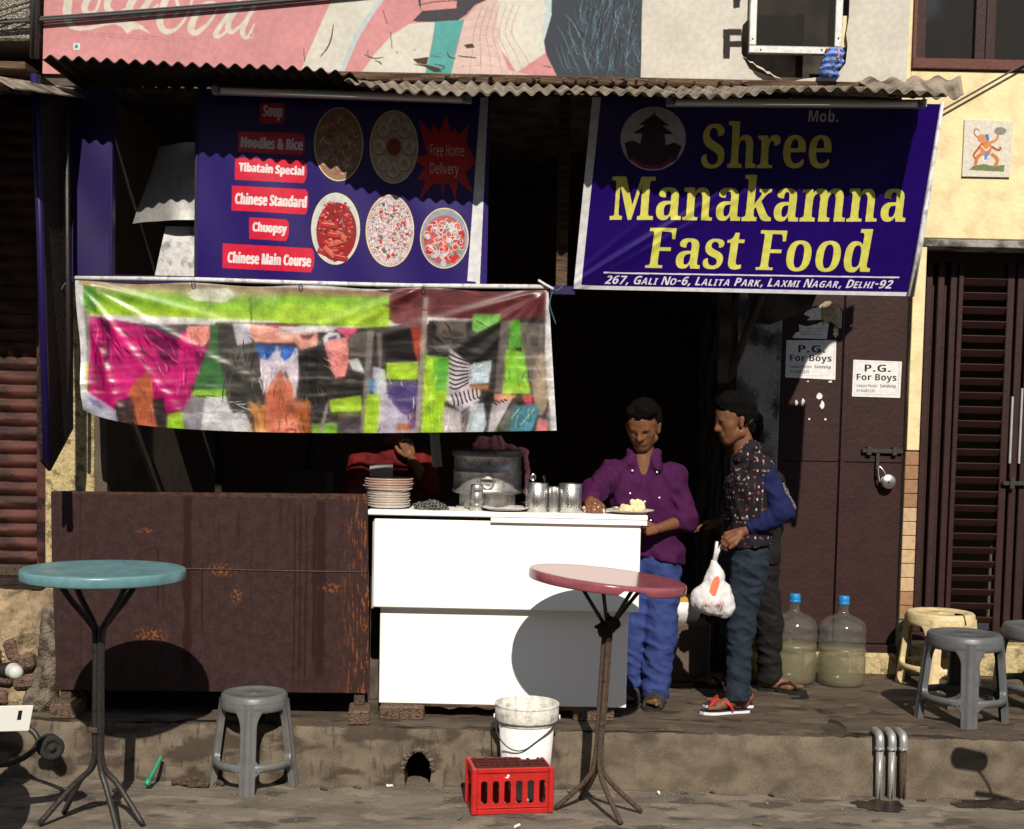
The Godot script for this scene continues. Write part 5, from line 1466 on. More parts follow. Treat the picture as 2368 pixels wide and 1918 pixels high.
	for i in 13:
		var a := lerpf(0.1, 3.0, i / 12.0)
		var c := Vector3(-0.42 + cos(a) * 0.072, 0.07 + sin(a) * 0.104, 0.0)
		put(pl, "broken_edge", soft([[c, 0.008 + rng.randf() * 0.006, c + Vector3(rng.randf_range(-0.015, 0.015), rng.randf_range(-0.006, 0.012), 0.004), 0.006]], 0.004, 0.004, 0.004, 60.0), M.cement)
	# low plinth of the neighbour at the left with its broken plaster
	# puddles
	var pud := func(cx: float, cz: float, rx: float, rz: float, s: int, y: float) -> ArrayMesh:
		var n := FastNoiseLite.new()
		n.seed = s
		n.frequency = 0.7
		var pts := PackedVector2Array()
		for i in 40:
			var a := TAU * i / 40
			var k := 1.0 + 0.75 * n.get_noise_2d(cos(a) * 1.4, sin(a) * 1.4) + 0.25 * n.get_noise_2d(cos(a) * 5.0, sin(a) * 5.0)
			pts.append(Vector2(cos(a) * rx * k, sin(a) * rz * k))
		var st2 := tool()
		extrude(st2, pts, Transform3D(Basis(Vector3.RIGHT, Vector3.FORWARD, Vector3.UP), Vector3(cx, y, cz)), 0.008)
		return done(st2)
	var wet := mat(Color(0.045, 0.032, 0.022), 0.35, T.mottle, 1.0, T.speck, 2.0)
	single("puddle", "dark wet patch on the ground below the three pipes", "puddle", pud.call(1.73, 0.16, 0.12, 0.09, 3, 0.0035), wet)
	single("puddle", "wide wet patch on the ground at the right edge", "puddle", pud.call(2.3, 0.1, 0.22, 0.07, 8, 0.0035), wet)

func build_left_shop() -> void:
	# neighbour with the roller shutter, its own little tin awning and a broken plinth
	var t := thing("shuttered_shop", "neighbouring shop with brown roller shutter pulled down at left edge", "shop", Vector3(-2.6, 0, -0.5))
	put(t, "wall", boxes([[Vector3(-4.2, 3.52, -3.0), Vector3(-2.31, 7.0, -0.3)], [Vector3(-4.2, 0.28, -3.0), Vector3(-3.3, 3.515, -0.45)]], 0.01), M.stone_wall)
	put(t, "lintel_beam", box(Vector3(-4.2, 3.36, -0.5), Vector3(-2.36, 3.40, -0.22), 0.006), M.beam)
	put(t, "recess", box(Vector3(-4.2, 3.0, -0.72), Vector3(-2.3, 3.515, -0.6), 0.0), M.soot)
	put(t, "pier", box(Vector3(-2.335, 0.3, -1.2), Vector3(-2.09, 3.3, -0.4), 0.008), M.cream_dirty)
	var sh := put(t, "shutter", box(Vector3(-3.3, 0.9, -0.56), Vector3(-2.34, 3.3, -0.535), 0.0), M.shutter)
	var slat := sheet(1, 8, func(u: float, v: float) -> Vector3:
		return Vector3(lerpf(-3.3, -2.392, u), v * 0.068, -0.535 + 0.021 * sin(v * PI) + (0.006 if v > 0.9 else 0.0)))
	var y := 0.955
	while y < 3.2:
		var s := put(sh, "slat", slat, M.shutter)
		s.position = Vector3(0, y, 0)
		y += 0.0705
	put(t, "guide_rail", boxes([[Vector3(-2.392, 0.9, -0.53), Vector3(-2.34, 3.3, -0.46)], [Vector3(-2.402, 0.9, -0.5), Vector3(-2.388, 3.3, -0.47)]], 0.003), M.frame_red)
	put(t, "bottom_bar", box(Vector3(-3.3, 0.9, -0.54), Vector3(-2.392, 0.955, -0.5), 0.004), M.rusty_iron)
	put(t, "threshold", box(Vector3(-3.3, 0.845, -0.7), Vector3(-2.34, 0.9, -0.38), 0.006), M.wood_dark)
	put(t, "latch", bar([Vector3(-2.46, 0.94, -0.45), Vector3(-2.46, 0.87, -0.44), Vector3(-2.455, 0.85, -0.43)], 0.01, 8), M.rusty_iron)
	# plinth under the shutter
	var pl := put(t, "plinth", soft([[Vector3(-3.4, 0.55, -0.48), 0.3, Vector3(-2.42, 0.55, -0.48), 0.3], [Vector3(-3.4, 0.35, -0.42), 0.28, Vector3(-2.38, 0.3, -0.44), 0.26], [Vector3(-3.4, 0.76, -0.42), 0.08, Vector3(-2.32, 0.77, -0.42), 0.075]], 0.028, 0.05, 0.03, 9.0), M.rubble)
	put(pl, "cement_patch", soft([[Vector3(-2.245, 0.74, -0.27), 0.06, Vector3(-2.25, 0.6, -0.265), 0.065], [Vector3(-2.25, 0.6, -0.265), 0.06, Vector3(-2.285, 0.42, -0.25), 0.07], [Vector3(-2.285, 0.42, -0.25), 0.07, Vector3(-2.29, 0.33, -0.22), 0.085]], 0.012, 0.03, 0.014, 24.0), M.cement)
	for b in [[Vector3(-2.36, 0.52, -0.2), Vector3(0.11, 0.075, 0.1), 0.2], [Vector3(-2.47, 0.45, -0.2), Vector3(0.12, 0.07, 0.1), -0.2], [Vector3(-2.36, 0.42, -0.21), Vector3(0.1, 0.06, 0.1), 0.1], [Vector3(-2.42, 0.58, -0.2), Vector3(0.06, 0.1, 0.08), 0.3], [Vector3(-2.5, 0.34, -0.2), Vector3(0.13, 0.07, 0.1), 0.1], [Vector3(-2.52, 0.55, -0.2), Vector3(0.11, 0.07, 0.1), 0.0]]:
		var st := tool()
		bx(st, b[0], b[1], 0.014, Basis(Vector3(0, 0, 1), b[2]))
		put(pl, "brick", done(st), M.brick)
	# tin awning
	put(t, "tin_awning", sheet(40, 4, func(u: float, v: float) -> Vector3:
		var xx := lerpf(-3.4, -2.02, u)
		return Vector3(xx, lerpf(3.055, 3.34, v) + 0.016 * sin(xx * 78.0) - (0.03 * smoothstep(0.93, 1.0, u)), lerpf(0.8, -0.6, v)), Vector3(0, 0.006, 0)), M.tin_pale)
	put(t, "downpipe", bar([Vector3(-2.325, 3.42, -0.24), Vector3(-2.32, 3.75, -0.24), Vector3(-2.30, 5.0, -0.24)], 0.022, 10), M.iron)

func build_right_building() -> void:
	var t := thing("yellow_house", "cream yellow house front with brown window above the dark gate", "house", Vector3(2.9, 0.28, -1.5))
	var z := -1.5
	put(t, "wall", boxes([[Vector3(1.8, 2.845, z - 0.3), Vector3(2.235, 7.0, z)], [Vector3(2.235, 2.845, z - 0.3), Vector3(5.2, 3.80, z)], [Vector3(2.235, 5.6, z - 0.3), Vector3(5.2, 7.0, z)], [Vector3(4.6, 3.8, z - 0.3), Vector3(5.2, 5.6, z)]], 0.006), M.cream)
	put(t, "lintel_soffit", box(Vector3(2.3, 2.80, z - 0.6), Vector3(5.2, 2.843, z - 0.004), 0.004), M.whitewash)
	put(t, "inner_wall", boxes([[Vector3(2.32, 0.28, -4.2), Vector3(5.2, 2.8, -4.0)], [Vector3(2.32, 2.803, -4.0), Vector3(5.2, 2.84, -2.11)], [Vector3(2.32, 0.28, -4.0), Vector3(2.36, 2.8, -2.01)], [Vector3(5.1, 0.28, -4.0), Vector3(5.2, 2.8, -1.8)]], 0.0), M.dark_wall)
	put(t, "door_step", box(Vector3(2.335, 0.28, -1.95), Vector3(5.2, 0.47, -1.56), 0.01), M.cream_dirty)
	# window
	var wf := mat(Color(0.13, 0.042, 0.032), 0.6, T.pale, 1.0, T.speck, 2.0, 0.15)
	var w := put(t, "window", boxes([[Vector3(2.237, 3.802, z - 0.06), Vector3(4.6, 3.862, z + 0.02)], [Vector3(2.237, 3.862, z - 0.06), Vector3(2.262, 5.6, z + 0.005)], [Vector3(4.56, 3.862, z - 0.06), Vector3(4.6, 5.6, z + 0.005)]], 0.004), wf)
	put(w, "sash", boxes([[Vector3(2.262, 3.862, z - 0.07), Vector3(2.32, 5.6, z - 0.02)], [Vector3(2.60, 3.862, z - 0.07), Vector3(2.66, 5.6, z - 0.02)], [Vector3(2.32, 3.862, z - 0.07), Vector3(2.6, 3.876, z - 0.03)]], 0.003), M.maroon_dark)
	put(w, "sash", boxes([[Vector3(2.663, 3.862, z - 0.07), Vector3(2.72, 5.6, z - 0.024)], [Vector3(3.04, 3.862, z - 0.07), Vector3(3.1, 5.6, z - 0.02)]], 0.003), M.maroon_dark)
	var glass := glassy(Color(0.05, 0.05, 0.05), 0.3, 0.05)
	for q in [[2.32, 2.6], [2.72, 3.04], [3.1, 4.56]]: put(w, "pane", box(Vector3(q[0], 3.862, z - 0.055), Vector3(q[1], 5.6, z - 0.05), 0.0), glass)
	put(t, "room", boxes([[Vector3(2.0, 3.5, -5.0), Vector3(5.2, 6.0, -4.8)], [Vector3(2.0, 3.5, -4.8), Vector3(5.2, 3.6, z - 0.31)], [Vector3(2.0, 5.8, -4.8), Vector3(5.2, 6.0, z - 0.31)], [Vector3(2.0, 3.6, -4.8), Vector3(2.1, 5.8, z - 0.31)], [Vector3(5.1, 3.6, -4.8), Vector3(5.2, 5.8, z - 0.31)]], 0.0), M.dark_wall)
	# pier between the two doors: painted above, tiled below
	var p := put(t, "pier", boxes([[Vector3(2.30, 1.62, -2.0), Vector3(2.372, 2.845, -1.512)], [Vector3(2.305, 0.28, -2.0), Vector3(2.37, 1.615, -1.53)]], 0.003), M.cream)
	var tan := mat(Color(0.36, 0.2, 0.11), 0.5, T.pale, 3.0, T.speck, 4.0)
	var pale := mat(Color(0.6, 0.42, 0.26), 0.5, T.pale, 3.0, T.speck, 4.0)
	var tile := box(Vector3(0, 0, 0), Vector3(0.078, 0.079, 0.014), 0.003)
	var y := 1.615
	var n := 0
	while y > 0.66:
		y -= 0.0825
		var m := put(p, "tile", tile, tan if n < 4 or n > 9 else pale)
		m.position = Vector3(2.296, y, -1.53)
		n += 1
	put(p, "plaster_foot", box(Vector3(2.296, 0.28, -1.53), Vector3(2.376, 0.62, -1.515), 0.004), M.whitewash)
	# gate with louvres
	var gz := -1.72
	var g := thing("metal_gate", "dark brown louvred metal gate below the cream wall", "gate", Vector3(2.8, 0.47, gz))
	put(g, "frame", boxes([[Vector3(2.385, 0.47, gz - 0.03), Vector3(2.42, 2.8, gz + 0.02)], [Vector3(2.42, 0.47, gz - 0.03), Vector3(3.4, 0.52, gz + 0.015)], [Vector3(2.42, 2.74, gz - 0.03), Vector3(3.4, 2.8, gz + 0.015)]], 0.003), M.maroon)
	put(g, "back_sheet", boxes([[Vector3(2.42, 0.52, gz - 0.045), Vector3(2.64, 2.74, gz - 0.035)], [Vector3(2.92, 0.52, gz - 0.045), Vector3(4.0, 2.74, gz - 0.035)]], 0.0), M.maroon)
	for x in [2.455, 2.525, 2.6]:
		put(g, "upright", box(Vector3(x - 0.02, 0.52, gz - 0.03), Vector3(x + 0.02, 2.74, gz + 0.018), 0.004), M.maroon)
	put(g, "upright", box(Vector3(2.625, 0.52, gz - 0.03), Vector3(2.655, 2.74, gz + 0.03), 0.004), M.maroon)
	for x in [2.94, 3.0, 3.06, 3.14, 3.22]:
		put(g, "upright", box(Vector3(x - 0.022, 0.52, gz - 0.03), Vector3(x + 0.022, 2.74, gz + 0.02), 0.004), M.maroon)
	var yy := 0.6
	var st := tool()
	bx(st, Vector3.ZERO, Vector3(0.28, 0.05, 0.008), 0.002, Basis(Vector3.RIGHT, 0.62))
	var lv := done(st)
	while yy < 2.7:
		var s := put(g, "louvre", lv, M.maroon)
		s.position = Vector3(2.785, yy, gz) - base_of[g]
		yy += 0.0845
	put(g, "bolt", boxes([[Vector3(2.93, 1.42, gz + 0.03), Vector3(3.2, 1.445, gz + 0.05)], [Vector3(2.97, 1.40, gz + 0.02), Vector3(3.0, 1.47, gz + 0.06)]], 0.003), M.iron)
	put(g, "handle", boxes([[Vector3(2.965, 1.55, gz + 0.02), Vector3(2.978, 1.95, gz + 0.04)], [Vector3(3.02, 1.55, gz + 0.02), Vector3(3.033, 2.0, gz + 0.04)]], 0.003), M.lamp_body)
	# painted tile let into the wall
	var pr := Print.new(0.276, 0.318, 700.0, Color8(214, 208, 196), self)
	pr.poly([40, 36, 236, 30, 240, 70, 180, 60, 120, 72, 60, 60], Color8(112, 124, 84))
	pr.stroke([70, 62, 84, 110, 110, 130], [18, 22, 20], Color8(196, 124, 74))
	pr.stroke([182, 58, 196, 96, 160, 130], [18, 22, 20], Color8(196, 124, 74))
	pr.oval(128, 160, 34, 46, Color8(204, 134, 82))
	pr.stroke([110, 190, 80, 150, 60, 120, 76, 96], [16, 14, 12, 10], Color8(186, 92, 52))
	pr.stroke([150, 190, 186, 210, 196, 244], [16, 14, 12], Color8(204, 134, 82))
	pr.stroke([160, 170, 200, 150, 214, 168], [14, 12, 14], Color8(170, 84, 52))
	pr.oval(104, 214, 26, 24, Color8(206, 140, 90))
	pr.stroke([88, 214, 58, 240, 66, 268, 90, 256], [8, 7, 6, 5], Color8(150, 110, 84))
	pr.poly([120, 236, 140, 240, 146, 206, 132, 200], Color8(70, 110, 180))
	pr.oval(206, 258, 34, 22, Color8(136, 132, 122))
	pr.poly([120, 96, 146, 96, 148, 140, 124, 140], Color8(110, 132, 190))
	pr.stroke([100, 176, 130, 150, 150, 168], [5, 5, 5], Color8(236, 230, 220))
	pr.stroke([112, 120, 128, 84, 146, 118], [5, 6, 5], Color8(236, 230, 220))
	pr.grain(0.09, 0.05, 5)
	single("wall_tile", "square ceramic tile painted with an orange figure on the cream wall", "tile", plate([Vector2(2.548, 3.2), Vector2(2.824, 3.2), Vector2(2.828, 3.516), Vector2(2.55, 3.522)], z + 0.014, 0.012, Rect2(2.548, 3.2, 0.278, 0.32)), print_mat(pr.img, Color(0.8, 0.8, 0.8), 0.3))
	# double door of the passage with its frame
	var d := thing("metal_door", "maroon sheet metal double door with padlocked bolt and paper notices", "door", Vector3(1.92, 0.42, -1.55))
	for leaf in [[1.55, 1.916], [1.924, 2.292]]:
		var a: float = leaf[0]
		var b: float = leaf[1]
		var l := put(d, "leaf", boxes([[Vector3(a, 0.47, -1.6), Vector3(b, 1.565, -1.56)], [Vector3(a, 1.575, -1.6), Vector3(b, 3.1, -1.56)]], 0.003), M.maroon_dark)
		put(l, "rail", box(Vector3(a + 0.004, 1.545, -1.561), Vector3(b - 0.004, 1.60, -1.552), 0.002), M.maroon_dark)
		put(l, "stile", box(Vector3(a, 0.47, -1.561), Vector3(a + 0.03, 3.1, -1.5525), 0.002), M.maroon_dark)
	put(d, "bolt", boxes([[Vector3(2.045, 1.598, -1.553), Vector3(2.285, 1.625, -1.527)], [Vector3(2.07, 1.585, -1.56), Vector3(2.10, 1.638, -1.522)], [Vector3(2.22, 1.585, -1.56), Vector3(2.25, 1.638, -1.522)]], 0.004), M.iron)
	put(d, "hasp", boxes([[Vector3(2.128, 1.46, -1.545), Vector3(2.15, 1.6, -1.53)]], 0.003), M.iron)
	put(d, "sill", box(Vector3(1.55, 0.42, -1.62), Vector3(2.29, 0.465, -1.52), 0.004), M.maroon_dark)
	put(d, "threshold", box(Vector3(1.5, 0.28, -1.7), Vector3(2.29, 0.42, -1.5), 0.02), M.cream_dirty)
	# padlock
	var pk := thing("padlock", "round steel padlock hanging from the bolt of the maroon door", "padlock", Vector3(2.19, 1.42, -1.51))
	put(pk, "shackle", bar(bent([Vector3(2.185, 1.46, -1.508), Vector3(2.165, 1.5, -1.508), Vector3(2.142, 1.52, -1.515), Vector3(2.139, 1.48, -1.515), Vector3(2.15, 1.43, -1.515)]), 0.006, 8), M.steel)
	put(pk, "lock_case", turned(Vector3(2.198, 1.435, -1.53), [[0.0, 0.0], [0.036, 0.0], [0.044, 0.006], [0.044, 0.026], [0.037, 0.033], [0.0, 0.034]], 24, Basis(Vector3.RIGHT, PI / 2)), M.steel)
	put(pk, "keyhole", turned(Vector3(2.196, 1.43, -1.497), [[0.0, 0.0], [0.006, 0.0], [0.006, 0.002], [0.0, 0.002]], 10, Basis(Vector3.RIGHT, PI / 2)), M.black)
	# whitewashed wall beside the door and the wall over it
	var wp := thing("stall_wall", "grey whitewashed wall between the dark stall and the maroon door", "wall", Vector3(1.42, 0.28, -1.5))
	put(wp, "plaster", box(Vector3(1.29, 0.28, -3.0), Vector3(1.545, 3.3, -1.5), 0.004), M.whitewash)
	put(wp, "lintel", box(Vector3(1.545, 3.1, -3.0), Vector3(2.3, 3.3, -1.52), 0.004), M.whitewash)

func notice(called: String, label: String, corners: Array, z: float) -> void:
	var lo: Vector2 = corners[0]
	var w: float = corners[1].x - lo.x
	var h: float = corners[3].y - lo.y
	var p := Print.new(w, h, 1400.0, Color8(226, 226, 228), self)
	var W := w * 1000.0
	var H := h * 1000.0
	var ink := Color8(48, 46, 48)
	for e in [[0.045, 0.06, 0.955, 0.06], [0.955, 0.06, 0.955, 0.94], [0.955, 0.94, 0.045, 0.94], [0.045, 0.94, 0.045, 0.06]]:
		p.stroke([e[0] * W, e[1] * H, e[2] * W, e[3] * H], [0.9, 0.9], Color8(120, 118, 122))
	p.text([0.24 * W, 0.68 * H, 0.78 * W, 0.68 * H, 0.24 * W, 0.88 * H], "P.G.", "bold", ink)
	p.text([0.08 * W, 0.39 * H, 0.91 * W, 0.39 * H, 0.08 * W, 0.62 * H], "For Boys", "bold", ink)
	p.text([0.09 * W, 0.255 * H, 0.53 * W, 0.255 * H, 0.09 * W, 0.34 * H], "Contact Person:", "bold", Color8(110, 108, 112))
	p.text([0.57 * W, 0.235 * H, 0.9 * W, 0.235 * H, 0.57 * W, 0.35 * H], "Sandeep", "bold", Color8(90, 84, 84))
	p.text([0.09 * W, 0.12 * H, 0.47 * W, 0.12 * H, 0.09 * W, 0.2 * H], "9136681237", "bold", Color8(110, 108, 112))
	p.grain(0.07, 0.02, 3)
	single(called, label, "notice", plate(corners, z, 0.0015, Rect2(lo.x, lo.y, w, h)), print_mat(p.img, Color(0.8, 0.8, 0.8), 0.85), "paper notices on the door")

func build_notices() -> void:
	notice("paper_notice", "white notice on the left door leaf, half in shade", [Vector2(1.585, 2.031), Vector2(1.879, 2.023), Vector2(1.876, 2.253), Vector2(1.586, 2.247)], -1.5565)
	notice("paper_notice", "white notice on the right door leaf, in full sun", [Vector2(1.98, 1.928), Vector2(2.262, 1.925), Vector2(2.265, 2.137), Vector2(1.981, 2.142)], -1.5565)
	# torn remains of older notices
	var t := thing("torn_notice", "ragged remains of torn paper above the left notice", "notice", Vector3(1.74, 2.3, -1.55))
	put(t, "scrap", plate([Vector2(1.62, 2.262), Vector2(1.82, 2.258), Vector2(1.83, 2.35), Vector2(1.79, 2.36), Vector2(1.76, 2.345), Vector2(1.70, 2.33), Vector2(1.655, 2.34), Vector2(1.66, 2.3), Vector2(1.635, 2.29)], -1.558, 0.001), M.paper)
	put(t, "scrap", plate([Vector2(1.68, 2.40), Vector2(1.72, 2.385), Vector2(1.70, 2.365), Vector2(1.78, 2.37), Vector2(1.83, 2.37), Vector2(1.85, 2.44), Vector2(1.80, 2.475), Vector2(1.76, 2.44), Vector2(1.71, 2.43)], -1.5585, 0.001), M.paper)
	put(t, "scrap", sheet(5, 5, func(u: float, v: float) -> Vector3:
		return Vector3(1.80 + 0.105 * u - 0.02 * v, 2.34 + 0.12 * v + 0.02 * sin(u * 5.0), -1.552 + 0.03 * sin(u * 2.6) * v)), mat(Color(0.5, 0.42, 0.28), 0.9, T.scuff, 5.0))
	put(t, "scrap", plate([Vector2(1.855, 2.31), Vector2(1.89, 2.28), Vector2(1.885, 2.33), Vector2(1.905, 2.335), Vector2(1.905, 2.43), Vector2(1.86, 2.42), Vector2(1.88, 2.37)], -1.5587, 0.001), mat(Color(0.56, 0.46, 0.3), 0.9, T.scuff, 5.0))
	put(t, "scrap", plate([Vector2(1.855, 2.29), Vector2(1.872, 2.265), Vector2(1.885, 2.285), Vector2(1.868, 2.305)], -1.5585, 0.001), M.paper)
	for r in [[1.70, 2.318, 0.09], [1.67, 2.3, 0.12], [1.66, 2.283, 0.13]]:
		put(t, "print_line", box(Vector3(r[0], r[1], -1.5578), Vector3(r[0] + r[2], r[1] + 0.004, -1.5574), 0.0), M.lamp_body)
	var f := thing("paper_scrap", "small white paper scraps left stuck below the left notice", "paper", Vector3(1.75, 1.85, -1.555))
	rng.seed = 12
	for q in [[1.655, 1.885, 0.022, 0.05], [1.695, 1.885, 0.03, 0.055], [1.79, 1.925, 0.04, 0.045], [1.81, 1.875, 0.035, 0.055], [1.735, 1.79, 0.015, 0.012], [1.83, 1.79, 0.016, 0.018], [1.72, 2.01, 0.02, 0.01], [1.85, 2.012, 0.03, 0.014], [1.93, 2.33, 0.01, 0.016], [1.96, 2.34, 0.012, 0.014]]:
		var pts := []
		for i in 7:
			var a := TAU * i / 7.0
			pts.append(Vector2(q[0] + cos(a) * q[2] * 0.5 * rng.randf_range(0.5, 1.1), q[1] + sin(a) * q[3] * 0.5 * rng.randf_range(0.6, 1.1)))
		put(f, "scrap", plate(pts, -1.5588, 0.001), M.paper)

func build_opposite_side() -> void:
	# the row of houses behind the photographer; it screens the low sky from the stall
	var k := 0
	for q in [[-13.0, -5.2, 8.0, "left"], [-5.1, 1.4, 8.6, "middle"], [1.5, 6.8, 8.2, "right"], [6.9, 13.0, 8.7, "far right"]]:
		var t := thing("opposite_house", "%s house across the street behind the photographer" % q[3], "house", Vector3((q[0] + q[1]) * 0.5, 0, 14.0), "houses across the street")
		put(t, "wall", box(Vector3(q[0], 0, 12.5), Vector3(q[1], q[2], 17.0), 0.02), [M.cement, M.cream_dirty, M.brick, M.rubble][k])
		put(t, "parapet", box(Vector3(q[0], q[2] + 0.004, 12.45), Vector3(q[1], q[2] + 0.3, 12.7), 0.02), M.cement)
		for i in 3:
			var x := lerpf(q[0], q[1], (i + 0.5) / 3.0)
			put(t, "window", box(Vector3(x - 0.5, 3.6, 12.46), Vector3(x + 0.5, 4.9, 12.498), 0.01), M.black)
		k += 1

func build_gravel() -> void:
	# grit, crumbs and small stones strewn over the street, denser along the foot of the platform
	var mm := MultiMesh.new()
	mm.transform_format = MultiMesh.TRANSFORM_3D
	mm.mesh = soft([[Vector3(-0.2, 0.1, 0), 0.8, Vector3(0.3, 0.1, 0.2), 0.6]], 0.5, 0.3, 0.3, 1.0)
	mm.instance_count = 1500
	rng.seed = 404
	for i in mm.instance_count:
		var z := 0.03 + (pow(rng.randf(), 3.0) * 0.3 if i % 3 == 0 else rng.randf() * 1.6)
		var s := rng.randf_range(0.0018, 0.006) * (1.6 if i % 17 == 0 else 1.0)
		mm.set_instance_transform(i, Transform3D(Basis.from_euler(Vector3(rng.randf() * 0.5, rng.randf() * TAU, rng.randf() * 0.5)).scaled(Vector3(s, s * 0.7, s)), Vector3(rng.randf_range(-2.7, 2.7), 0.001, z)))
	var g := MultiMeshInstance3D.new()
	g.name = "gravel"
	g.multimesh = mm
	g.material_override = mat(Color(0.2, 0.16, 0.12), 0.95)
	g.set_meta("kind", "stuff")
	g.set_meta("label", "fine grit and crumbs strewn over the street")
	g.set_meta("category", "gravel")
	add_child(g)

# ------------------------------------------------------------------ the stall: signs, awnings, kitchen
func corrugated(x0: float, x1: float, front: Callable, back: Callable, m: Material, called: String, label: String, pitch := 0.063, amp := 0.0105) -> void:
	var n := int((x1 - x0) / pitch * 10.0)
	single(called, label, "awning", sheet(n, 6, func(u: float, v: float) -> Vector3:
		var x := lerpf(x0, x1, u)
		var a: Vector2 = front.call(x)
		var b: Vector2 = back.call(x)
		return Vector3(x, lerpf(a.x, b.x, v) + amp * sin(x / pitch * TAU) + 0.006 * sin(x * 5.1 + v * 3.0), lerpf(a.y, b.y, v)), Vector3(0, -0.005, -0.001)), m, "corrugated awning sheets")

func build_awnings() -> void:
	var lerp_pts := func(x: float, pts: Array) -> float:
		for i in pts.size() - 1:
			if x <= pts[i + 1][0]: return lerpf(pts[i][1], pts[i + 1][1], clampf((x - pts[i][0]) / (pts[i + 1][0] - pts[i][0]), 0.0, 1.0))
		return pts[-1][1]
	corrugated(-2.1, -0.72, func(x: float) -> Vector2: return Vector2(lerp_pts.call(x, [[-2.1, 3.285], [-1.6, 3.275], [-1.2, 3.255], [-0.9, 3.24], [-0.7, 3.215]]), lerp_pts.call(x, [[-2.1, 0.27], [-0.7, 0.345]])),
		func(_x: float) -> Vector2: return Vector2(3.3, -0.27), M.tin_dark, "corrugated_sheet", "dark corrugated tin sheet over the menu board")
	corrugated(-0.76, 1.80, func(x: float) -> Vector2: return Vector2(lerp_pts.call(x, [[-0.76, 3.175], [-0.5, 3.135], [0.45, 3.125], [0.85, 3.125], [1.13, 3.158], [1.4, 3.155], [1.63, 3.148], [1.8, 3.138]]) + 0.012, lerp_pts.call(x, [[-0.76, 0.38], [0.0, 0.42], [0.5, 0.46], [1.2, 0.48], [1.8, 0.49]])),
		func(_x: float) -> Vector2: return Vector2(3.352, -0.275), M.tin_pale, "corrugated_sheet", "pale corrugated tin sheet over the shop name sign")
	corrugated(1.62, 2.12, func(x: float) -> Vector2: return Vector2(lerp_pts.call(x, [[1.62, 3.19], [1.8, 3.22], [1.88, 3.29], [2.12, 3.34]]), lerp_pts.call(x, [[1.62, 0.3], [1.8, 0.2], [1.88, -0.08], [2.12, -0.25]])),
		func(_x: float) -> Vector2: return Vector2(3.43, -0.3), M.tin_pale, "corrugated_sheet", "bent end of tin sheet sticking out over cream wall", 0.11, 0.012)
	# ledge beam the sheets are nailed to
	single("ledge_beam", "brown wooden beam along the foot of the billboard", "beam", boxes([[Vector3(-0.9, 3.355, -0.295), Vector3(1.88, 3.395, -0.255)]], 0.004), M.beam)
	# loose chips along the joint
	var chips := thing("debris", "plaster crumbs lying along the top of the pale tin sheet", "debris", Vector3(0.3, 3.36, -0.2))
	rng.seed = 77
	for i in 26:
		var c := Vector3(rng.randf_range(-0.75, 1.1), 3.37 + rng.randf_range(0.0, 0.01), -0.24)
		put(chips, "crumb", soft([[c, rng.randf_range(0.004, 0.011), c + Vector3(rng.randf_range(-0.03, 0.03), 0.002, 0.01), 0.004]], 0.005, 0.005), M.cement)

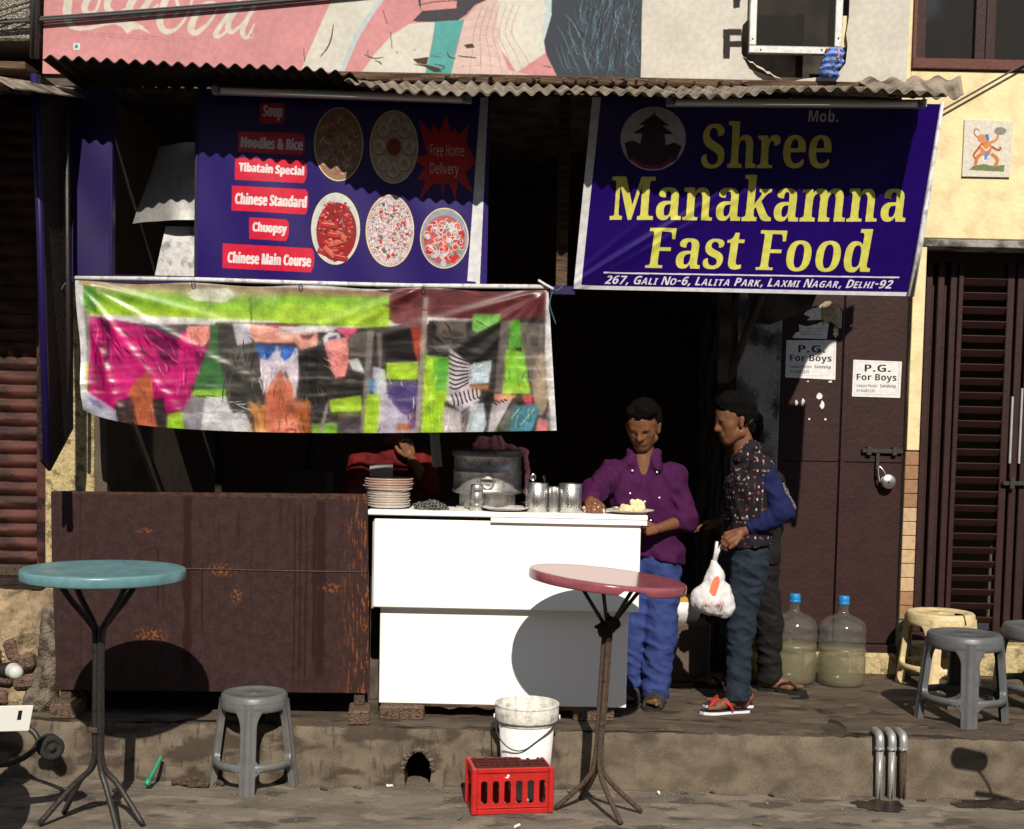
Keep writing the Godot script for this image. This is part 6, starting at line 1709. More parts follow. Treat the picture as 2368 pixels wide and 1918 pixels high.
func build_upper() -> void:
	# the building that carries the stall: side walls, ceiling, back wall
	var t := thing("main_building", "dark building behind the stall with a billboard over it", "building", Vector3(0, 0.28, -3.0))
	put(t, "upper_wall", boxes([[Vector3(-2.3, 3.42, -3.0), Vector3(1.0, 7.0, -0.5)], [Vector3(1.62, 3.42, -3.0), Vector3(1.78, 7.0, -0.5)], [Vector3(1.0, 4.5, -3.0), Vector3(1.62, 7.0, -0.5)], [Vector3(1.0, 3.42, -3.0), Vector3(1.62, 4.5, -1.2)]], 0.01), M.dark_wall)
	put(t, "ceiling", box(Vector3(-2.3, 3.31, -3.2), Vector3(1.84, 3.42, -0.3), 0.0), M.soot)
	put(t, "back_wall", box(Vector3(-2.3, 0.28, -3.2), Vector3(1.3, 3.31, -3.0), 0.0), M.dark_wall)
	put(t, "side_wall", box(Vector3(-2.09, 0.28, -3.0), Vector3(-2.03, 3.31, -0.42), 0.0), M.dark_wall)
	# billboard with a torn opening
	var W := 4.17
	var H := 0.62
	var p := Print.new(W, H, 490.0, Color8(214, 148, 152), self)
	p.run(BOARD_PRINT)
	rng.seed = 52
	for i in 260:   # strands of the printed hair, flowing down to the left
		var hx := rng.randf_range(2580, 2860)
		var hy := rng.randf_range(120, 600)
		var bend := rng.randf_range(-26, 14)
		if hx < 2640.0 and hy < 260.0: continue
		p.stroke([hx, hy, hx + bend, hy - 45, hx + bend * 0.7 - 10, hy - 95], [0.8, rng.randf_range(2.0, 5.0), 0.8], [Color8(78, 112, 126), Color8(40, 46, 58), Color8(96, 136, 148), Color8(58, 74, 90), Color8(30, 34, 44)][i % 5])
	p.text([150, 196, 730, 172, 151, 205], "Coca-Cola, Coke, the Contour Bottle and the Dynamic Ribbon are trademarks of The Coca-Cola Company", "sans", Color8(168, 112, 116))
	p.text([150, 184, 630, 162, 151, 193], "Contains no fruit. Contains added flavours. Licensed user, The Coca-Cola Company", "sans", Color8(168, 112, 116))
	p.soften(1)
	p.grain(0.06, 0.05, 8)
	p.grain(0.06, 0.006, 21)
	var hole := [[3387, 620], [3393, 422], [3380, 366], [3387, 330], [3358, 297], [3352, 237], [3357, 163], [3375, 130], [3398, 90], [3478, 66], [3560, 27], [3658, 50], [3742, 61], [3817, 71], [3857, 128], [3864, 211], [3855, 266], [3865, 340], [3866, 431], [3859, 620]]
	var out := [Vector2(-2.30, 3.36), Vector2(-0.2, 3.36), Vector2(1.852, 3.375), Vector2(1.862, 3.98)]
	hole.reverse()
	for h in hole: out.append(Vector2(-2.3 + h[0] * 0.001, 3.36 + h[1] * 0.001))
	out.append(Vector2(-2.285, 3.98))
	var b := thing("billboard", "faded pink and white soft drink billboard above the tin awning", "billboard", Vector3(-0.2, 3.36, -0.3))
	put(b, "sheet", plate(out, -0.28, 0.004, Rect2(-2.30, 3.36, W, H)), print_mat(p.img, Color(0.66, 0.66, 0.66), 0.6))
	put(b, "backing_frame", boxes([[Vector3(-2.295, 3.365, -0.33), Vector3(1.0, 3.4, -0.29)], [Vector3(-2.295, 3.4, -0.33), Vector3(-2.26, 3.97, -0.29)], [Vector3(1.815, 3.4, -0.33), Vector3(1.85, 3.97, -0.29)]], 0.003), M.rusty_iron)
	# torn lip at the lower edge of the opening
	put(b, "torn_lip", sheet(12, 3, func(u: float, v: float) -> Vector3:
		return Vector3(1.06 + 0.2 * u, lerpf(3.51, 3.40, u) - 0.022 * v * sin(u * PI) + 0.004 * sin(u * 30.0), -0.277 + 0.035 * v * sin(u * PI))), mat(Color(0.55, 0.5, 0.42), 0.8, T.scuff, 4.0))
	# metal window frame set in the opening
	var w := thing("metal_window", "galvanised steel window frame set in the torn opening of the billboard", "window", Vector3(1.3, 3.515, -0.24))
	put(w, "frame", boxes([[Vector3(1.083, 3.515, -0.265), Vector3(1.531, 3.551, -0.235)], [Vector3(1.083, 3.551, -0.265), Vector3(1.118, 4.3, -0.235)], [Vector3(1.49, 3.551, -0.265), Vector3(1.526, 4.3, -0.235)]], 0.003), M.galv)
	put(w, "pane", box(Vector3(1.118, 3.551, -0.252), Vector3(1.49, 4.3, -0.248), 0.0), glassy(Color(0.03, 0.028, 0.027), 0.55, 0.06))
	for s in [[1.1, 3.58], [1.14, 3.53], [1.43, 3.535], [1.508, 3.59]]:
		put(w, "screw", turned(Vector3(s[0], s[1], -0.235), [[0.005, 0.0], [0.004, 0.002], [0.0, 0.003]], 8, Basis(Vector3.RIGHT, PI / 2)), M.iron)
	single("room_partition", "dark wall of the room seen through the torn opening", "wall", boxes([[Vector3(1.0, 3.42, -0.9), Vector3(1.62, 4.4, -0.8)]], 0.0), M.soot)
	single("plank", "cream painted board behind the right side of the opening", "board", boxes([[Vector3(1.535, 3.57, -0.33), Vector3(1.60, 3.72, -0.31)]], 0.002), M.cream)
	# striped bundle in the lower right corner
	var stripes := Image.create(64, 64, false, Image.FORMAT_RGB8)
	for y in 64:
		for x in 64: stripes.set_pixel(x, y, (Color(0.03, 0.06, 0.26) if (y / 8) % 2 == 0 else Color(0.2, 0.3, 0.6)).linear_to_srgb())
	var cm := mat(Color.WHITE, 0.9, ImageTexture.create_from_image(stripes), 9.0)
	var cl := thing("cloth_bundle", "blue striped cloth stuffed in the corner of the metal window", "cloth", Vector3(1.47, 3.42, -0.22))
	put(cl, "cloth", soft([[Vector3(1.455, 3.44, -0.22), 0.034, Vector3(1.475, 3.5, -0.2), 0.036], [Vector3(1.5, 3.47, -0.215), 0.03, Vector3(1.51, 3.52, -0.215), 0.022], [Vector3(1.44, 3.425, -0.225), 0.02, Vector3(1.5, 3.415, -0.225), 0.016]], 0.006, 0.02, 0.012, 40.0), cm)
	put(cl, "ribbon", bar(bent([Vector3(1.45, 3.535, -0.226), Vector3(1.475, 3.53, -0.2), Vector3(1.5, 3.52, -0.19), Vector3(1.49, 3.48, -0.17)]), 0.008, 6), mat(Color(0.7, 0.2, 0.05), 0.7))

func slack(a: Vector3, b: Vector3, sag: float, r: float) -> ArrayMesh:
	var pts := []
	for i in 17:
		var t := i / 16.0
		pts.append(a.lerp(b, t) - Vector3(0, sag * 4.0 * t * (1.0 - t), 0))
	return bar(pts, r, 7)

func build_cables() -> void:
	var c := [
		[Vector3(-3.2, 3.525, -0.245), Vector3(-0.4, 3.80, -0.262), 0.012, 0.008, "thick black cable crossing the pink billboard"],
		[Vector3(-3.2, 3.54, -0.25), Vector3(-0.4, 3.815, -0.266), 0.014, 0.005, "thinner cable running just above the thick cable"],
		[Vector3(-3.2, 3.5, -0.2), Vector3(-2.3, 3.70, -0.24), 0.03, 0.005, "thin cable meeting the pipe beside the rough wall"],
		[Vector3(-3.2, 3.46, -0.2), Vector3(-2.3, 3.68, -0.24), 0.04, 0.004, "lowest thin cable in front of the rough wall"],
		[Vector3(2.2, 3.44, -1.46), Vector3(3.4, 4.15, -1.46), 0.0, 0.006, "slanting dark cable in front of the cream wall"]]
	for q in c: single("cable", q[4], "cable", slack(q[0], q[1], q[2], q[3]), M.cable, "cables")

func build_signs() -> void:
	# menu sign: printed sheet with food pictures
	var W := 1.36
	var H := 0.88
	var ground := Color8(33, 5, 104)
	var p := Print.new(W, H, 900.0, ground, self)
	p.run(MENU_PRINT)
	food_pictures(p)
	p.grain(0.1, 0.02, 4)
	var s := thing("menu_sign", "purple menu sign with red labels and round food pictures", "sign", Vector3(-0.82, 2.37, -0.08))
	put(s, "printed_sheet", sheet(34, 22, func(u: float, v: float) -> Vector3:
		return Vector3(-1.50 + W * u, 2.37 + H * v, -0.08 + 0.004 * sin(u * 9.0) * sin(v * 5.0) + 0.0025 * sin(u * 23.0 + v * 7.0))), print_mat(p.img, Color(0.7, 0.7, 0.7), 0.32))
	put(s, "frame", boxes([[Vector3(-1.52, 2.375, -0.13), Vector3(-1.485, 3.25, -0.095)], [Vector3(-0.21, 2.375, -0.13), Vector3(-0.175, 3.25, -0.095)], [Vector3(-1.485, 3.2, -0.13), Vector3(-0.21, 3.235, -0.095)], [Vector3(-1.485, 2.38, -0.13), Vector3(-0.21, 2.41, -0.095)]], 0.002), M.iron)
	# purple side panel with the serving window beside it
	var sp := thing("purple_signboard", "plain purple sheet panel left of the small serving window", "sign", Vector3(-2.02, 2.37, -0.09))
	put(sp, "panel_sheet", sheet(8, 14, func(u: float, v: float) -> Vector3: return Vector3(-2.135 + 0.222 * u, 2.372 + 0.87 * v, -0.085 + 0.005 * sin(v * 8.0 + u * 3.0)), Vector3(0, 0, -0.004)), M.purple)
	put(sp, "edge_strip", box(Vector3(-1.915, 2.372, -0.125), Vector3(-1.9, 3.24, -0.08), 0.002), M.purple)
	put(sp, "lower_rail", box(Vector3(-2.135, 2.345, -0.1), Vector3(-1.488, 2.388, -0.083), 0.002), M.purple)
	put(sp, "jamb", box(Vector3(-1.512, 2.39, -0.13), Vector3(-1.498, 3.2, -0.078), 0.002), M.purple)
	# fume hood seen through the serving window
	var hood := thing("fume_hood", "bent sheet metal fume hood behind the small serving window", "hood", Vector3(-1.72, 2.42, -0.4))
	put(hood, "hood_skirt", sheet(14, 10, func(u: float, v: float) -> Vector3:
		return Vector3(lerpf(lerpf(-1.9, -1.44, u), lerpf(-1.80, -1.44, u), v), 2.672 + 0.40 * v + 0.012 * u, lerpf(-0.28, -0.4, v) - 0.12 * pow(absf(1.0 - u), 3.0) + 0.006 * sin(u * 15.0 + v * 8.0)), Vector3(0, 0, -0.003)), M.galv)
	put(hood, "hood_back", sheet(10, 10, func(u: float, v: float) -> Vector3:
		return Vector3(lerpf(-1.80 + 0.07 * v, -1.42, u), 2.40 + 0.26 * v, -0.42 + 0.05 * sin(u * 2.0 + v)), Vector3(0, 0, -0.003)), M.white_strip)
	# shop name sign, hung leaning forward at its top
	var W2 := 1.68
	var H2 := 0.93
	p = Print.new(W2, H2, 900.0, ground, self)
	var left := [[26, 33], [88, 880]]
	p.poly([0, 0, 60, 0, 140, 930, 0, 930], Color8(226, 226, 232))
	p.poly([62, 40, 62, 52, 122, 880, 126, 930, 1680, 930, 1680, 52, 1680, 50], ground)
	p.poly([0, 0, 1680, 0, 1680, 50, 0, 50], Color8(224, 224, 230))
	p.run(SHREE_PRINT)
	logo(p)
	p.grain(0.1, 0.02, 14)
	var shree := func(x: float, y: float) -> Vector3:   # local metres on the sheet; creases run from the lower left corner
		var z := 0.0
		for c in [[0.02, 0.05, 0.66, 0.46, 0.02], [0.04, 0.03, 0.86, 0.52, 0.012], [0.03, 0.09, 0.35, 0.36, 0.008]]:
			var a := Vector2(c[0], c[1])
			var d := Vector2(c[2], c[3]) - a
			var q := Vector2(x, y) - a
			var h := clampf(q.dot(d) / d.length_squared(), 0.0, 1.0)
			var dist := (q - d * h).length()
			z += c[4] * exp(-pow(dist / 0.016, 2.0)) * (1.0 - h * 0.8)
		z += 0.006 * sin(x * 4.0 + y * 2.0) + 0.003 * sin(y * 13.0 - x * 6.0)
		return Vector3(0.24 + x, 2.33 + y * 0.9801, -0.056 + y * 0.1984 + z)
	s = thing("name_sign", "purple shop name sign with large yellow lettering", "sign", Vector3(1.07, 2.36, -0.05))
	put(s, "printed_sheet", sheet(150, 84, func(u: float, v: float) -> Vector3:
		var y := lerpf(0.032, 0.89, v)
		var x := lerpf(lerpf(0.026, 0.084, v), lerpf(1.598, 1.65, v), u)
		return shree.call(x, y)), M.black)
	# the print lies on the sheet by its own millimetres
	var arr: Array = s.get_child(0).mesh.surface_get_arrays(0)
	var uvs: PackedVector2Array = arr[Mesh.ARRAY_TEX_UV]
	for i in uvs.size():
		var v := 1.0 - uvs[i].y
		var x := lerpf(lerpf(0.026, 0.084, v), lerpf(1.598, 1.65, v), uvs[i].x)
		uvs[i] = Vector2(x / W2, 1.0 - lerpf(0.032, 0.89, v) / H2)
	arr[Mesh.ARRAY_TEX_UV] = uvs
	var am := ArrayMesh.new()
	am.add_surface_from_arrays(Mesh.PRIMITIVE_TRIANGLES, arr)
	s.get_child(0).mesh = am
	s.get_child(0).material_override = print_mat(p.img, Color(0.7, 0.7, 0.7), 0.24)
	var e := func(x: float, y: float) -> Vector3: return Vector3(0.24 + x, 2.33 + y * 0.9801, -0.056 + y * 0.1984)
	put(s, "edge_pipe", bar([e.call(1.588, 0.03) + Vector3(0.012, 0, 0.012), e.call(1.61, 0.3) + Vector3(0.012, 0, 0.012), e.call(1.652, 0.9) + Vector3(0.006, 0, 0.01)], [0.017, 0.014, 0.008], 8), M.white_strip)
	put(s, "back_frame", boxes([[Vector3(0.3, 2.38, -0.11), Vector3(1.82, 2.42, -0.075)]], 0.003), M.iron)
	# small purple band and post that join the two signs
	single("purple_band", "narrow purple strip between the banner and the name sign", "strip", boxes([[Vector3(0.155, 2.335, -0.06), Vector3(0.275, 2.375, -0.05)]], 0.002), M.purple)
	single("brown_post", "brown wooden post in the dark gap between the signs", "post", boxes([[Vector3(0.19, 2.36, -0.34), Vector3(0.245, 3.3, -0.3)]], 0.003), M.beam)
	# white pipe the banner is tied to
	single("white_pipe", "thin white pipe along the lower edge of the menu sign", "pipe", bar([Vector3(-2.04, 2.356, 0.02), Vector3(-1.49, 2.362, 0.02), Vector3(-1.0, 2.356, 0.02), Vector3(-0.5, 2.354, 0.02), Vector3(0.15, 2.362, 0.02)], 0.011, 8), M.white_strip)
	# fluorescent battens under the awning
	for q in [[Vector3(-1.393, 3.222, 0.02), Vector3(-0.235, 3.206, 0.02), "grey tube light batten above the menu sign"], [Vector3(0.66, 3.175, 0.17), Vector3(1.79, 3.19, 0.17), "grey tube light batten above the name sign"]]:
		var t := thing("tube_light", q[2], "tube light", (q[0] + q[1]) * 0.5, "unlit tube lights")
		var st := tool()
		bx(st, (q[0] + q[1]) * 0.5, Vector3(q[0].distance_to(q[1]), 0.034, 0.04), 0.006, Basis(Vector3(0, 0, 1), (q[1] - q[0]).angle_to(Vector3.RIGHT) * signf(q[1].y - q[0].y)))
		put(t, "batten", done(st), M.lamp_body)
		put(t, "tube", bar([q[0] + Vector3(0.03, -0.008, 0.034), q[1] + Vector3(-0.03, -0.008, 0.034)], 0.013, 10), M.white_paint)
		for k in 2: put(t, "end_cap", box(q[k] + Vector3(-0.012, -0.024, 0.01), q[k] + Vector3(0.012, 0.012, 0.05), 0.003), M.lamp_body)
	# side board that projects towards the street at the left
	var sb := thing("side_board", "purple edged side board projecting at the left of the stall", "board", Vector3(-2.09, 1.5, 0.1))
	put(sb, "board", plate([Vector2(-0.32, 3.2), Vector2(-0.305, 1.52), Vector2(-0.2, 1.47), Vector2(0.1, 1.66), Vector2(0.1, 3.2)], 0.0, 0.012), M.wood_dark)
	(sb.get_child(0) as Node3D).transform = Transform3D(Basis(Vector3(0, 0, -1), Vector3(0.0, 1, 0), Vector3(1, 0, 0)), Vector3(-2.09, 0, 0) - base_of[sb])
	put(sb, "edge", bar([Vector3(-2.115, 3.2, 0.325), Vector3(-2.09, 2.5, 0.322), Vector3(-2.062, 1.52, 0.32)], 0.017, 6), M.purple)
	put(sb, "conduit", bar([Vector3(-2.06, 3.1, 0.08), Vector3(-2.055, 2.4, 0.08), Vector3(-2.06, 1.8, 0.06)], 0.01, 8), M.iron)

func food_pictures(p: Print) -> void:
	rng.seed = 31
	for i in 5:
		var o: Array = MENU_OVALS[i]
		p.oval(o[0], o[1], o[2], o[3], Color8(236, 222, 150))
		var rx: float = o[2] - 5.0
		var ry: float = o[3] - 5.0
		p.oval(o[0], o[1], rx, ry, [Color8(150, 116, 96), Color8(190, 170, 150), Color8(206, 212, 214), Color8(196, 176, 184), Color8(150, 156, 176)][i])
		var inside := func(shrink: float) -> Vector2:
			var a := rng.randf() * TAU
			var r := sqrt(rng.randf()) * shrink
			return Vector2(o[0] + cos(a) * rx * r, o[1] + sin(a) * ry * r)
		match i:
			0:
				for k in 260:
					var c: Vector2 = inside.call(0.8)
					var a := rng.randf() * TAU
					var l := rng.randf_range(16, 34)
					p.stroke([c.x, c.y, c.x + cos(a) * l * 0.6, c.y + sin(a) * l * 0.4, c.x + cos(a + 0.7) * l * 0.8, c.y + sin(a + 0.7) * l * 0.8], [2.5, 4.0, 2.5], [Color8(206, 170, 140), Color8(176, 124, 96), Color8(222, 196, 172), Color8(120, 70, 60), Color8(170, 60, 56)][k % 5])
			1:
				for k in 8:
					var a := TAU * k / 8
					var c := Vector2(o[0] + cos(a) * rx * 0.64, o[1] + sin(a) * ry * 0.66)
					p.oval(c.x, c.y, 34, 40, Color8(150, 124, 104))
					p.oval(c.x, c.y + 3, 31, 36, Color8(214, 196, 176))
					for q in 7: p.stroke([c.x, c.y + 20, c.x - 14 + q * 4.6, c.y, c.x - 26 + q * 8.6, c.y - 24], [2.0, 2.6, 1.4], Color8(166, 140, 116))
				p.oval(o[0], o[1], 34, 42, Color8(126, 100, 84))
				p.oval(o[0], o[1], 30, 37, Color8(150, 56, 44))
			2:
				p.oval(o[0] + 4, o[1] - 14, rx * 0.86, ry * 0.84, Color8(150, 26, 34))
				for k in 150:
					var c: Vector2 = inside.call(0.74) + Vector2(4, 20)
					if c.y < o[1] - 20.0: continue
					p.oval(c.x, c.y, rng.randf_range(4, 9), rng.randf_range(4, 8), [Color8(176, 26, 40), Color8(206, 50, 60), Color8(126, 18, 28), Color8(222, 96, 92), Color8(96, 88, 84)][k % 5])
				for k in 17:
					var c: Vector2 = inside.call(0.62) + Vector2(0, -42)
					var a := rng.randf_range(-0.9, 0.6)
					var d := Vector2(cos(a), sin(a)) * rng.randf_range(28.0, 40.0)
					p.stroke([c.x - d.x, c.y - d.y - 4, c.x, c.y - 4, c.x + d.x, c.y + d.y - 4], [22, 28, 22], Color8(120, 18, 26))
					p.stroke([c.x - d.x, c.y - d.y, c.x, c.y, c.x + d.x, c.y + d.y], [19, 24, 19], [Color8(190, 46, 46), Color8(206, 96, 78), Color8(176, 36, 40)][k % 3])
					p.stroke([c.x - d.x * 0.8, c.y - d.y * 0.8 + 6, c.x + d.x * 0.8, c.y + d.y * 0.8 + 6], [4, 4], Color8(226, 140, 120))
				for k in 60:
					var c: Vector2 = inside.call(0.7)
					p.oval(c.x, c.y, rng.randf_range(2, 4), rng.randf_range(2, 4), [Color8(226, 186, 176), Color8(70, 78, 62), Color8(110, 104, 96)][k % 3])
			3:
				for k in 1100:
					var c: Vector2 = inside.call(0.94)
					var a := rng.randf() * TAU
					p.stroke([c.x, c.y, c.x + cos(a) * 10.0, c.y + sin(a) * 10.0], [3.4, 2.6], [Color8(238, 230, 232), Color8(222, 206, 214), Color8(120, 58, 66), Color8(236, 226, 216), Color8(160, 96, 108)][k % 5])
				for k in 40:
					var c: Vector2 = inside.call(0.85)
					p.oval(c.x, c.y, rng.randf_range(4, 10), rng.randf_range(4, 11), [Color8(214, 60, 50), Color8(44, 120, 96), Color8(190, 40, 44)][k % 3])
				for k in 240:
					var c: Vector2 = inside.call(0.94)
					var a := rng.randf() * TAU
					p.stroke([c.x, c.y, c.x + cos(a) * 10.0, c.y + sin(a) * 10.0], [3.0, 2.4], Color8(240, 232, 234))
			4:
				p.oval(o[0], o[1] - 8, rx * 0.88, ry * 0.84, Color8(180, 96, 100))
				for k in 60:
					var c: Vector2 = inside.call(0.78) + Vector2(0, -12)
					p.oval(c.x, c.y, rng.randf_range(9, 19), rng.randf_range(9, 17), [Color8(214, 44, 44), Color8(230, 96, 78), Color8(200, 196, 206), Color8(126, 150, 130), Color8(190, 40, 50)][k % 5])
				for k in 90:
					var c: Vector2 = inside.call(0.72)
					var a := rng.randf() * TAU
					p.stroke([c.x, c.y, c.x + cos(a) * 16, c.y + sin(a) * 16, c.x + cos(a + 0.8) * 28, c.y + sin(a + 0.8) * 26], [2.6, 3.6, 2.0], Color8(232, 222, 226))

func logo(p: Print) -> void:
	var o: Array = SHREE_OVAL
	var x: float = o[0]
	var y: float = o[1]
	p.oval(x, y, o[2], o[3], Color8(190, 190, 196))
	p.poly([x - 130, y - 20, x - 90, y - 10, x - 50, y - 26, x + 40, y - 30, x + 100, y - 14, x + 132, y - 30, x + 110, y - 90, x + 40, y - 130, x - 40, y - 130, x - 110, y - 90], Color8(56, 44, 60))
	p.poly([x - 60, y - 40, x + 60, y - 40, x + 50, y + 30, x - 50, y + 30], Color8(64, 46, 54))
	p.poly([x - 92, y + 22, x + 92, y + 22, x + 40, y + 58, x - 40, y + 58], Color8(44, 34, 46))
	p.poly([x - 70, y + 58, x + 70, y + 58, x + 8, y + 104, x - 8, y + 104], Color8(44, 34, 46))
	p.poly([x - 6, y + 100, x + 6, y + 100, x, y + 124], Color8(44, 34, 46))
	p.stroke([x - 100, y - 86, x - 40, y - 120, x + 40, y - 120, x + 100, y - 80], [10, 16, 16, 10], Color8(140, 40, 90))

func build_banner() -> void:
	var W := 2.29
	var H := 0.76
	var p := Print.new(W, H, 520.0, Color8(222, 222, 228), self)
	p.run(BANNER_PRINT)
	# soften the photographic print
	p.soften(2)
	var sharp: Image = p.img.duplicate()
	p.soften(4)
	for y in p.img.get_height():
		for x in p.img.get_width(): p.img.set_pixel(x, y, p.img.get_pixel(x, y).lerp(sharp.get_pixel(x, y), 0.7))
	p.run(BANNER_DETAIL)
	p.soften(1)
	p.grain(0.24, 0.02, 6)
	p.grain(0.1, 0.11, 7)
	var n := FastNoiseLite.new()
	n.seed = 13
	n.frequency = 1.0
	var flat := func(u: float, v: float) -> Vector2:   # where each point lies in the plane of the cloth
		var top := Vector2(lerpf(-2.04, 0.148, u), 2.35 - 0.012 * sin(u * PI * 4.0) * sin(u * PI * 4.0) - 0.004)
		var bot := Vector2(lerpf(-2.0, 0.2, u), 1.70 - 0.036 * sin(pow(u, 0.75) * PI) + 0.05 * exp(-u * 16.0))
		return top.lerp(bot, 1.0 - v)
	var t := thing("banner", "glossy green banner with upside-down people printed on it, hung under the menu", "banner", Vector3(-0.93, 1.66, 0.02))
	var o := put(t, "printed_cloth", sheet(220, 90, func(u: float, v: float) -> Vector3:
		var f: Vector2 = flat.call(u, v)
		var z := 0.0
		# tight creases fanning out from the tied corners and the middle ring
		for c in [[Vector2(-2.035, 2.345), [-0.25, -0.5, -0.9, -1.25], 1.1], [Vector2(0.145, 2.35), [-2.1, -2.35, -2.55, -2.85], 0.95], [Vector2(-0.43, 2.35), [-2.62, -2.75], 0.8]]:
			var d: Vector2 = f - c[0]
			var l := d.length()
			var a := d.angle()
			for k in c[1]:
				var w := 0.03 + 0.006 / (l + 0.02)
				z += 0.014 * exp(-pow((a - k) / w * (0.4 + l), 2.0)) * exp(-l / c[2] * 1.6) * smoothstep(0.0, 0.08, l)
		z += 0.0035 * n.get_noise_2d(f.x * 2.2, f.y * 16.0) * smoothstep(1.0, 0.5, v)
		z += 0.0018 * n.get_noise_2d(f.x * 9.0 + 40.0, f.y * 26.0) * smoothstep(0.75, 0.3, v)
		z += 0.022 * sin(f.x * 3.1) * (1.0 - v)
		z += 0.03 * exp(-u * 22.0) * (1.0 - v) * sin(v * 9.0)
		return Vector3(f.x, f.y, 0.024 + z)), M.black)
	var arr: Array = (o.mesh as ArrayMesh).surface_get_arrays(0)
	var V: PackedVector3Array = arr[Mesh.ARRAY_VERTEX]
	var uv := PackedVector2Array()
	for q in V: uv.append(Vector2((q.x + 2.06) / W, 1.0 - (q.y - 1.62) / H))
	arr[Mesh.ARRAY_TEX_UV] = uv
	var am := ArrayMesh.new()
	am.add_surface_from_arrays(Mesh.PRIMITIVE_TRIANGLES, arr)
	o.mesh = am
	o.material_override = print_mat(p.img, Color(0.64, 0.64, 0.64), 0.34)
	for q in [-1.49, -0.995, -0.43]:
		var ring := []
		for i in 13: ring.append(Vector3(q + cos(TAU * i / 12.0) * 0.009, 2.338 + sin(TAU * i / 12.0) * 0.013, 0.036))
		put(t, "ring", bar(ring, 0.002, 5), M.iron)
	var teal := mat(Color(0.03, 0.1, 0.11), 0.6)
	put(t, "tie", bar(bent([Vector3(-2.05, 2.36, 0.03), Vector3(-2.09, 2.30, 0.06), Vector3(-2.115, 2.15, 0.07), Vector3(-2.1, 2.02, 0.07)]), 0.0025, 5), teal)
	put(t, "tie", bar(bent([Vector3(0.10, 2.39, 0.03), Vector3(0.14, 2.365, 0.04), Vector3(0.17, 2.35, 0.04)]), 0.007, 6), M.white_strip)
	put(t, "tie", bar(bent([Vector3(0.15, 2.36, 0.035), Vector3(0.19, 2.345, 0.04), Vector3(0.22, 2.38, 0.03)]), 0.003, 5), teal)
	put(t, "tie", bar(bent([Vector3(0.17, 2.35, 0.035), Vector3(0.155, 2.28, 0.045), Vector3(0.185, 2.19, 0.045)]), 0.003, 5), teal)

func rust_image() -> Image:
	var img := Image.create(1024, 640, false, Image.FORMAT_RGB8)
	var n := FastNoiseLite.new()
	n.seed = 2
	n.frequency = 0.02
	n.fractal_octaves = 5
	var m := FastNoiseLite.new()
	m.seed = 51
	m.frequency = 0.035
	rng.seed = 44
	var drips := []
	for d in [[95, 0.0, 1.0, 4, 0.5], [438, 0.02, 0.95, 17, 0.9], [344, 0.28, 0.62, 4, 0.9], [362, 0.38, 0.65, 4, 0.7], [486, 0.35, 0.75, 5, 0.8], [600, 0.1, 0.3, 6, 0.6], [782, 0.1, 0.98, 5, 0.8], [800, 0.05, 0.96, 6, 0.7], [818, 0.1, 0.99, 4, 0.8], [846, 0.1, 0.9, 8, 0.9], [866, 0.03, 0.98, 18, 0.9], [736, 0.02, 0.25, 7, 0.6], [760, 0.02, 0.2, 5, 0.5], [640, 0.3, 0.4, 4, 0.4]]: drips.append(d)
	for i in 30: drips.append([rng.randi_range(20, 1000), rng.randf() * 0.3, rng.randf_range(0.35, 0.8), rng.randi_range(2, 4), rng.randf_range(0.12, 0.35)])
	for y in 640:
		var v := y / 640.0
		for x in 1024:
			var s := n.get_noise_2d(x, y)
			var c := Color(0.031, 0.0145, 0.0148).lerp(Color(0.0225, 0.0095, 0.0093), clampf(0.5 + s * 1.4, 0.0, 1.0))
			c = c.lerp(Color(0.042, 0.0225, 0.0235), clampf(n.get_noise_2d(x * 4.0 + 99.0, y * 4.0) * 1.2, 0.0, 0.6))
			var dk := 0.0
			for d in drips:
				var w: float = d[3] * (1.0 + 0.7 * m.get_noise_2d(d[0] * 3.0, y * 0.25))
				if v > d[1] and v < d[2]:
					var q := absf(x - d[0] - 3.0 * m.get_noise_2d(d[0], y * 0.12))
					if q < w: dk = maxf(dk, d[4] * smoothstep(w, w * 0.5, q) * smoothstep(d[2], d[2] - 0.12, v) * smoothstep(d[1], d[1] + 0.02, v))
			c = c.lerp(Color(0.0155, 0.0028, 0.0022), dk)
			# rust: the right margin and a few blooms
			var r := smoothstep(0.87, 1.03, x / 1024.0) * smoothstep(0.12, 0.5, m.get_noise_2d(x * 2.6, y * 0.3) + 0.3 * n.get_noise_2d(x * 3.0, y * 3.0))
			for b in [[550, 250, 60, 26], [596, 330, 22, 40], [320, 460, 70, 30], [300, 130, 40, 10], [900, 300, 50, 20]]:
				r = maxf(r, (1.0 - Vector2((x - b[0]) / float(b[2]), (y - b[1]) / float(b[3])).length()) * smoothstep(0.0, 0.5, m.get_noise_2d(x * 2.0, y * 2.0) + 0.15))
			c = c.lerp(Color(0.03, 0.011, 0.007), smoothstep(0.86, 1.0, x / 1024.0) * clampf(0.5 + n.get_noise_2d(x * 2.0, y * 0.7), 0.0, 0.8))
			c = c.lerp(Color(0.22, 0.07, 0.018), clampf(r, 0.0, 0.8))
			if v < 0.03: c = c.lerp(Color(0.1, 0.045, 0.026), 0.6 * clampf(0.4 + m.get_noise_2d(x, y * 2.0), 0.0, 1.0))
			img.set_pixel(x, y, c.linear_to_srgb())
	return img

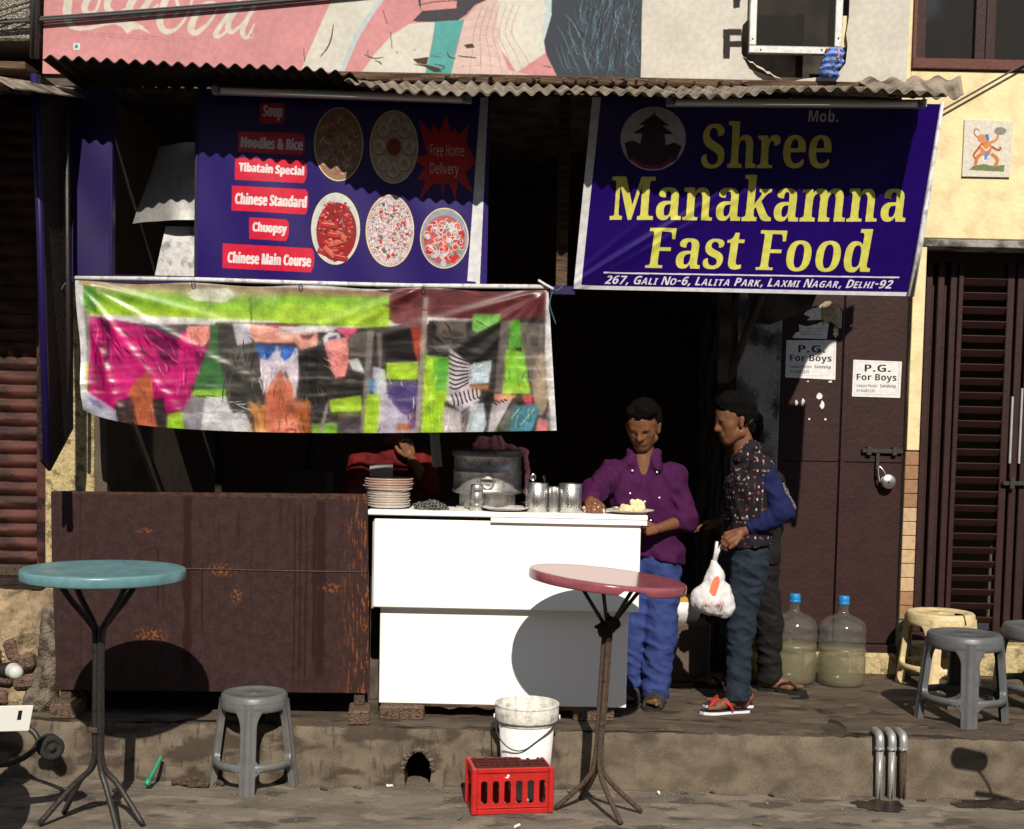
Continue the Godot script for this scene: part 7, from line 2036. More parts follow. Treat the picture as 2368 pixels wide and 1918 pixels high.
func build_kitchen() -> void:
	var rust := print_mat(rust_image(), Color.WHITE, 0.62)
	var R := Rect2(-2.205, 0.4, 1.53, 0.98)
	var t := thing("stall_front", "rusty maroon sheet metal kitchen front left of the white counter", "stall front", Vector3(-1.43, 0.28, -0.13))
	put(t, "upper_sheet", plate([Vector2(-2.2, 1.0), Vector2(-0.683, 1.004), Vector2(-0.69, 1.378), Vector2(-2.204, 1.358)], -0.12, 0.012, R), rust)
	put(t, "lower_sheet", plate([Vector2(-2.178, 0.4), Vector2(-0.672, 0.415), Vector2(-0.68, 1.0015), Vector2(-2.2, 0.9975)], -0.1235, 0.012, R), rust)
	put(t, "weld_seam", bar([Vector3(-2.19, 0.999, -0.1215), Vector3(-1.6, 1.001, -0.1205), Vector3(-1.1, 1.0, -0.1215), Vector3(-0.69, 1.003, -0.1205)], 0.0035, 6), M.rusty_iron)
	put(t, "top_angle", boxes([[Vector3(-2.2, 1.352, -0.165), Vector3(-0.69, 1.36, -0.1335)]], 0.002), M.rusty_iron)
	for q in [[-2.14, -0.16], [-0.72, -0.16], [-2.1, -0.9], [-0.72, -0.9]]:
		put(t, "leg", boxes([[Vector3(q[0] - 0.025, 0.352, q[1] - 0.025), Vector3(q[0] + 0.025, 1.34, q[1] + 0.02)]], 0.003), M.rusty_iron)
	put(t, "side_sheet", box(Vector3(-2.19, 0.42, -0.95), Vector3(-2.18, 1.35, -0.14), 0.002), M.maroon_dark)
	# bricks under the panel and the counter
	var br := [[Vector3(-2.125, 0.315, -0.13), Vector3(0.125, 0.072, 0.2), 0.06, "brick under the left end of the maroon panel"], [Vector3(-0.715, 0.315, -0.12), Vector3(0.1, 0.07, 0.2), 0.1, "brick under the right end of the maroon panel"], [Vector3(-0.515, 0.314, -0.2), Vector3(0.215, 0.068, 0.11), -0.02, "brick under the left end of the white counter"], [Vector3(0.42, 0.313, -0.26), Vector3(0.2, 0.066, 0.11), 0.05, "brick under the right end of the white counter"], [Vector3(-0.05, 0.313, -0.45), Vector3(0.2, 0.066, 0.1), 0.0, "brick under the back of the white counter"]]
	for b in br:
		var st := tool()
		bx(st, b[0], b[1], 0.008, Basis(Vector3.UP, b[2]))
		single("brick", b[3], "brick", done(st), M.brick, "supporting bricks")
	# white counter in two tiers
	var c := thing("white_counter", "glossy white serving counter with overhanging upper box", "counter", Vector3(0, 0.35, -0.33))
	put(c, "lower_cabinet", boxes([[Vector3(-0.63, 0.352, -0.52), Vector3(0.578, 0.826, -0.20)]], 0.003), M.white_paint)
	put(c, "upper_box", boxes([[Vector3(-0.66, 0.83, -0.53), Vector3(0.622, 1.258, -0.15)]], 0.004), M.white_paint)
	put(c, "counter_top", boxes([[Vector3(-0.69, 1.277, -0.545), Vector3(0.652, 1.302, -0.128)]], 0.004), M.white_paint)
	put(c, "edge_trim", boxes([[Vector3(-0.1, 1.252, -0.147), Vector3(0.65, 1.276, -0.13)]], 0.002), M.white_paint)
	put(c, "packing_strip", boxes([[Vector3(-0.66, 1.259, -0.53), Vector3(0.62, 1.2765, -0.16)]], 0.001), M.wood_dark)
	put(c, "side_plate", boxes([[Vector3(-0.67, 0.82, -0.5), Vector3(-0.66, 1.25, -0.175)]], 0.001), M.lamp_body)
	put(c, "base_board", sheet(40, 1, func(u: float, v: float) -> Vector3: return Vector3(lerpf(-0.62, 0.4, u), lerpf(0.336 + 0.006 * sin(u * 33.0) + 0.004 * sin(u * 71.0), 0.352, v), -0.204), Vector3(0, 0, -0.012)), M.beam)
	# inside
	single("stove_table", "dark work table behind the white counter carrying the steamer", "table", boxes([[Vector3(-0.75, 1.262, -1.0), Vector3(0.3, 1.302, -0.548)], [Vector3(-0.72, 0.285, -0.98), Vector3(-0.66, 1.255, -0.92)], [Vector3(0.12, 0.285, -0.98), Vector3(0.18, 1.255, -0.92)], [Vector3(-0.72, 0.285, -0.64), Vector3(-0.66, 1.255, -0.58)], [Vector3(0.12, 0.285, -0.64), Vector3(0.18, 1.255, -0.58)]], 0.003), M.soot)
	var sh := thing("kitchen_shelf", "dim shelf with boxes in the dark kitchen behind the maroon panel", "shelf", Vector3(-1.6, 0.9, -1.7))
	put(sh, "board", box(Vector3(-2.0, 1.22, -1.9), Vector3(-1.0, 1.25, -1.4), 0.003), M.wood_dark)
	put(sh, "upright", boxes([[Vector3(-1.8, 0.9, -1.8), Vector3(-1.76, 2.0, -1.76)], [Vector3(-1.25, 0.9, -1.8), Vector3(-1.21, 2.0, -1.76)]], 0.003), M.wood_dark)
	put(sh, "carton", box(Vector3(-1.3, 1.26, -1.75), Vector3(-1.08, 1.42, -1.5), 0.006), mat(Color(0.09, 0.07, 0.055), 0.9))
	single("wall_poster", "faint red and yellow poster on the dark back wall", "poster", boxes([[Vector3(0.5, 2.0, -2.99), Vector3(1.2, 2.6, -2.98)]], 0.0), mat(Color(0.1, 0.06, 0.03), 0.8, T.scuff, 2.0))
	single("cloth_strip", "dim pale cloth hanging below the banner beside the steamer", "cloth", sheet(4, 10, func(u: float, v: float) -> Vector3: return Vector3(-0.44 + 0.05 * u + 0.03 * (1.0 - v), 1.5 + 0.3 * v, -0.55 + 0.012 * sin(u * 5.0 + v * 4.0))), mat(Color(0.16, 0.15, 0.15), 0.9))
	# brace and slab behind the name sign
	var bt := thing("bracket", "black timber bracket behind the lower edge of the name sign", "bracket", Vector3(1.2, 2.1, -0.6))
	put(bt, "brace", bar([Vector3(1.10, 1.98, -0.62), Vector3(1.24, 2.40, -0.56)], 0.022, 6), M.soot)
	put(bt, "post", box(Vector3(1.04, 1.96, -0.66), Vector3(1.10, 2.6, -0.6), 0.003), M.soot)
	put(bt, "slab", plate([Vector2(1.18, 2.5), Vector2(1.2, 2.27), Vector2(1.3, 2.26), Vector2(1.5, 2.34), Vector2(1.56, 2.5)], -0.58, 0.05), M.soot)
	single("sack", "mustard coloured sack leaning on the wall behind the boy", "sack", soft([[Vector3(1.40, 0.36, -1.3), 0.07, Vector3(1.47, 0.62, -1.38), 0.07], [Vector3(1.47, 0.62, -1.38), 0.07, Vector3(1.5, 0.8, -1.42), 0.035], [Vector3(1.43, 0.34, -1.22), 0.05, Vector3(1.5, 0.42, -1.3), 0.05]], 0.012, 0.04, 0.02, 14.0), mat(Color(0.3, 0.2, 0.05), 0.85, T.scuff, 3.0))
	var pot := thing("cooking_pot", "dim pot with yellow lid in the dark stall behind the customers", "pot", Vector3(0.98, 0.5, -1.3))
	put(pot, "stand", box(Vector3(0.86, 0.28, -1.5), Vector3(1.14, 0.62, -1.2), 0.01), M.dark_wall)
	put(pot, "bowl", turned(Vector3(0.99, 0.62, -1.32), [[0.0, 0.0], [0.09, 0.0], [0.11, 0.06], [0.11, 0.12], [0.1, 0.12]], 20), M.white_plastic)
	put(pot, "lid", turned(Vector3(0.99, 0.742, -1.32), [[0.11, 0.0], [0.1, 0.02], [0.0, 0.035]], 20), mat(Color(0.4, 0.2, 0.03), 0.6))

# ------------------------------------------------------------------ things on the counter
func build_counter_things() -> void:
	var y := 1.302
	# stack of plates
	var pile := [[0.108, 0.0], [0.108, 0.0], [0.106, 0.004], [0.107, -0.003], [0.105, 0.002], [0.107, 0.0], [0.105, -0.004], [0.116, 0.002], [0.122, -0.004], [0.12, 0.003], [0.119, 0.0], [0.117, 0.004]]
	var h := 0.0
	for i in pile.size():
		var r: float = pile[i][0]
		var c := Vector3(-0.605 + pile[i][1], y + h, -0.27 + pile[i][1])
		var t := thing("plate", "melamine plate number %s from the top of the tall stack" % ["twelve", "eleven", "ten", "nine", "eight", "seven", "six", "five", "four", "three", "two", "one"][i], "plate", c, "stacked plates")
		put(t, "dish", turned(c, [[0.0, 0.002], [r * 0.62, 0.0], [r * 0.68, 0.002], [r * 0.95, 0.012], [r, 0.015], [r, 0.018], [r * 0.96, 0.018], [r * 0.66, 0.006], [0.0, 0.005]], 36), M.ceramic if i < 8 else mat(Color(0.7, 0.54, 0.47), 0.3))
		put(t, "rim_band", turned(c + Vector3(0, 0.0002, 0), [[r * 1.0005, 0.0148], [r * 1.004, 0.0157], [r * 1.0005, 0.0166]], 36), mat(Color(0.1, 0.05, 0.05), 0.4) if i % 2 == 0 else mat(Color(0.35, 0.1, 0.07), 0.4))
		h += 0.0118
	# crumpled checked cloth
	var ck := noise_tex(61, 0.09, [[0.42, 0.05], [0.5, 0.7]], 1, 0.0, FastNoiseLite.TYPE_CELLULAR, 256)
	single("cloth", "crumpled black and white cloth beside the stack of plates", "cloth", soft([[Vector3(-0.46, y + 0.012, -0.24), 0.02, Vector3(-0.38, y + 0.024, -0.24), 0.024], [Vector3(-0.38, y + 0.02, -0.24), 0.024, Vector3(-0.32, y + 0.008, -0.23), 0.013], [Vector3(-0.44, y + 0.01, -0.2), 0.012, Vector3(-0.36, y + 0.01, -0.19), 0.013]], 0.005, 0.012, 0.012, 55.0), mat(Color(0.5, 0.5, 0.5), 0.95, ck, 7.0))
	# salt shaker
	var s := thing("shaker", "small steel shaker standing left of the white plate", "shaker", Vector3(-0.172, y, -0.22))
	put(s, "jar", turned(Vector3(-0.172, y, -0.22), [[0.0, 0.0], [0.03, 0.0], [0.033, 0.004], [0.033, 0.034], [0.0315, 0.038], [0.033, 0.042], [0.033, 0.075], [0.029, 0.09]], 24), M.steel)
	put(s, "cap", turned(Vector3(-0.172, y, -0.22), [[0.03, 0.09], [0.031, 0.093], [0.031, 0.122], [0.027, 0.129], [0.0, 0.131]], 24), M.steel)
	# white plate
	var w := thing("serving_plate", "empty white plate with red rim in front of the steamer", "plate", Vector3(-0.03, y, -0.24))
	put(w, "dish", turned(Vector3(-0.03, y, -0.24), [[0.0, 0.004], [0.07, 0.002], [0.085, 0.006], [0.118, 0.018], [0.12, 0.021], [0.117, 0.022], [0.083, 0.011], [0.0, 0.009]], 40), mat(Color(0.68, 0.64, 0.63), 0.25, T.pale, 4.0))
	put(w, "foot_ring", turned(Vector3(-0.03, y, -0.24), [[0.075, 0.0], [0.075, 0.004], [0.06, 0.004]], 30), mat(Color(0.3, 0.1, 0.08), 0.5))
	# perforated spoon holders and the shaker between them
	for k in 2:
		var c: Vector3 = [Vector3(0.12, y, -0.23), Vector3(0.283, y, -0.225)][k]
		var t := thing("spoon_holder", ["perforated steel cup with two spoons standing in it", "perforated empty steel cup next to the napkins"][k], "cup", c, "perforated steel cups")
		put(t, "cup", turned(c, [[0.0, 0.003], [0.05, 0.0], [0.054, 0.003], [0.055, 0.14], [0.053, 0.141], [0.052, 0.006], [0.0, 0.006]], 36), M.steel)
		var hole := turned(Vector3.ZERO, [[0.0032, 0.0], [0.0, 0.0004]], 8, Basis(Vector3.RIGHT, PI / 2))
		for r in 9:
			for q in 9:
				if (q % 3) == 2: continue
				var a := -PI * 0.5 + (q - 4) * 0.27 + (0.05 if r % 2 else 0.0)
				var o := put(t, "hole", hole, M.black)
				o.transform = Transform3D(Basis(Vector3.UP, -a - PI * 0.5 + PI), Vector3(cos(a) * 0.0556, 0.03 + r * 0.011, -sin(a) * 0.0556))
		if k == 0:
			for sp in [[Vector3(0.11, y + 0.1, -0.23), Vector3(0.1, y + 0.165, -0.225), 0.0], [Vector3(0.135, y + 0.1, -0.23), Vector3(0.155, y + 0.162, -0.225), 1.2]]:
				var u := thing("spoon", ["steel spoon facing the street in the perforated cup", "steel spoon turned sideways in the perforated cup"][0 if sp[2] == 0.0 else 1], "spoon", sp[0], "spoons")
				var bowl: Vector3 = sp[1]
				put(u, "handle", bar([Vector3(sp[0].x, y + 0.012, sp[0].z), sp[0], bowl - Vector3(0, 0.018, 0)], 0.0028, 6), M.chrome)
				var g := put(u, "bowl", turned(Vector3.ZERO, [[0.0, -0.004], [0.008, -0.003], [0.014, 0.001], [0.0145, 0.0022], [0.008, -0.0005], [0.0, -0.0015]], 20, Basis.IDENTITY), M.chrome)
				g.transform = Transform3D(Basis(Vector3.UP, sp[2]) * Basis(Vector3.RIGHT, PI * 0.45) * Basis.from_scale(Vector3(1.0, 1.0, 1.5)), bowl - base_of[u])
	s = thing("shaker", "slim steel shaker between the two perforated cups", "shaker", Vector3(0.202, y, -0.22))
	put(s, "jar", turned(Vector3(0.202, y, -0.22), [[0.0, 0.0], [0.024, 0.0], [0.025, 0.003], [0.025, 0.092]], 20), M.steel)
	put(s, "cap", turned(Vector3(0.202, y, -0.22), [[0.0265, 0.092], [0.0265, 0.118], [0.022, 0.126], [0.0, 0.128]], 20), M.steel)
	# crumpled napkins
	single("napkin_pile", "pile of crumpled white and red napkins by the man's hand", "napkins", soft([[Vector3(0.38, y + 0.012, -0.25), 0.02, Vector3(0.42, y + 0.014, -0.23), 0.02], [Vector3(0.36, y + 0.02, -0.24), 0.014, Vector3(0.41, y + 0.032, -0.24), 0.016], [Vector3(0.4, y + 0.01, -0.21), 0.012, Vector3(0.44, y + 0.01, -0.24), 0.012]], 0.004, 0.006, 0.014, 70.0), mat(Color(0.72, 0.6, 0.6), 0.9, noise_tex(71, 0.03, [[0.4, Color(0.9, 0.55, 0.55)], [0.5, Color(1, 1, 1)]], 2), 6.0))
	# plate of dumplings with a small bowl
	var d := thing("dumpling_plate", "oval plate at the right end of the counter with dumplings on it", "plate", Vector3(0.575, y, -0.23))
	put(d, "dish", turned(Vector3(0.575, y, -0.23), [[0.0, 0.004], [0.065, 0.002], [0.08, 0.006], [0.115, 0.017], [0.117, 0.02], [0.114, 0.021], [0.078, 0.011], [0.0, 0.009]], 40), mat(Color(0.66, 0.6, 0.5), 0.3, T.pale, 4.0))
	rng.seed = 88
	for q in [[0.545, -0.21], [0.57, -0.2], [0.6, -0.2], [0.62, -0.215], [0.585, -0.235], [0.61, -0.24], [0.552, -0.245], [0.6, -0.222, 0.026], [0.622, -0.23, 0.026]]:
		var c := Vector3(q[0], y + 0.024 + (q[2] if q.size() > 2 else 0.0), q[1])
		var e := Vector3(rng.randf_range(-0.016, 0.016), 0.004, rng.randf_range(-0.008, 0.008))
		single("dumpling", "pale steamed dumpling heaped on the plate at the counter end", "dumpling", soft([[c - e, 0.015, c + e, 0.015], [c - e * 1.2 + Vector3(0, 0.009, 0), 0.006, c + e * 1.2 + Vector3(0, 0.012, 0), 0.006]], 0.004, 0.01, 0.004, 90.0), M.food, "dumplings on the plate")
	single("sauce_bowl", "tiny steel bowl on the dumpling plate", "bowl", turned(Vector3(0.51, y + 0.012, -0.22), [[0.0, 0.0], [0.016, 0.0], [0.022, 0.02], [0.024, 0.021], [0.021, 0.018], [0.0, 0.004]], 20), M.steel)
	# steamer
	var st := thing("steamer", "large two tier aluminium steamer pot behind the counter", "steamer", Vector3(-0.125, 1.303, -0.44))
	var c := Vector3(-0.125, 1.303, -0.44)
	put(st, "base_pot", turned(c, [[0.0, 0.0], [0.13, 0.0], [0.14, 0.006], [0.14, 0.07], [0.165, 0.076], [0.176, 0.08], [0.176, 0.086]], 48), M.aluminium)
	put(st, "lower_tier", turned(c, [[0.176, 0.086], [0.176, 0.097], [0.17, 0.1], [0.17, 0.176], [0.174, 0.18]], 48), M.aluminium)
	put(st, "upper_tier", turned(c, [[0.174, 0.18], [0.174, 0.186], [0.168, 0.19], [0.168, 0.255], [0.174, 0.259]], 48), M.aluminium)
	put(st, "lid", turned(c, [[0.174, 0.259], [0.18, 0.262], [0.18, 0.286], [0.174, 0.292], [0.0, 0.298]], 48), mat(Color(0.16, 0.155, 0.15), 0.55, T.scuff, 3.0, null, 1.0, 0.0, 0.7))
	put(st, "handle_plate", turned(c + Vector3(0.005, 0.132, 0.17), [[0.034, 0.0], [0.032, 0.005], [0.026, 0.006], [0.022, 0.002], [0.012, 0.003], [0.0, 0.005]], 24, Basis(Vector3.RIGHT, PI / 2)), M.aluminium)
	put(st, "ear", bar(bent([c + Vector3(-0.03, 0.142, 0.168), c + Vector3(-0.02, 0.152, 0.183), c + Vector3(0.02, 0.152, 0.186), c + Vector3(0.04, 0.142, 0.17)]), 0.006, 8), M.aluminium)
	single("pink_cloth", "pink cloth draped over the lid and right side of the steamer", "cloth", soft([[c + Vector3(-0.06, 0.305, 0.06), 0.02, c + Vector3(0.06, 0.312, 0.07), 0.022], [c + Vector3(-0.04, 0.33, 0.03), 0.026, c + Vector3(0.05, 0.335, 0.02), 0.026], [c + Vector3(0.1, 0.3, 0.02), 0.014, c + Vector3(0.183, 0.286, 0.03), 0.013], [c + Vector3(0.183, 0.286, 0.03), 0.013, c + Vector3(0.2, 0.18, 0.05), 0.012], [c + Vector3(0.2, 0.18, 0.05), 0.012, c + Vector3(0.193, 0.08, 0.04), 0.009], [c + Vector3(0.04, 0.31, 0.03), 0.016, c + Vector3(0.11, 0.302, 0.02), 0.014]], 0.006, 0.02, 0.014, 22.0), M.pink_cloth)
	single("steel_tray", "flat steel tray at the back of the counter behind the shaker", "tray", boxes([[Vector3(-0.28, y + 0.001, -0.5), Vector3(-0.13, y + 0.012, -0.36)]], 0.004), M.steel)

# ------------------------------------------------------------------ tables and stools
func build_tables() -> void:
	var prof := func(r: float, hgt: float) -> Array:
		return [[0.0, 0.012], [r * 0.9, 0.012], [r - 0.012, 0.0], [r - 0.003, 0.0], [r, 0.006], [r, hgt - 0.008], [r - 0.003, hgt - 0.002], [r - 0.008, hgt], [r - 0.05, hgt - 0.0015], [0.0, hgt - 0.0015]]
	var at := Vector3(-1.725, 0, 0.64)
	var b := thing("bar_table", "tall round table with blue top on bent steel legs", "table", at)
	var tilt := Basis(Vector3(0, 0, 1), -0.004)
	put(b, "table_top", turned(Vector3(-1.668, 1.056, 0.77), prof.call(0.328, 0.045), 72, tilt), M.blue_plastic)
	for a in [[200.0, 0.235, 205.0], [-52.0, 0.235, -30.0], [-15.0, 0.215, 25.0], [155.0, 0.19, 150.0]]:
		var d := Vector3(cos(deg_to_rad(a[0])), 0, -sin(deg_to_rad(a[0])))
		var e := Vector3(cos(deg_to_rad(a[2])), 0, -sin(deg_to_rad(a[2])))
		var q := at + Vector3(-0.008, 0, 0)
		var ln := Vector3(0.045, 0, 0.125)   # the table leans towards the street
		put(b, "leg", bar(bent([q + d * a[1] + Vector3(0, 0.011, 0), q + d * 0.10 + Vector3(0, 0.165, 0), q + ln * 0.25 + d * 0.022 + Vector3(0, 0.26, 0), q + ln * 0.42 + d * 0.015 + Vector3(0, 0.45, 0), q + ln * 0.75 + d * 0.015 + Vector3(0, 0.8, 0), q + ln * 0.82 + e * 0.035 + Vector3(0, 0.87, 0), q + ln * 0.92 + e * 0.11 + Vector3(0, 0.97, 0), q + ln + e * 0.17 + Vector3(0, 1.068, 0)], 5), 0.0125, 10), M.iron)
	put(b, "weld_collar", turned(at + Vector3(-0.008, 0.4, 0.047), [[0.028, 0.0], [0.03, 0.004], [0.03, 0.02], [0.028, 0.024]], 16), M.rusty_iron)
	at = Vector3(0.415, 0, 0.36)
	var r := thing("bar_table", "tall round table with tilted dusty pink top, notch in its rim", "table", at)
	tilt = Basis(Vector3(0, 0, 1), -0.091) * Basis(Vector3(1, 0, 0), 0.0)
	var top := turned(Vector3.ZERO, prof.call(0.35, 0.042), 96)
	# a bite is missing from the lower rim at the front
	var arr := top.surface_get_arrays(0)
	var V: PackedVector3Array = arr[Mesh.ARRAY_VERTEX]
	for i in V.size():
		var p := V[i]
		var x := p.x - 0.09
		if p.z > 0.1 and absf(x) < 0.07 and p.y < 0.03 and Vector2(p.x, p.z).length() > 0.3:
			V[i].y = maxf(p.y, 0.022 * smoothstep(0.07, 0.04, absf(x)))
	arr[Mesh.ARRAY_VERTEX] = V
	var am := ArrayMesh.new()
	am.add_surface_from_arrays(Mesh.PRIMITIVE_TRIANGLES, arr)
	var mt := put(r, "table_top", am, M.pink_plastic)
	mt.transform = Transform3D(tilt, Vector3(0.427, 1.025, 0.36) - at)
	var lo := Vector3(0.408, 0.2, 0.36)
	var hi := Vector3(0.436, 0.845, 0.36)
	for f in [[Vector3(0.223, 0.008, 0.333), Vector3(-0.013, 0, -0.008)], [Vector3(0.609, 0.008, 0.356), Vector3(0.013, 0, 0.0)], [Vector3(0.502, 0.008, 0.541), Vector3(0.004, 0, 0.013)], [Vector3(0.345, 0.008, 0.17), Vector3(-0.004, 0, -0.013)]]:
		put(r, "leg", bar(bent([f[0], (f[0] as Vector3).lerp(lo + f[1], 0.75) + Vector3(0, -0.015, 0), lo + f[1] + Vector3(0, 0.04, 0), lo.lerp(hi, 0.5) + f[1], hi + f[1]], 5), 0.0115, 10), M.rusty_iron)
	for s in [Vector3(-0.14, 0.2, 0.05), Vector3(-0.035, 0.185, 0.1), Vector3(0.1, 0.178, 0.09), Vector3(0.15, 0.17, -0.02)]:
		put(r, "strut", bar([hi - Vector3(0, 0.02, 0) + s * 0.08, hi + s], 0.009, 8), M.iron)
	put(r, "rag_binding", soft([[hi + Vector3(-0.02, -0.03, 0.01), 0.024, hi + Vector3(0.03, 0.01, 0.01), 0.026], [hi + Vector3(-0.03, 0.0, 0.02), 0.016, hi + Vector3(-0.055, -0.005, 0.03), 0.008], [hi + Vector3(0.0, -0.06, 0.01), 0.018, hi + Vector3(0.01, 0.02, 0.02), 0.022], [hi + Vector3(0.01, 0.02, 0.02), 0.012, hi + Vector3(-0.005, 0.05, 0.02), 0.008]], 0.005, 0.014, 0.008, 60.0), mat(Color(0.03, 0.017, 0.013), 0.9))

func stool(label: String, at: Vector3, turn: float, rs: float, rf: float, h: float, m: Material, cracked := false) -> void:
	var t := thing("plastic_stool", label, "stool", at, "plastic stools")
	t.rotation.y = turn
	base_of[t] = Vector3.ZERO
	put(t, "seat", turned(Vector3.ZERO, [[rs - 0.006, h - 0.075], [rs - 0.001, h - 0.07], [rs, h - 0.055], [rs - 0.004, h - 0.012], [rs - 0.012, h - 0.002], [rs - 0.022, h], [rs * 0.72, h - 0.004], [rs * 0.7, h - 0.007], [0.012, h - 0.006], [0.01, h - 0.003], [0.0, h - 0.003]], 56), m)
	var rad := func(y: float) -> float: return lerpf(rf, rs, clampf(y / (h - 0.05), 0.0, 1.0))
	for k in 4:
		var a0 := PI / 4 + k * PI / 2
		var leg := sheet(24, 30, func(u: float, v: float) -> Vector3:
			var y := v * (h - 0.03)
			var w := 0.185 + 0.07 * v + 0.42 * pow(maxf(0.0, (v - 0.72) / 0.28), 2.2) + 0.26 * exp(-pow((v - 0.285) / 0.045, 2.0))
			var q := clampf((u - 0.5) / 0.36, -1.0, 1.0)   # beyond the face the wall turns inwards
			var a := q * w
			var r: float = rad.call(y) + 0.009 * exp(-pow(a / 0.085, 4.0)) - 0.002 - 0.03 * maxf(0.0, absf(u - 0.5) - 0.36) / 0.14 * smoothstep(1.0, 0.9, v)
			return Vector3(cos(a0 - a) * r, y, -sin(a0 - a) * r), Vector3(0, 0, 0))
		put(t, "leg", leg, m)
	var y0 := h * 0.235
	var y1 := h * 0.315
	put(t, "stretcher_ring", turned(Vector3.ZERO, [[rad.call(y0) - 0.01, y0], [rad.call(y0) - 0.002, y0], [rad.call(y1) - 0.002, y1], [rad.call(y1) - 0.01, y1], [rad.call(y0) - 0.01, y0]], 56), m)
	if cracked:
		put(t, "crack", bar([Vector3(rs * 0.1, h - 0.002, rs * 0.55), Vector3(rs * 0.2, h + 0.0, rs * 0.75), Vector3(rs * 0.12, h - 0.006, rs * 0.95), Vector3(rs * 0.16, h - 0.05, rs * 0.99)], 0.006, 5), M.black)

func build_stools() -> void:
	stool("grey plastic stool on the street in front of the maroon panel", Vector3(-1.193, 0.0, 0.03), 0.82, 0.158, 0.205, 0.445, M.grey_plastic)
	stool("slate grey plastic stool near the platform edge, whole in view", Vector3(2.295, 0.28, -0.42), 0.62, 0.186, 0.225, 0.445, M.slate_plastic)
	stool("cracked cream plastic stool behind the slate grey stool", Vector3(2.455, 0.28, -1.27), 0.3, 0.192, 0.23, 0.43, M.cream_plastic, true)
	stool("slate grey plastic stool cut off by the right edge", Vector3(2.815, 0.28, -0.78), 0.5, 0.186, 0.225, 0.44, M.slate_plastic)

# ------------------------------------------------------------------ crate, bucket, bottles, pipes, litter
func slotted(w: float, h: float, slots: Array, depth: float) -> ArrayMesh:
	var st := tool()
	var x := 0.0
	var xf := Transform3D.IDENTITY
	for s in slots + [[w, w, 0.0, 0.0]]:
		if s[0] - x > 0.0005: extrude(st, PackedVector2Array([Vector2(x, 0), Vector2(s[0], 0), Vector2(s[0], h), Vector2(x, h)]), xf, depth)
		x = s[1]
		if s[1] <= s[0]: continue
		var r: float = minf((s[1] - s[0]) * 0.5, 0.012)
		for up in [false, true]:
			var pts := PackedVector2Array()
			var ye: float = s[3] if up else s[2]
			var sg := 1.0 if up else -1.0
			var y0 := h if up else 0.0
			pts.append(Vector2(s[0], y0))
			pts.append(Vector2(s[1], y0))
			for i in 5:
				var a := PI * 0.5 * i / 4.0
				pts.append(Vector2(s[1] - r + cos(a) * r, ye - sg * r + sg * sin(a) * r))
			for i in 5:
				var a := PI * 0.5 + PI * 0.5 * i / 4.0
				pts.append(Vector2(s[0] + r + cos(a) * r, ye - sg * r + sg * sin(a) * r))
			extrude(st, pts, xf, depth)
	return done(st)

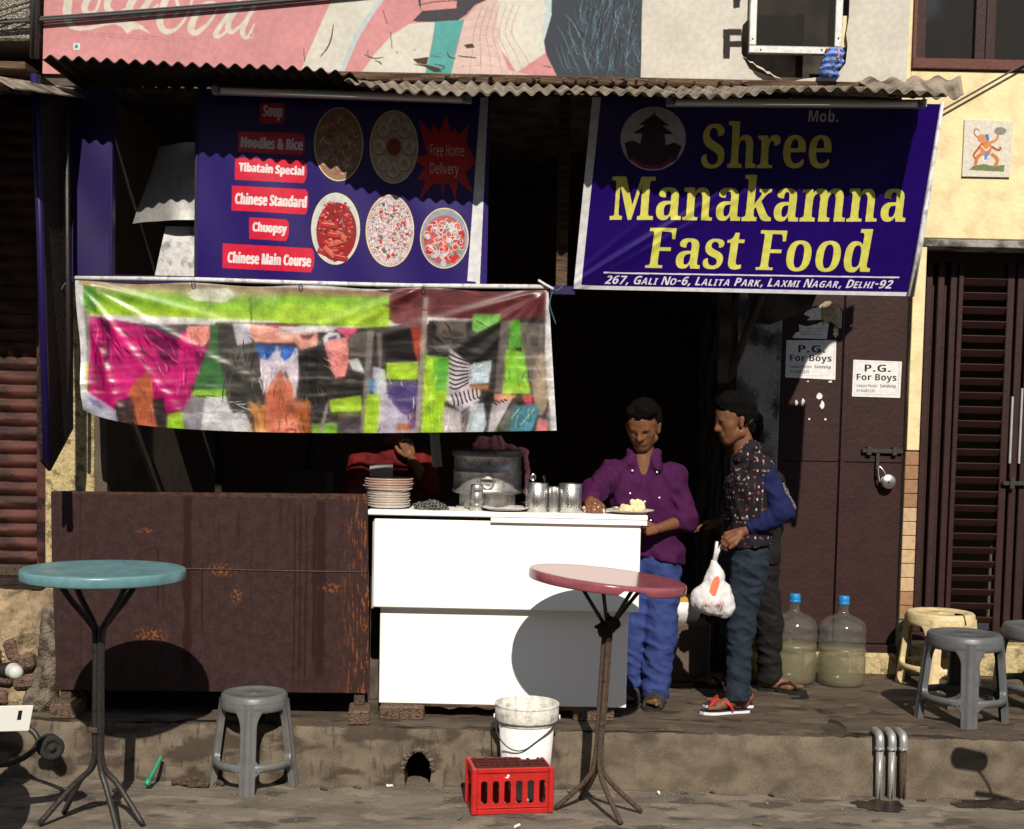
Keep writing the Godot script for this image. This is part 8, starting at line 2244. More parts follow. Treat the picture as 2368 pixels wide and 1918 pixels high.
func build_street_things() -> void:
	# crate, upside down
	var a := Vector3(-0.14, 0, 0.43)
	var fx := Vector3(0.332, 0, -0.06).normalized()
	var c := thing("bottle_crate", "red plastic bottle crate turned upside down beside the pink table", "crate", a)
	base_of[c] = Vector3.ZERO
	c.basis = Basis(fx, Vector3.UP, fx.cross(Vector3.UP))
	var w := 0.345
	var dp := 0.19
	var h := 0.205
	var slots := []
	for i in 6: slots.append([0.03 + i * 0.0525, 0.03 + i * 0.0525 + 0.029, 0.045, 0.148])
	put(c, "front_wall", slotted(w, h, slots, 0.006), M.red_plastic)
	var bk := put(c, "back_wall", slotted(w, h, slots, 0.006), M.red_plastic)
	bk.position = Vector3(0, 0, -dp + 0.006)
	for k in 2:
		var sw := put(c, "side_wall", slotted(dp, h, [[0.045, 0.145, 0.05, 0.11]], 0.006), M.red_plastic)
		sw.transform = Transform3D(Basis(Vector3(0, 0, -1), Vector3.UP, Vector3(1, 0, 0)), Vector3(0.0 if k == 0 else w - 0.006, 0, 0) + Vector3(0.006, 0, 0))
	for q in [[0, 0], [w, 0], [0, -dp], [w, -dp]]:
		put(c, "corner_post", box(Vector3(q[0] - 0.013, 0.0, q[1] - 0.013), Vector3(q[0] + 0.013, h + 0.002, q[1] + 0.013), 0.005), M.red_plastic)
	put(c, "lower_rail", boxes([[Vector3(0.013, 0.0, 0.0005), Vector3(w - 0.013, 0.022, 0.008)], [Vector3(0.013, 0.026, 0.0005), Vector3(w - 0.013, 0.032, 0.006)]], 0.002), M.red_plastic)
	put(c, "upper_rail", boxes([[Vector3(0.013, 0.185, 0.0005), Vector3(w - 0.013, h, 0.007)]], 0.002), M.red_plastic)
	put(c, "side_rail", boxes([[Vector3(-0.007, 0.0, -dp + 0.013), Vector3(-0.0005, 0.022, -0.013)], [Vector3(-0.007, 0.165, -dp + 0.013), Vector3(-0.0005, h, -0.013)], [Vector3(-0.005, 0.022, -0.06), Vector3(-0.0005, 0.165, -0.05)], [Vector3(-0.005, 0.022, -0.15), Vector3(-0.0005, 0.165, -0.14)]], 0.002), M.red_plastic)
	put(c, "base_plate", box(Vector3(0.006, h - 0.012, -dp + 0.006), Vector3(w - 0.006, h - 0.004, -0.006), 0.0), M.crate_dirt)
	for i in 7:
		put(c, "base_rib", box(Vector3(0.02 + i * 0.048, h - 0.004, -dp + 0.008), Vector3(0.034 + i * 0.048, h + 0.003, -0.008), 0.002), M.crate_dirt)
	for i in 4:
		put(c, "base_rib", box(Vector3(0.008, h - 0.004, -0.03 - i * 0.048), Vector3(w - 0.008, h + 0.0025, -0.018 - i * 0.048), 0.002), M.crate_dirt)
	put(c, "printed_mark", plate([Vector2(0.135, 0.163), Vector2(0.148, 0.168), Vector2(0.145, 0.175), Vector2(0.155, 0.177), Vector2(0.158, 0.17), Vector2(0.15, 0.158)], 0.0012, 0.001), M.white_plastic)
	# bucket
	var bp := Vector3(0.09, 0, 0.112)
	var b := thing("bucket", "white plastic bucket with grimy rim behind the red crate", "bucket", bp)
	put(b, "pail", turned(bp, [[0.0, 0.004], [0.1, 0.0], [0.105, 0.006], [0.13, 0.36], [0.127, 0.36], [0.102, 0.012], [0.0, 0.01]], 48), M.white_plastic)
	put(b, "collar", turned(bp, [[0.13, 0.355], [0.143, 0.357], [0.147, 0.365], [0.148, 0.425], [0.145, 0.43]], 48), M.bucket_stain)
	put(b, "rim", turned(bp, [[0.147, 0.424], [0.15, 0.428], [0.149, 0.437], [0.144, 0.44], [0.139, 0.436], [0.138, 0.36], [0.131, 0.34]], 48), M.bucket_stain)
	put(b, "handle", bar(bent([bp + Vector3(-0.148, 0.375, 0.02), bp + Vector3(-0.135, 0.31, 0.09), bp + Vector3(-0.085, 0.255, 0.122), bp + Vector3(-0.02, 0.245, 0.136), bp + Vector3(0.05, 0.29, 0.125), bp + Vector3(0.11, 0.335, 0.095), bp + Vector3(0.148, 0.375, 0.02)]), 0.003, 7), M.iron)
	for k in [-1, 1]: put(b, "ear", turned(bp + Vector3(0.148 * k, 0.375, 0.018), [[0.012, 0.0], [0.012, 0.006], [0.0, 0.007]], 12, Basis(Vector3(0, 0, 1), -PI / 2 * k)), M.white_plastic)
	# two big water bottles
	var shell := glassy(Color(0.4, 0.42, 0.4), 0.07, 0.08)
	var water := mat(Color(0.15, 0.13, 0.06), 0.35)
	water.transparency = BaseMaterial3D.TRANSPARENCY_ALPHA
	water.albedo_color.a = 0.5
	for k in 2:
		var at: Vector3 = [Vector3(1.63, 0.28, -1.3), Vector3(1.897, 0.28, -1.25)][k]
		var t := thing("water_bottle", ["large clear water bottle nearest the boy, blue cap", "large clear water bottle further right, blue cap"][k], "bottle", at, "big water bottles")
		put(t, "bottle", turned(at, [[0.0, 0.012], [0.09, 0.004], [0.112, 0.0], [0.128, 0.014], [0.133, 0.04], [0.133, 0.1], [0.133, 0.165], [0.128, 0.175], [0.128, 0.186], [0.134, 0.195], [0.134, 0.215], [0.128, 0.224], [0.128, 0.235], [0.134, 0.244], [0.134, 0.285], [0.129, 0.293], [0.133, 0.302], [0.132, 0.335], [0.118, 0.365], [0.085, 0.388], [0.05, 0.4], [0.031, 0.412], [0.028, 0.43], [0.028, 0.478]], 48), shell)
		var lv := 0.232 if k == 0 else 0.222
		put(t, "water", turned(at, [[0.0, 0.016], [0.09, 0.008], [0.11, 0.005], [0.125, 0.016], [0.13, 0.04], [0.13, 0.165], [0.1255, 0.175], [0.1255, 0.186], [0.131, 0.195], [0.131, 0.212], [0.1255, lv], [0.0, lv]], 48), water)
		put(t, "cap", turned(at, [[0.03, 0.462], [0.031, 0.464], [0.031, 0.505], [0.028, 0.51], [0.0, 0.511]], 24), M.cap_blue)
		put(t, "cap_band", turned(at, [[0.0322, 0.462], [0.0335, 0.464], [0.0335, 0.474], [0.0322, 0.476]], 24), M.cap_blue)
	# three pipes on the platform face
	for k in 3:
		var x: float = [1.757, 1.815, 1.868][k]
		var t := thing("steel_pipe", "%s galvanised pipe bending down the platform edge" % ["left of three", "middle of three", "right of three"][k], "pipe", Vector3(x, 0, 0.03), "pipes on the platform face")
		put(t, "pipe", bar([Vector3(x + 0.004, -0.01, 0.032), Vector3(x + 0.002, 0.1, 0.032), Vector3(x, 0.245, 0.032)], 0.0165, 14), M.rusty_iron if k == 2 else M.galv)
		put(t, "elbow", bar(bent([Vector3(x, 0.235, 0.032), Vector3(x, 0.27, 0.032), Vector3(x, 0.293, 0.018), Vector3(x, 0.298, -0.02), Vector3(x, 0.298, -0.06)], 5), [0.0205] + range(20).map(func(_i): return 0.0205), 14), M.galv)
		put(t, "collar", bar([Vector3(x, 0.228, 0.032), Vector3(x, 0.243, 0.032)], 0.0225, 14), M.galv)
	# hose end, rag, litter
	var hs := thing("hose_end", "short green plastic hose end lying by the blue table", "hose", Vector3(-1.66, 0.06, 0.16))
	put(hs, "hose", bar(bent([Vector3(-1.625, 0.13, 0.05), Vector3(-1.635, 0.10, 0.08), Vector3(-1.65, 0.06, 0.12), Vector3(-1.655, 0.045, 0.14)]), 0.009, 8), M.green)
	put(hs, "nozzle", bar([Vector3(-1.655, 0.05, 0.14), Vector3(-1.66, 0.03, 0.16), Vector3(-1.662, 0.024, 0.165)], [0.014, 0.017, 0.012], 10), M.green)
	single("rag", "dirty brown rag crumpled on the ground left of the grey stool", "rag", soft([[Vector3(-1.56, 0.01, 0.06), 0.014, Vector3(-1.46, 0.018, 0.05), 0.018], [Vector3(-1.46, 0.015, 0.05), 0.018, Vector3(-1.34, 0.012, 0.06), 0.014], [Vector3(-1.5, 0.01, 0.09), 0.012, Vector3(-1.4, 0.012, 0.09), 0.014]], 0.006, 0.012, 0.018, 35.0), mat(Color(0.09, 0.062, 0.045), 0.95, T.mottle, 6.0))
	single("red_bowl", "red plastic bowl under the maroon panel in the shade", "bowl", turned(Vector3(-1.32, 0.282, -0.22), [[0.0, 0.0], [0.06, 0.0], [0.085, 0.045], [0.088, 0.046], [0.083, 0.04], [0.0, 0.006]], 24), M.red_plastic)
	rng.seed = 321
	var names := ["wrapper", "foil", "leaf", "pebble"]
	for q in [[0.72, 0.055, 0, " right of the pink table"], [0.84, 0.04, 1, " right of the pink table"], [0.98, 0.02, 2, " under the platform edge before the boy"], [1.25, 0.05, 2, " left of the three pipes"], [-0.55, 0.03, 0, " left of the drain hole"], [-0.7, 0.06, 3, " left of the drain hole"], [-0.2, 0.5, 3, " in front of the red crate"], [0.05, 0.6, 0, " in front of the red crate"], [1.1, 0.5, 3, " in the street before the boy"], [1.55, 0.62, 2, " in the street before the pipes"], [-0.85, 0.1, 2, " right of the grey stool"], [1.95, 0.08, 2, " right of the three pipes"], [0.3, 0.05, 3, " behind the pink table"]]:
		var p := Vector3(q[0], 0.008, q[1])
		var e := Vector3(rng.randf_range(-0.016, 0.016), 0.002, rng.randf_range(-0.012, 0.012))
		var kinds := [["litter", "white scrap of wrapper on the ground", M.paper], ["litter", "shiny scrap of foil on the ground", M.chrome], ["dry_leaf", "dry brown leaf lying on the ground", mat(Color(0.09, 0.04, 0.02), 0.9)], ["pebble", "small pebble lying on the ground", M.cement]]
		var kd: Array = kinds[q[2]]
		single(kd[0], kd[1] + q[3], ["scrap", "scrap", "leaf", "pebble"][q[2]], soft([[p - e, 0.006, p + e, 0.007]], 0.0035, 0.004, 0.004, 90.0), kd[2], "litter on the ground")

# ------------------------------------------------------------------ motorcycles
func motorcycle(label: String, at: Vector3, turn: float, whole: bool) -> void:
	var t := thing("motorcycle", label, "motorcycle", at, "parked motorcycles")
	base_of[t] = Vector3.ZERO
	t.rotation.y = turn
	var navy := mat(Color(0.012, 0.016, 0.04), 0.25)
	for k in 2:
		var c := Vector3(0, 0.295, 0.0 if k == 0 else -1.28)
		var w := put(t, "wheel", turned(c, [[0.235, -0.025], [0.235, 0.025], [0.215, 0.03], [0.205, 0.0], [0.215, -0.03], [0.235, -0.025]], 40, Basis(Vector3(0, 0, 1), PI / 2)), M.galv)
		var prof := []
		for i in 13:
			var a := PI * i / 12.0
			prof.append([0.24 + 0.055 * sin(a), -0.05 * cos(a)])
		put(w, "tyre", turned(c, prof, 60, Basis(Vector3(0, 0, 1), PI / 2)), M.rubber)
		var st := tool()
		for i in 56:
			var a := TAU * i / 56.0
			for s in [-1.0, 1.0]:
				var d := Vector3(0, sin(a), cos(a))
				bx(st, c + d * 0.291 + Vector3(s * 0.02, 0, 0), Vector3(0.034, 0.009, 0.018), 0.002, Basis(Vector3(1, 0, 0), -a + PI / 2) * Basis(Vector3(0, 1, 0), s * 0.6))
		put(w, "tread", done(st), M.rubber)
		st = tool(false)
		for i in 10:
			var a := TAU * i / 10.0
			tube(st, [c + Vector3(0, sin(a), cos(a)) * 0.03, c + Vector3(0, sin(a), cos(a)) * 0.22], 0.009, 6)
		put(w, "spokes", done(st), M.iron)
		put(w, "hub", turned(c + Vector3(0.06, 0, 0), [[0.0, 0.0], [0.045, 0.0], [0.045, 0.12], [0.0, 0.12]], 18, Basis(Vector3(0, 0, 1), PI / 2)), M.iron)
	for s in [-1.0, 1.0]:
		put(t, "fork_tube", bar([Vector3(s * 0.085, 0.295, 0.0), Vector3(s * 0.085, 0.62, -0.13), Vector3(s * 0.08, 0.9, -0.26)], 0.019, 10), M.galv)
		put(t, "indicator", soft([[Vector3(s * 0.25, 0.665, -0.06), 0.034, Vector3(s * 0.25, 0.665, -0.02), 0.03]], 0.006, 0.01), mat(Color(0.5, 0.5, 0.48), 0.12))
		put(t, "indicator_housing", soft([[Vector3(s * 0.2, 0.665, -0.1), 0.028, Vector3(s * 0.25, 0.665, -0.075), 0.036]], 0.008, 0.01), M.black)
		if whole: put(t, "mirror_stalk", bar(bent([Vector3(s * 0.26, 0.98, -0.3), Vector3(s * 0.3, 1.1, -0.28), Vector3(s * 0.36, 1.17, -0.28)]), 0.006, 6), M.black)
		if whole: put(t, "mirror", soft([[Vector3(s * 0.33, 1.19, -0.28), 0.04, Vector3(s * 0.43, 1.2, -0.28), 0.045]], 0.012, 0.02), M.black)
		put(t, "guard_roller", turned(Vector3(s * 0.39, 0.335, -0.06), [[0.0, 0.0], [0.046, 0.0], [0.052, 0.006], [0.052, 0.06], [0.046, 0.066], [0.03, 0.066], [0.028, 0.062], [0.014, 0.062], [0.013, 0.07], [0.0, 0.07]], 26, Basis(Vector3(1, 0, 0), PI / 2)), M.rubber)
		put(t, "crash_guard", bar(bent([Vector3(s * 0.04, 0.62, -0.35), Vector3(s * 0.2, 0.5, -0.26), Vector3(s * 0.36, 0.36, -0.1), Vector3(s * 0.26, 0.24, -0.2), Vector3(s * 0.05, 0.24, -0.4)]), 0.013, 8), M.iron)
	put(t, "mudguard", sheet(8, 16, func(u: float, v: float) -> Vector3:
		var a := lerpf(0.1, 2.3, v)
		var x := (u - 0.5) * 0.15
		var r := 0.335 - 3.2 * x * x
		return Vector3(x, 0.295 + sin(a) * r, cos(a) * r), Vector3(0, 0.004, 0)), navy)
	put(t, "front_cowl", soft([[Vector3(-0.07, 0.62, -0.1), 0.06, Vector3(0.07, 0.62, -0.1), 0.06], [Vector3(0, 0.8, -0.16), 0.07, Vector3(0, 0.9, -0.2), 0.07], [Vector3(-0.12, 0.46, -0.2), 0.03, Vector3(-0.06, 0.62, -0.14), 0.05], [Vector3(0.12, 0.46, -0.2), 0.03, Vector3(0.06, 0.62, -0.14), 0.05]], 0.016, 0.05), navy)
	put(t, "headlamp", soft([[Vector3(-0.03, 0.83, -0.1), 0.055, Vector3(0.03, 0.83, -0.1), 0.055]], 0.012, 0.02), mat(Color(0.45, 0.45, 0.44), 0.1))
	var pl := put(t, "number_plate", boxes([[Vector3(-0.11, 0.55, 0.0), Vector3(0.11, 0.66, 0.004)]], 0.003), M.white_paint)
	pl.transform = Transform3D(Basis(Vector3(1, 0, 0), 0.25) * Basis(Vector3(0, 0, 1), -0.1), Vector3(0.09, -0.06, 0.02))
	put(pl, "plate_mark", boxes([[Vector3(0.055, 0.6, 0.0042), Vector3(0.07, 0.64, 0.005)]], 0.0), M.black)
	put(t, "handlebar", bar(bent([Vector3(-0.36, 0.97, -0.36), Vector3(-0.2, 1.0, -0.3), Vector3(0, 0.96, -0.28), Vector3(0.2, 1.0, -0.3), Vector3(0.36, 0.97, -0.36)] if whole else [Vector3(-0.3, 0.97, -0.1), Vector3(-0.16, 1.0, -0.2), Vector3(-0.03, 0.96, -0.3), Vector3(-0.03, 1.0, -0.46), Vector3(-0.06, 0.97, -0.6)]), 0.012, 8), M.black)
	put(t, "fuel_tank", soft([[Vector3(0, 0.8, -0.45), 0.12, Vector3(0, 0.8, -0.7), 0.1]], 0.02, 0.05), navy)
	put(t, "seat", soft([[Vector3(0, 0.78, -0.85), 0.09, Vector3(0, 0.82, -1.3), 0.09]], 0.02, 0.05), M.black)
	put(t, "engine", boxes([[Vector3(-0.12, 0.25, -0.85), Vector3(0.12, 0.6, -0.4)]], 0.03), M.iron)

# ------------------------------------------------------------------ people
func head_bones(c: Vector3, f: Vector3, up: Vector3) -> Array:
	var r := up.cross(f).normalized()
	var P := func(x: float, y: float, z: float) -> Vector3: return c + r * x + up * y + f * z
	return [
		[P.call(0, 0.035, -0.025), 0.083, P.call(0, 0.04, 0.018), 0.078], [P.call(0, 0.0, 0.03), 0.063, P.call(0, -0.075, 0.048), 0.04],
		[P.call(-0.035, -0.012, 0.045), 0.036, P.call(-0.025, -0.05, 0.045), 0.034], [P.call(0.035, -0.012, 0.045), 0.036, P.call(0.025, -0.05, 0.045), 0.034],
		[P.call(-0.045, -0.06, 0.0), 0.03, P.call(-0.015, -0.09, 0.06), 0.02], [P.call(0.045, -0.06, 0.0), 0.03, P.call(0.015, -0.09, 0.06), 0.02],
		[P.call(-0.034, 0.022, 0.078), 0.013, P.call(0.034, 0.022, 0.078), 0.013], [P.call(0, 0.012, 0.088), 0.009, P.call(0, -0.024, 0.106), 0.0125],
		[P.call(-0.012, -0.028, 0.092), 0.009, P.call(0.012, -0.028, 0.092), 0.009], [P.call(-0.02, -0.052, 0.082), 0.007, P.call(0.02, -0.052, 0.082), 0.007], [P.call(-0.017, -0.062, 0.081), 0.007, P.call(0.017, -0.062, 0.081), 0.007],
		[P.call(-0.081, 0.012, -0.008), 0.013, P.call(-0.079, -0.026, 0.002), 0.01], [P.call(0.081, 0.012, -0.008), 0.013, P.call(0.079, -0.026, 0.002), 0.01],
		[P.call(-0.03, 0.003, 0.09), 0.014, P.call(-0.03, 0.003, 0.092), 0.014, true], [P.call(0.03, 0.003, 0.09), 0.014, P.call(0.03, 0.003, 0.092), 0.014, true]]

func hand_bones(w: Vector3, d: Vector3, palm: Vector3, thumb_side: float, curl: float) -> Array:
	# w wrist, d towards the fingers, palm the way the palm faces
	var s := d.cross(palm).normalized() * thumb_side
	var B := [[w, 0.024, w + d * 0.03, 0.024], [w + d * 0.03 + s * 0.018, 0.019, w + d * 0.085 + s * 0.026, 0.015], [w + d * 0.03, 0.019, w + d * 0.09, 0.015], [w + d * 0.03 - s * 0.016, 0.018, w + d * 0.08 - s * 0.028, 0.014]]
	var len4 := [0.068, 0.076, 0.07, 0.055]
	for i in 4:
		var p := w + d * (0.088 - absf(i - 1.2) * 0.004) + s * (0.03 - i * 0.0195)
		var dir := d
		var ax := dir.cross(palm).normalized()
		var rad := 0.0092 if i < 3 else 0.008
		for k in 3:
			dir = dir.rotated(ax, curl * (0.7 if k == 0 else 1.0))
			var q: Vector3 = p + dir * len4[i] * [0.45, 0.32, 0.23][k]
			B.append([p, rad, q, rad * 0.92])
			p = q
			rad *= 0.93
	var tp := w + d * 0.03 + s * 0.028
	var td := (d * 0.75 + s * 0.55 + palm * 0.35).normalized()
	B.append([tp, 0.014, tp + td * 0.04, 0.0115])
	var t2 := (d * 0.95 + s * 0.1 + palm * 0.45).normalized()
	B.append([tp + td * 0.04, 0.0115, tp + td * 0.04 + t2 * 0.032, 0.0095])
	return B

func foot_bones(heel: Vector3, d: Vector3, side: float) -> Array:   # heel on the sole, d towards the toes, side +1 when the big toe lies to the right of d
	var r := d.cross(Vector3.UP).normalized() * side
	var u := Vector3.UP
	var B := [[heel + u * 0.034, 0.03, heel + d * 0.03 + u * 0.036, 0.034], [heel + d * 0.04 + u * 0.07, 0.036, heel + d * 0.04 + u * 0.14, 0.034], [heel + d * 0.04 + u * 0.05, 0.036, heel + d * 0.15 + r * 0.012 + u * 0.022, 0.024], [heel + d * 0.03 + u * 0.026, 0.026, heel + d * 0.14 - r * 0.022 + u * 0.018, 0.02], [heel + d * 0.15 + r * 0.02 + u * 0.02, 0.02, heel + d * 0.145 - r * 0.024 + u * 0.017, 0.018]]
	for i in 5:
		var b := heel + d * (0.165 - i * 0.006) + r * (0.03 - i * 0.0145) + u * 0.016
		B.append([b, 0.0115 if i == 0 else 0.0088, b + d * (0.042 - i * 0.005), 0.011 if i == 0 else 0.0078])
	return B

func person(label: String, J: Dictionary, C: Dictionary) -> Node3D:
	# J: joints. C: clothes: shirt and trouser materials, sleeve ends (share of the forearm covered), hem height
	var t := thing("person", label, "person", Vector3(J.pelvis.x, J.floor, J.pelvis.z))
	var f: Vector3 = J.face.normalized()
	var up: Vector3 = J.get("head_up", Vector3.UP)
	up = (up - f * up.dot(f)).normalized()
	# body: one surface from neck to feet, with head, hands and feet in finer grids
	var B := []
	B.append([J.neck - Vector3(0, 0.02, 0), 0.056, J.head + up * -0.05 - f * 0.01, 0.052])
	B.append([J.shl, 0.046, J.shr, 0.046])
	B.append([J.neck - Vector3(0, 0.02, 0), 0.06, J.chest, 0.1])
	var side: Vector3 = (J.shr - J.shl).normalized()
	for s in [-1.0, 1.0]:
		B.append([J.chest + side * s * 0.07, 0.084, J.pelvis + side * s * 0.05 + Vector3(0, 0.06, 0), 0.082])
	for a in [[J.shl, J.ell, J.wrl], [J.shr, J.elr, J.wrr]]:
		B.append([a[0], 0.044, a[1], 0.037])
		B.append([a[1], 0.039, a[2], 0.026])
	for l in [[J.hil, J.knl, J.anl], [J.hir, J.knr, J.anr]]:
		B.append([l[0], 0.075, l[1], 0.05])
		B.append([l[1], 0.05, l[2], 0.034])
	var st := SurfaceTool.new()
	st.begin(Mesh.PRIMITIVE_TRIANGLES)
	soft(B, 0.014, 0.04, 0.0, 1.0, [], st)
	soft(head_bones(J.head, f, up), 0.0045, 0.016, 0.0, 1.0, [], st)
	for hd in J.hands: soft(hand_bones(hd[0], hd[1].normalized(), hd[2].normalized(), hd[3], hd[4]), 0.0036, 0.006, 0.0, 1.0, [], st)
	for ft in J.feet: soft(foot_bones(ft[0], ft[1].normalized(), ft[2]), 0.0042, 0.008, 0.0, 1.0, [], st)
	put(t, "body", st.commit(), M.skin)
	# shirt
	var S := []
	var k: float = C.get("loose", 0.022)
	S.append([J.shl, 0.062, J.shr, 0.062])
	S.append([J.neck - Vector3(0, 0.03, 0), 0.072, J.chest, 0.108])
	for s in [-1.0, 1.0]:
		S.append([J.chest + side * s * 0.075 + Vector3(0, 0.02, 0), 0.09 + k * 0.5, J.pelvis + side * s * 0.06 + Vector3(0, 0.02, 0), 0.088 + k])
		S.append([J.pelvis + side * s * 0.062 + Vector3(0, 0.02, 0), 0.088 + k, J.pelvis + side * s * 0.064 + Vector3(0, C.hem - J.pelvis.y - 0.05, 0), 0.088 + k])
	var ends: Array = C.sleeves
	var sleeve := []
	for i in 2:
		var a: Array = [[J.shl, J.ell, J.wrl], [J.shr, J.elr, J.wrr]][i]
		sleeve.append([a[0], 0.054 + k * 0.2, a[1], 0.046 + k * 0.2])
		if ends[i] > 0.0: sleeve.append([a[1], 0.046 + k * 0.2, a[1].lerp(a[2], ends[i]), lerpf(0.046, 0.034, ends[i]) + k * 0.2])
	for c in C.get("carve", []): S.append(c)
	for c in C.get("collar", []): S.append(c)
	var hem := [[Vector3(J.pelvis.x, C.hem, J.pelvis.z), C.get("hem_tilt", Vector3(0, -1, 0)).normalized()]]
	if C.has("sleeve_mat"):
		put(t, "shirt", soft(S, 0.008, 0.035, C.get("wrinkle", 0.012), 6.0, hem, null, Vector3(1.0, 0.8, 1.0)), C.shirt)
		put(t, "sleeve", soft(sleeve, 0.0075, 0.03, 0.011, 9.0, [], null, Vector3.ONE), C.sleeve_mat)
	else:
		put(t, "shirt", soft(S + sleeve, 0.008, 0.035, C.get("wrinkle", 0.012), 6.0, hem, null, Vector3(1.0, 0.8, 1.0)), C.shirt)
	# trousers
	var Q := []
	var w: float = C.get("wide", 0.012)
	for l in [[J.hil, J.knl, J.anl], [J.hir, J.knr, J.anr]]:
		Q.append([l[0] + Vector3(0, 0.06, 0), 0.088, l[0], 0.088 + w * 0.3])
		Q.append([l[0], 0.086 + w * 0.3, l[1], 0.058 + w])
		Q.append([l[1], 0.058 + w, l[2], 0.042 + w * 1.3])
		Q.append([l[2], 0.042 + w * 1.3, l[2] - Vector3(0, 0.02, 0), 0.044 + w * 1.3])
	Q.append([J.pelvis + Vector3(0, 0.05, 0), 0.1, J.pelvis, 0.1])
	put(t, "trousers", soft(Q, 0.008, 0.02, 0.013, 7.0, [[Vector3(0, J.floor + C.get("trouser_end", 0.045), 0), Vector3(0, -1, 0)]], null, Vector3(0.8, 1.5, 0.8)), C.trousers)
	# hair and eyes
	var r := up.cross(f).normalized()
	var P := func(x: float, y: float, z: float) -> Vector3: return J.head + r * x + up * y + f * z
	put(t, "hair", soft([[P.call(0, 0.055, -0.03), 0.09, P.call(0, 0.065, 0.0), 0.084], [P.call(-0.045, 0.098, 0.045), 0.03, P.call(0.045, 0.1, 0.05), 0.032], [P.call(0, 0.11, 0.02), 0.045, P.call(0.01, 0.105, 0.055), 0.03], [P.call(-0.072, 0.03, -0.02), 0.024, P.call(-0.07, 0.0, -0.03), 0.018], [P.call(0.072, 0.03, -0.02), 0.024, P.call(0.07, 0.0, -0.03), 0.018], [P.call(0, 0.02, -0.07), 0.052, P.call(0, -0.05, -0.062), 0.036]], 0.0055, 0.02, 0.011, 26.0), M.hair)
	for s in [-1.0, 1.0]:
		var e: Vector3 = P.call(0.03 * s, 0.003, 0.074)
		var ey := put(t, "eye", turned(e, [[0.0, -0.0105], [0.006, -0.0085], [0.0098, -0.004], [0.0105, 0.0], [0.0098, 0.004], [0.006, 0.0085], [0.0, 0.0105]], 14), M.eye_white)
		put(ey, "iris", turned(e + f * 0.0072, [[0.0, -0.005], [0.004, -0.003], [0.005, 0.0], [0.004, 0.003], [0.0, 0.005]], 10), M.iris)
		put(t, "eyebrow", bar([P.call(0.014 * s, 0.03, 0.092), P.call(0.03 * s, 0.034, 0.089), P.call(0.046 * s, 0.028, 0.078)], [0.003, 0.004, 0.002], 6), M.hair)
	return t

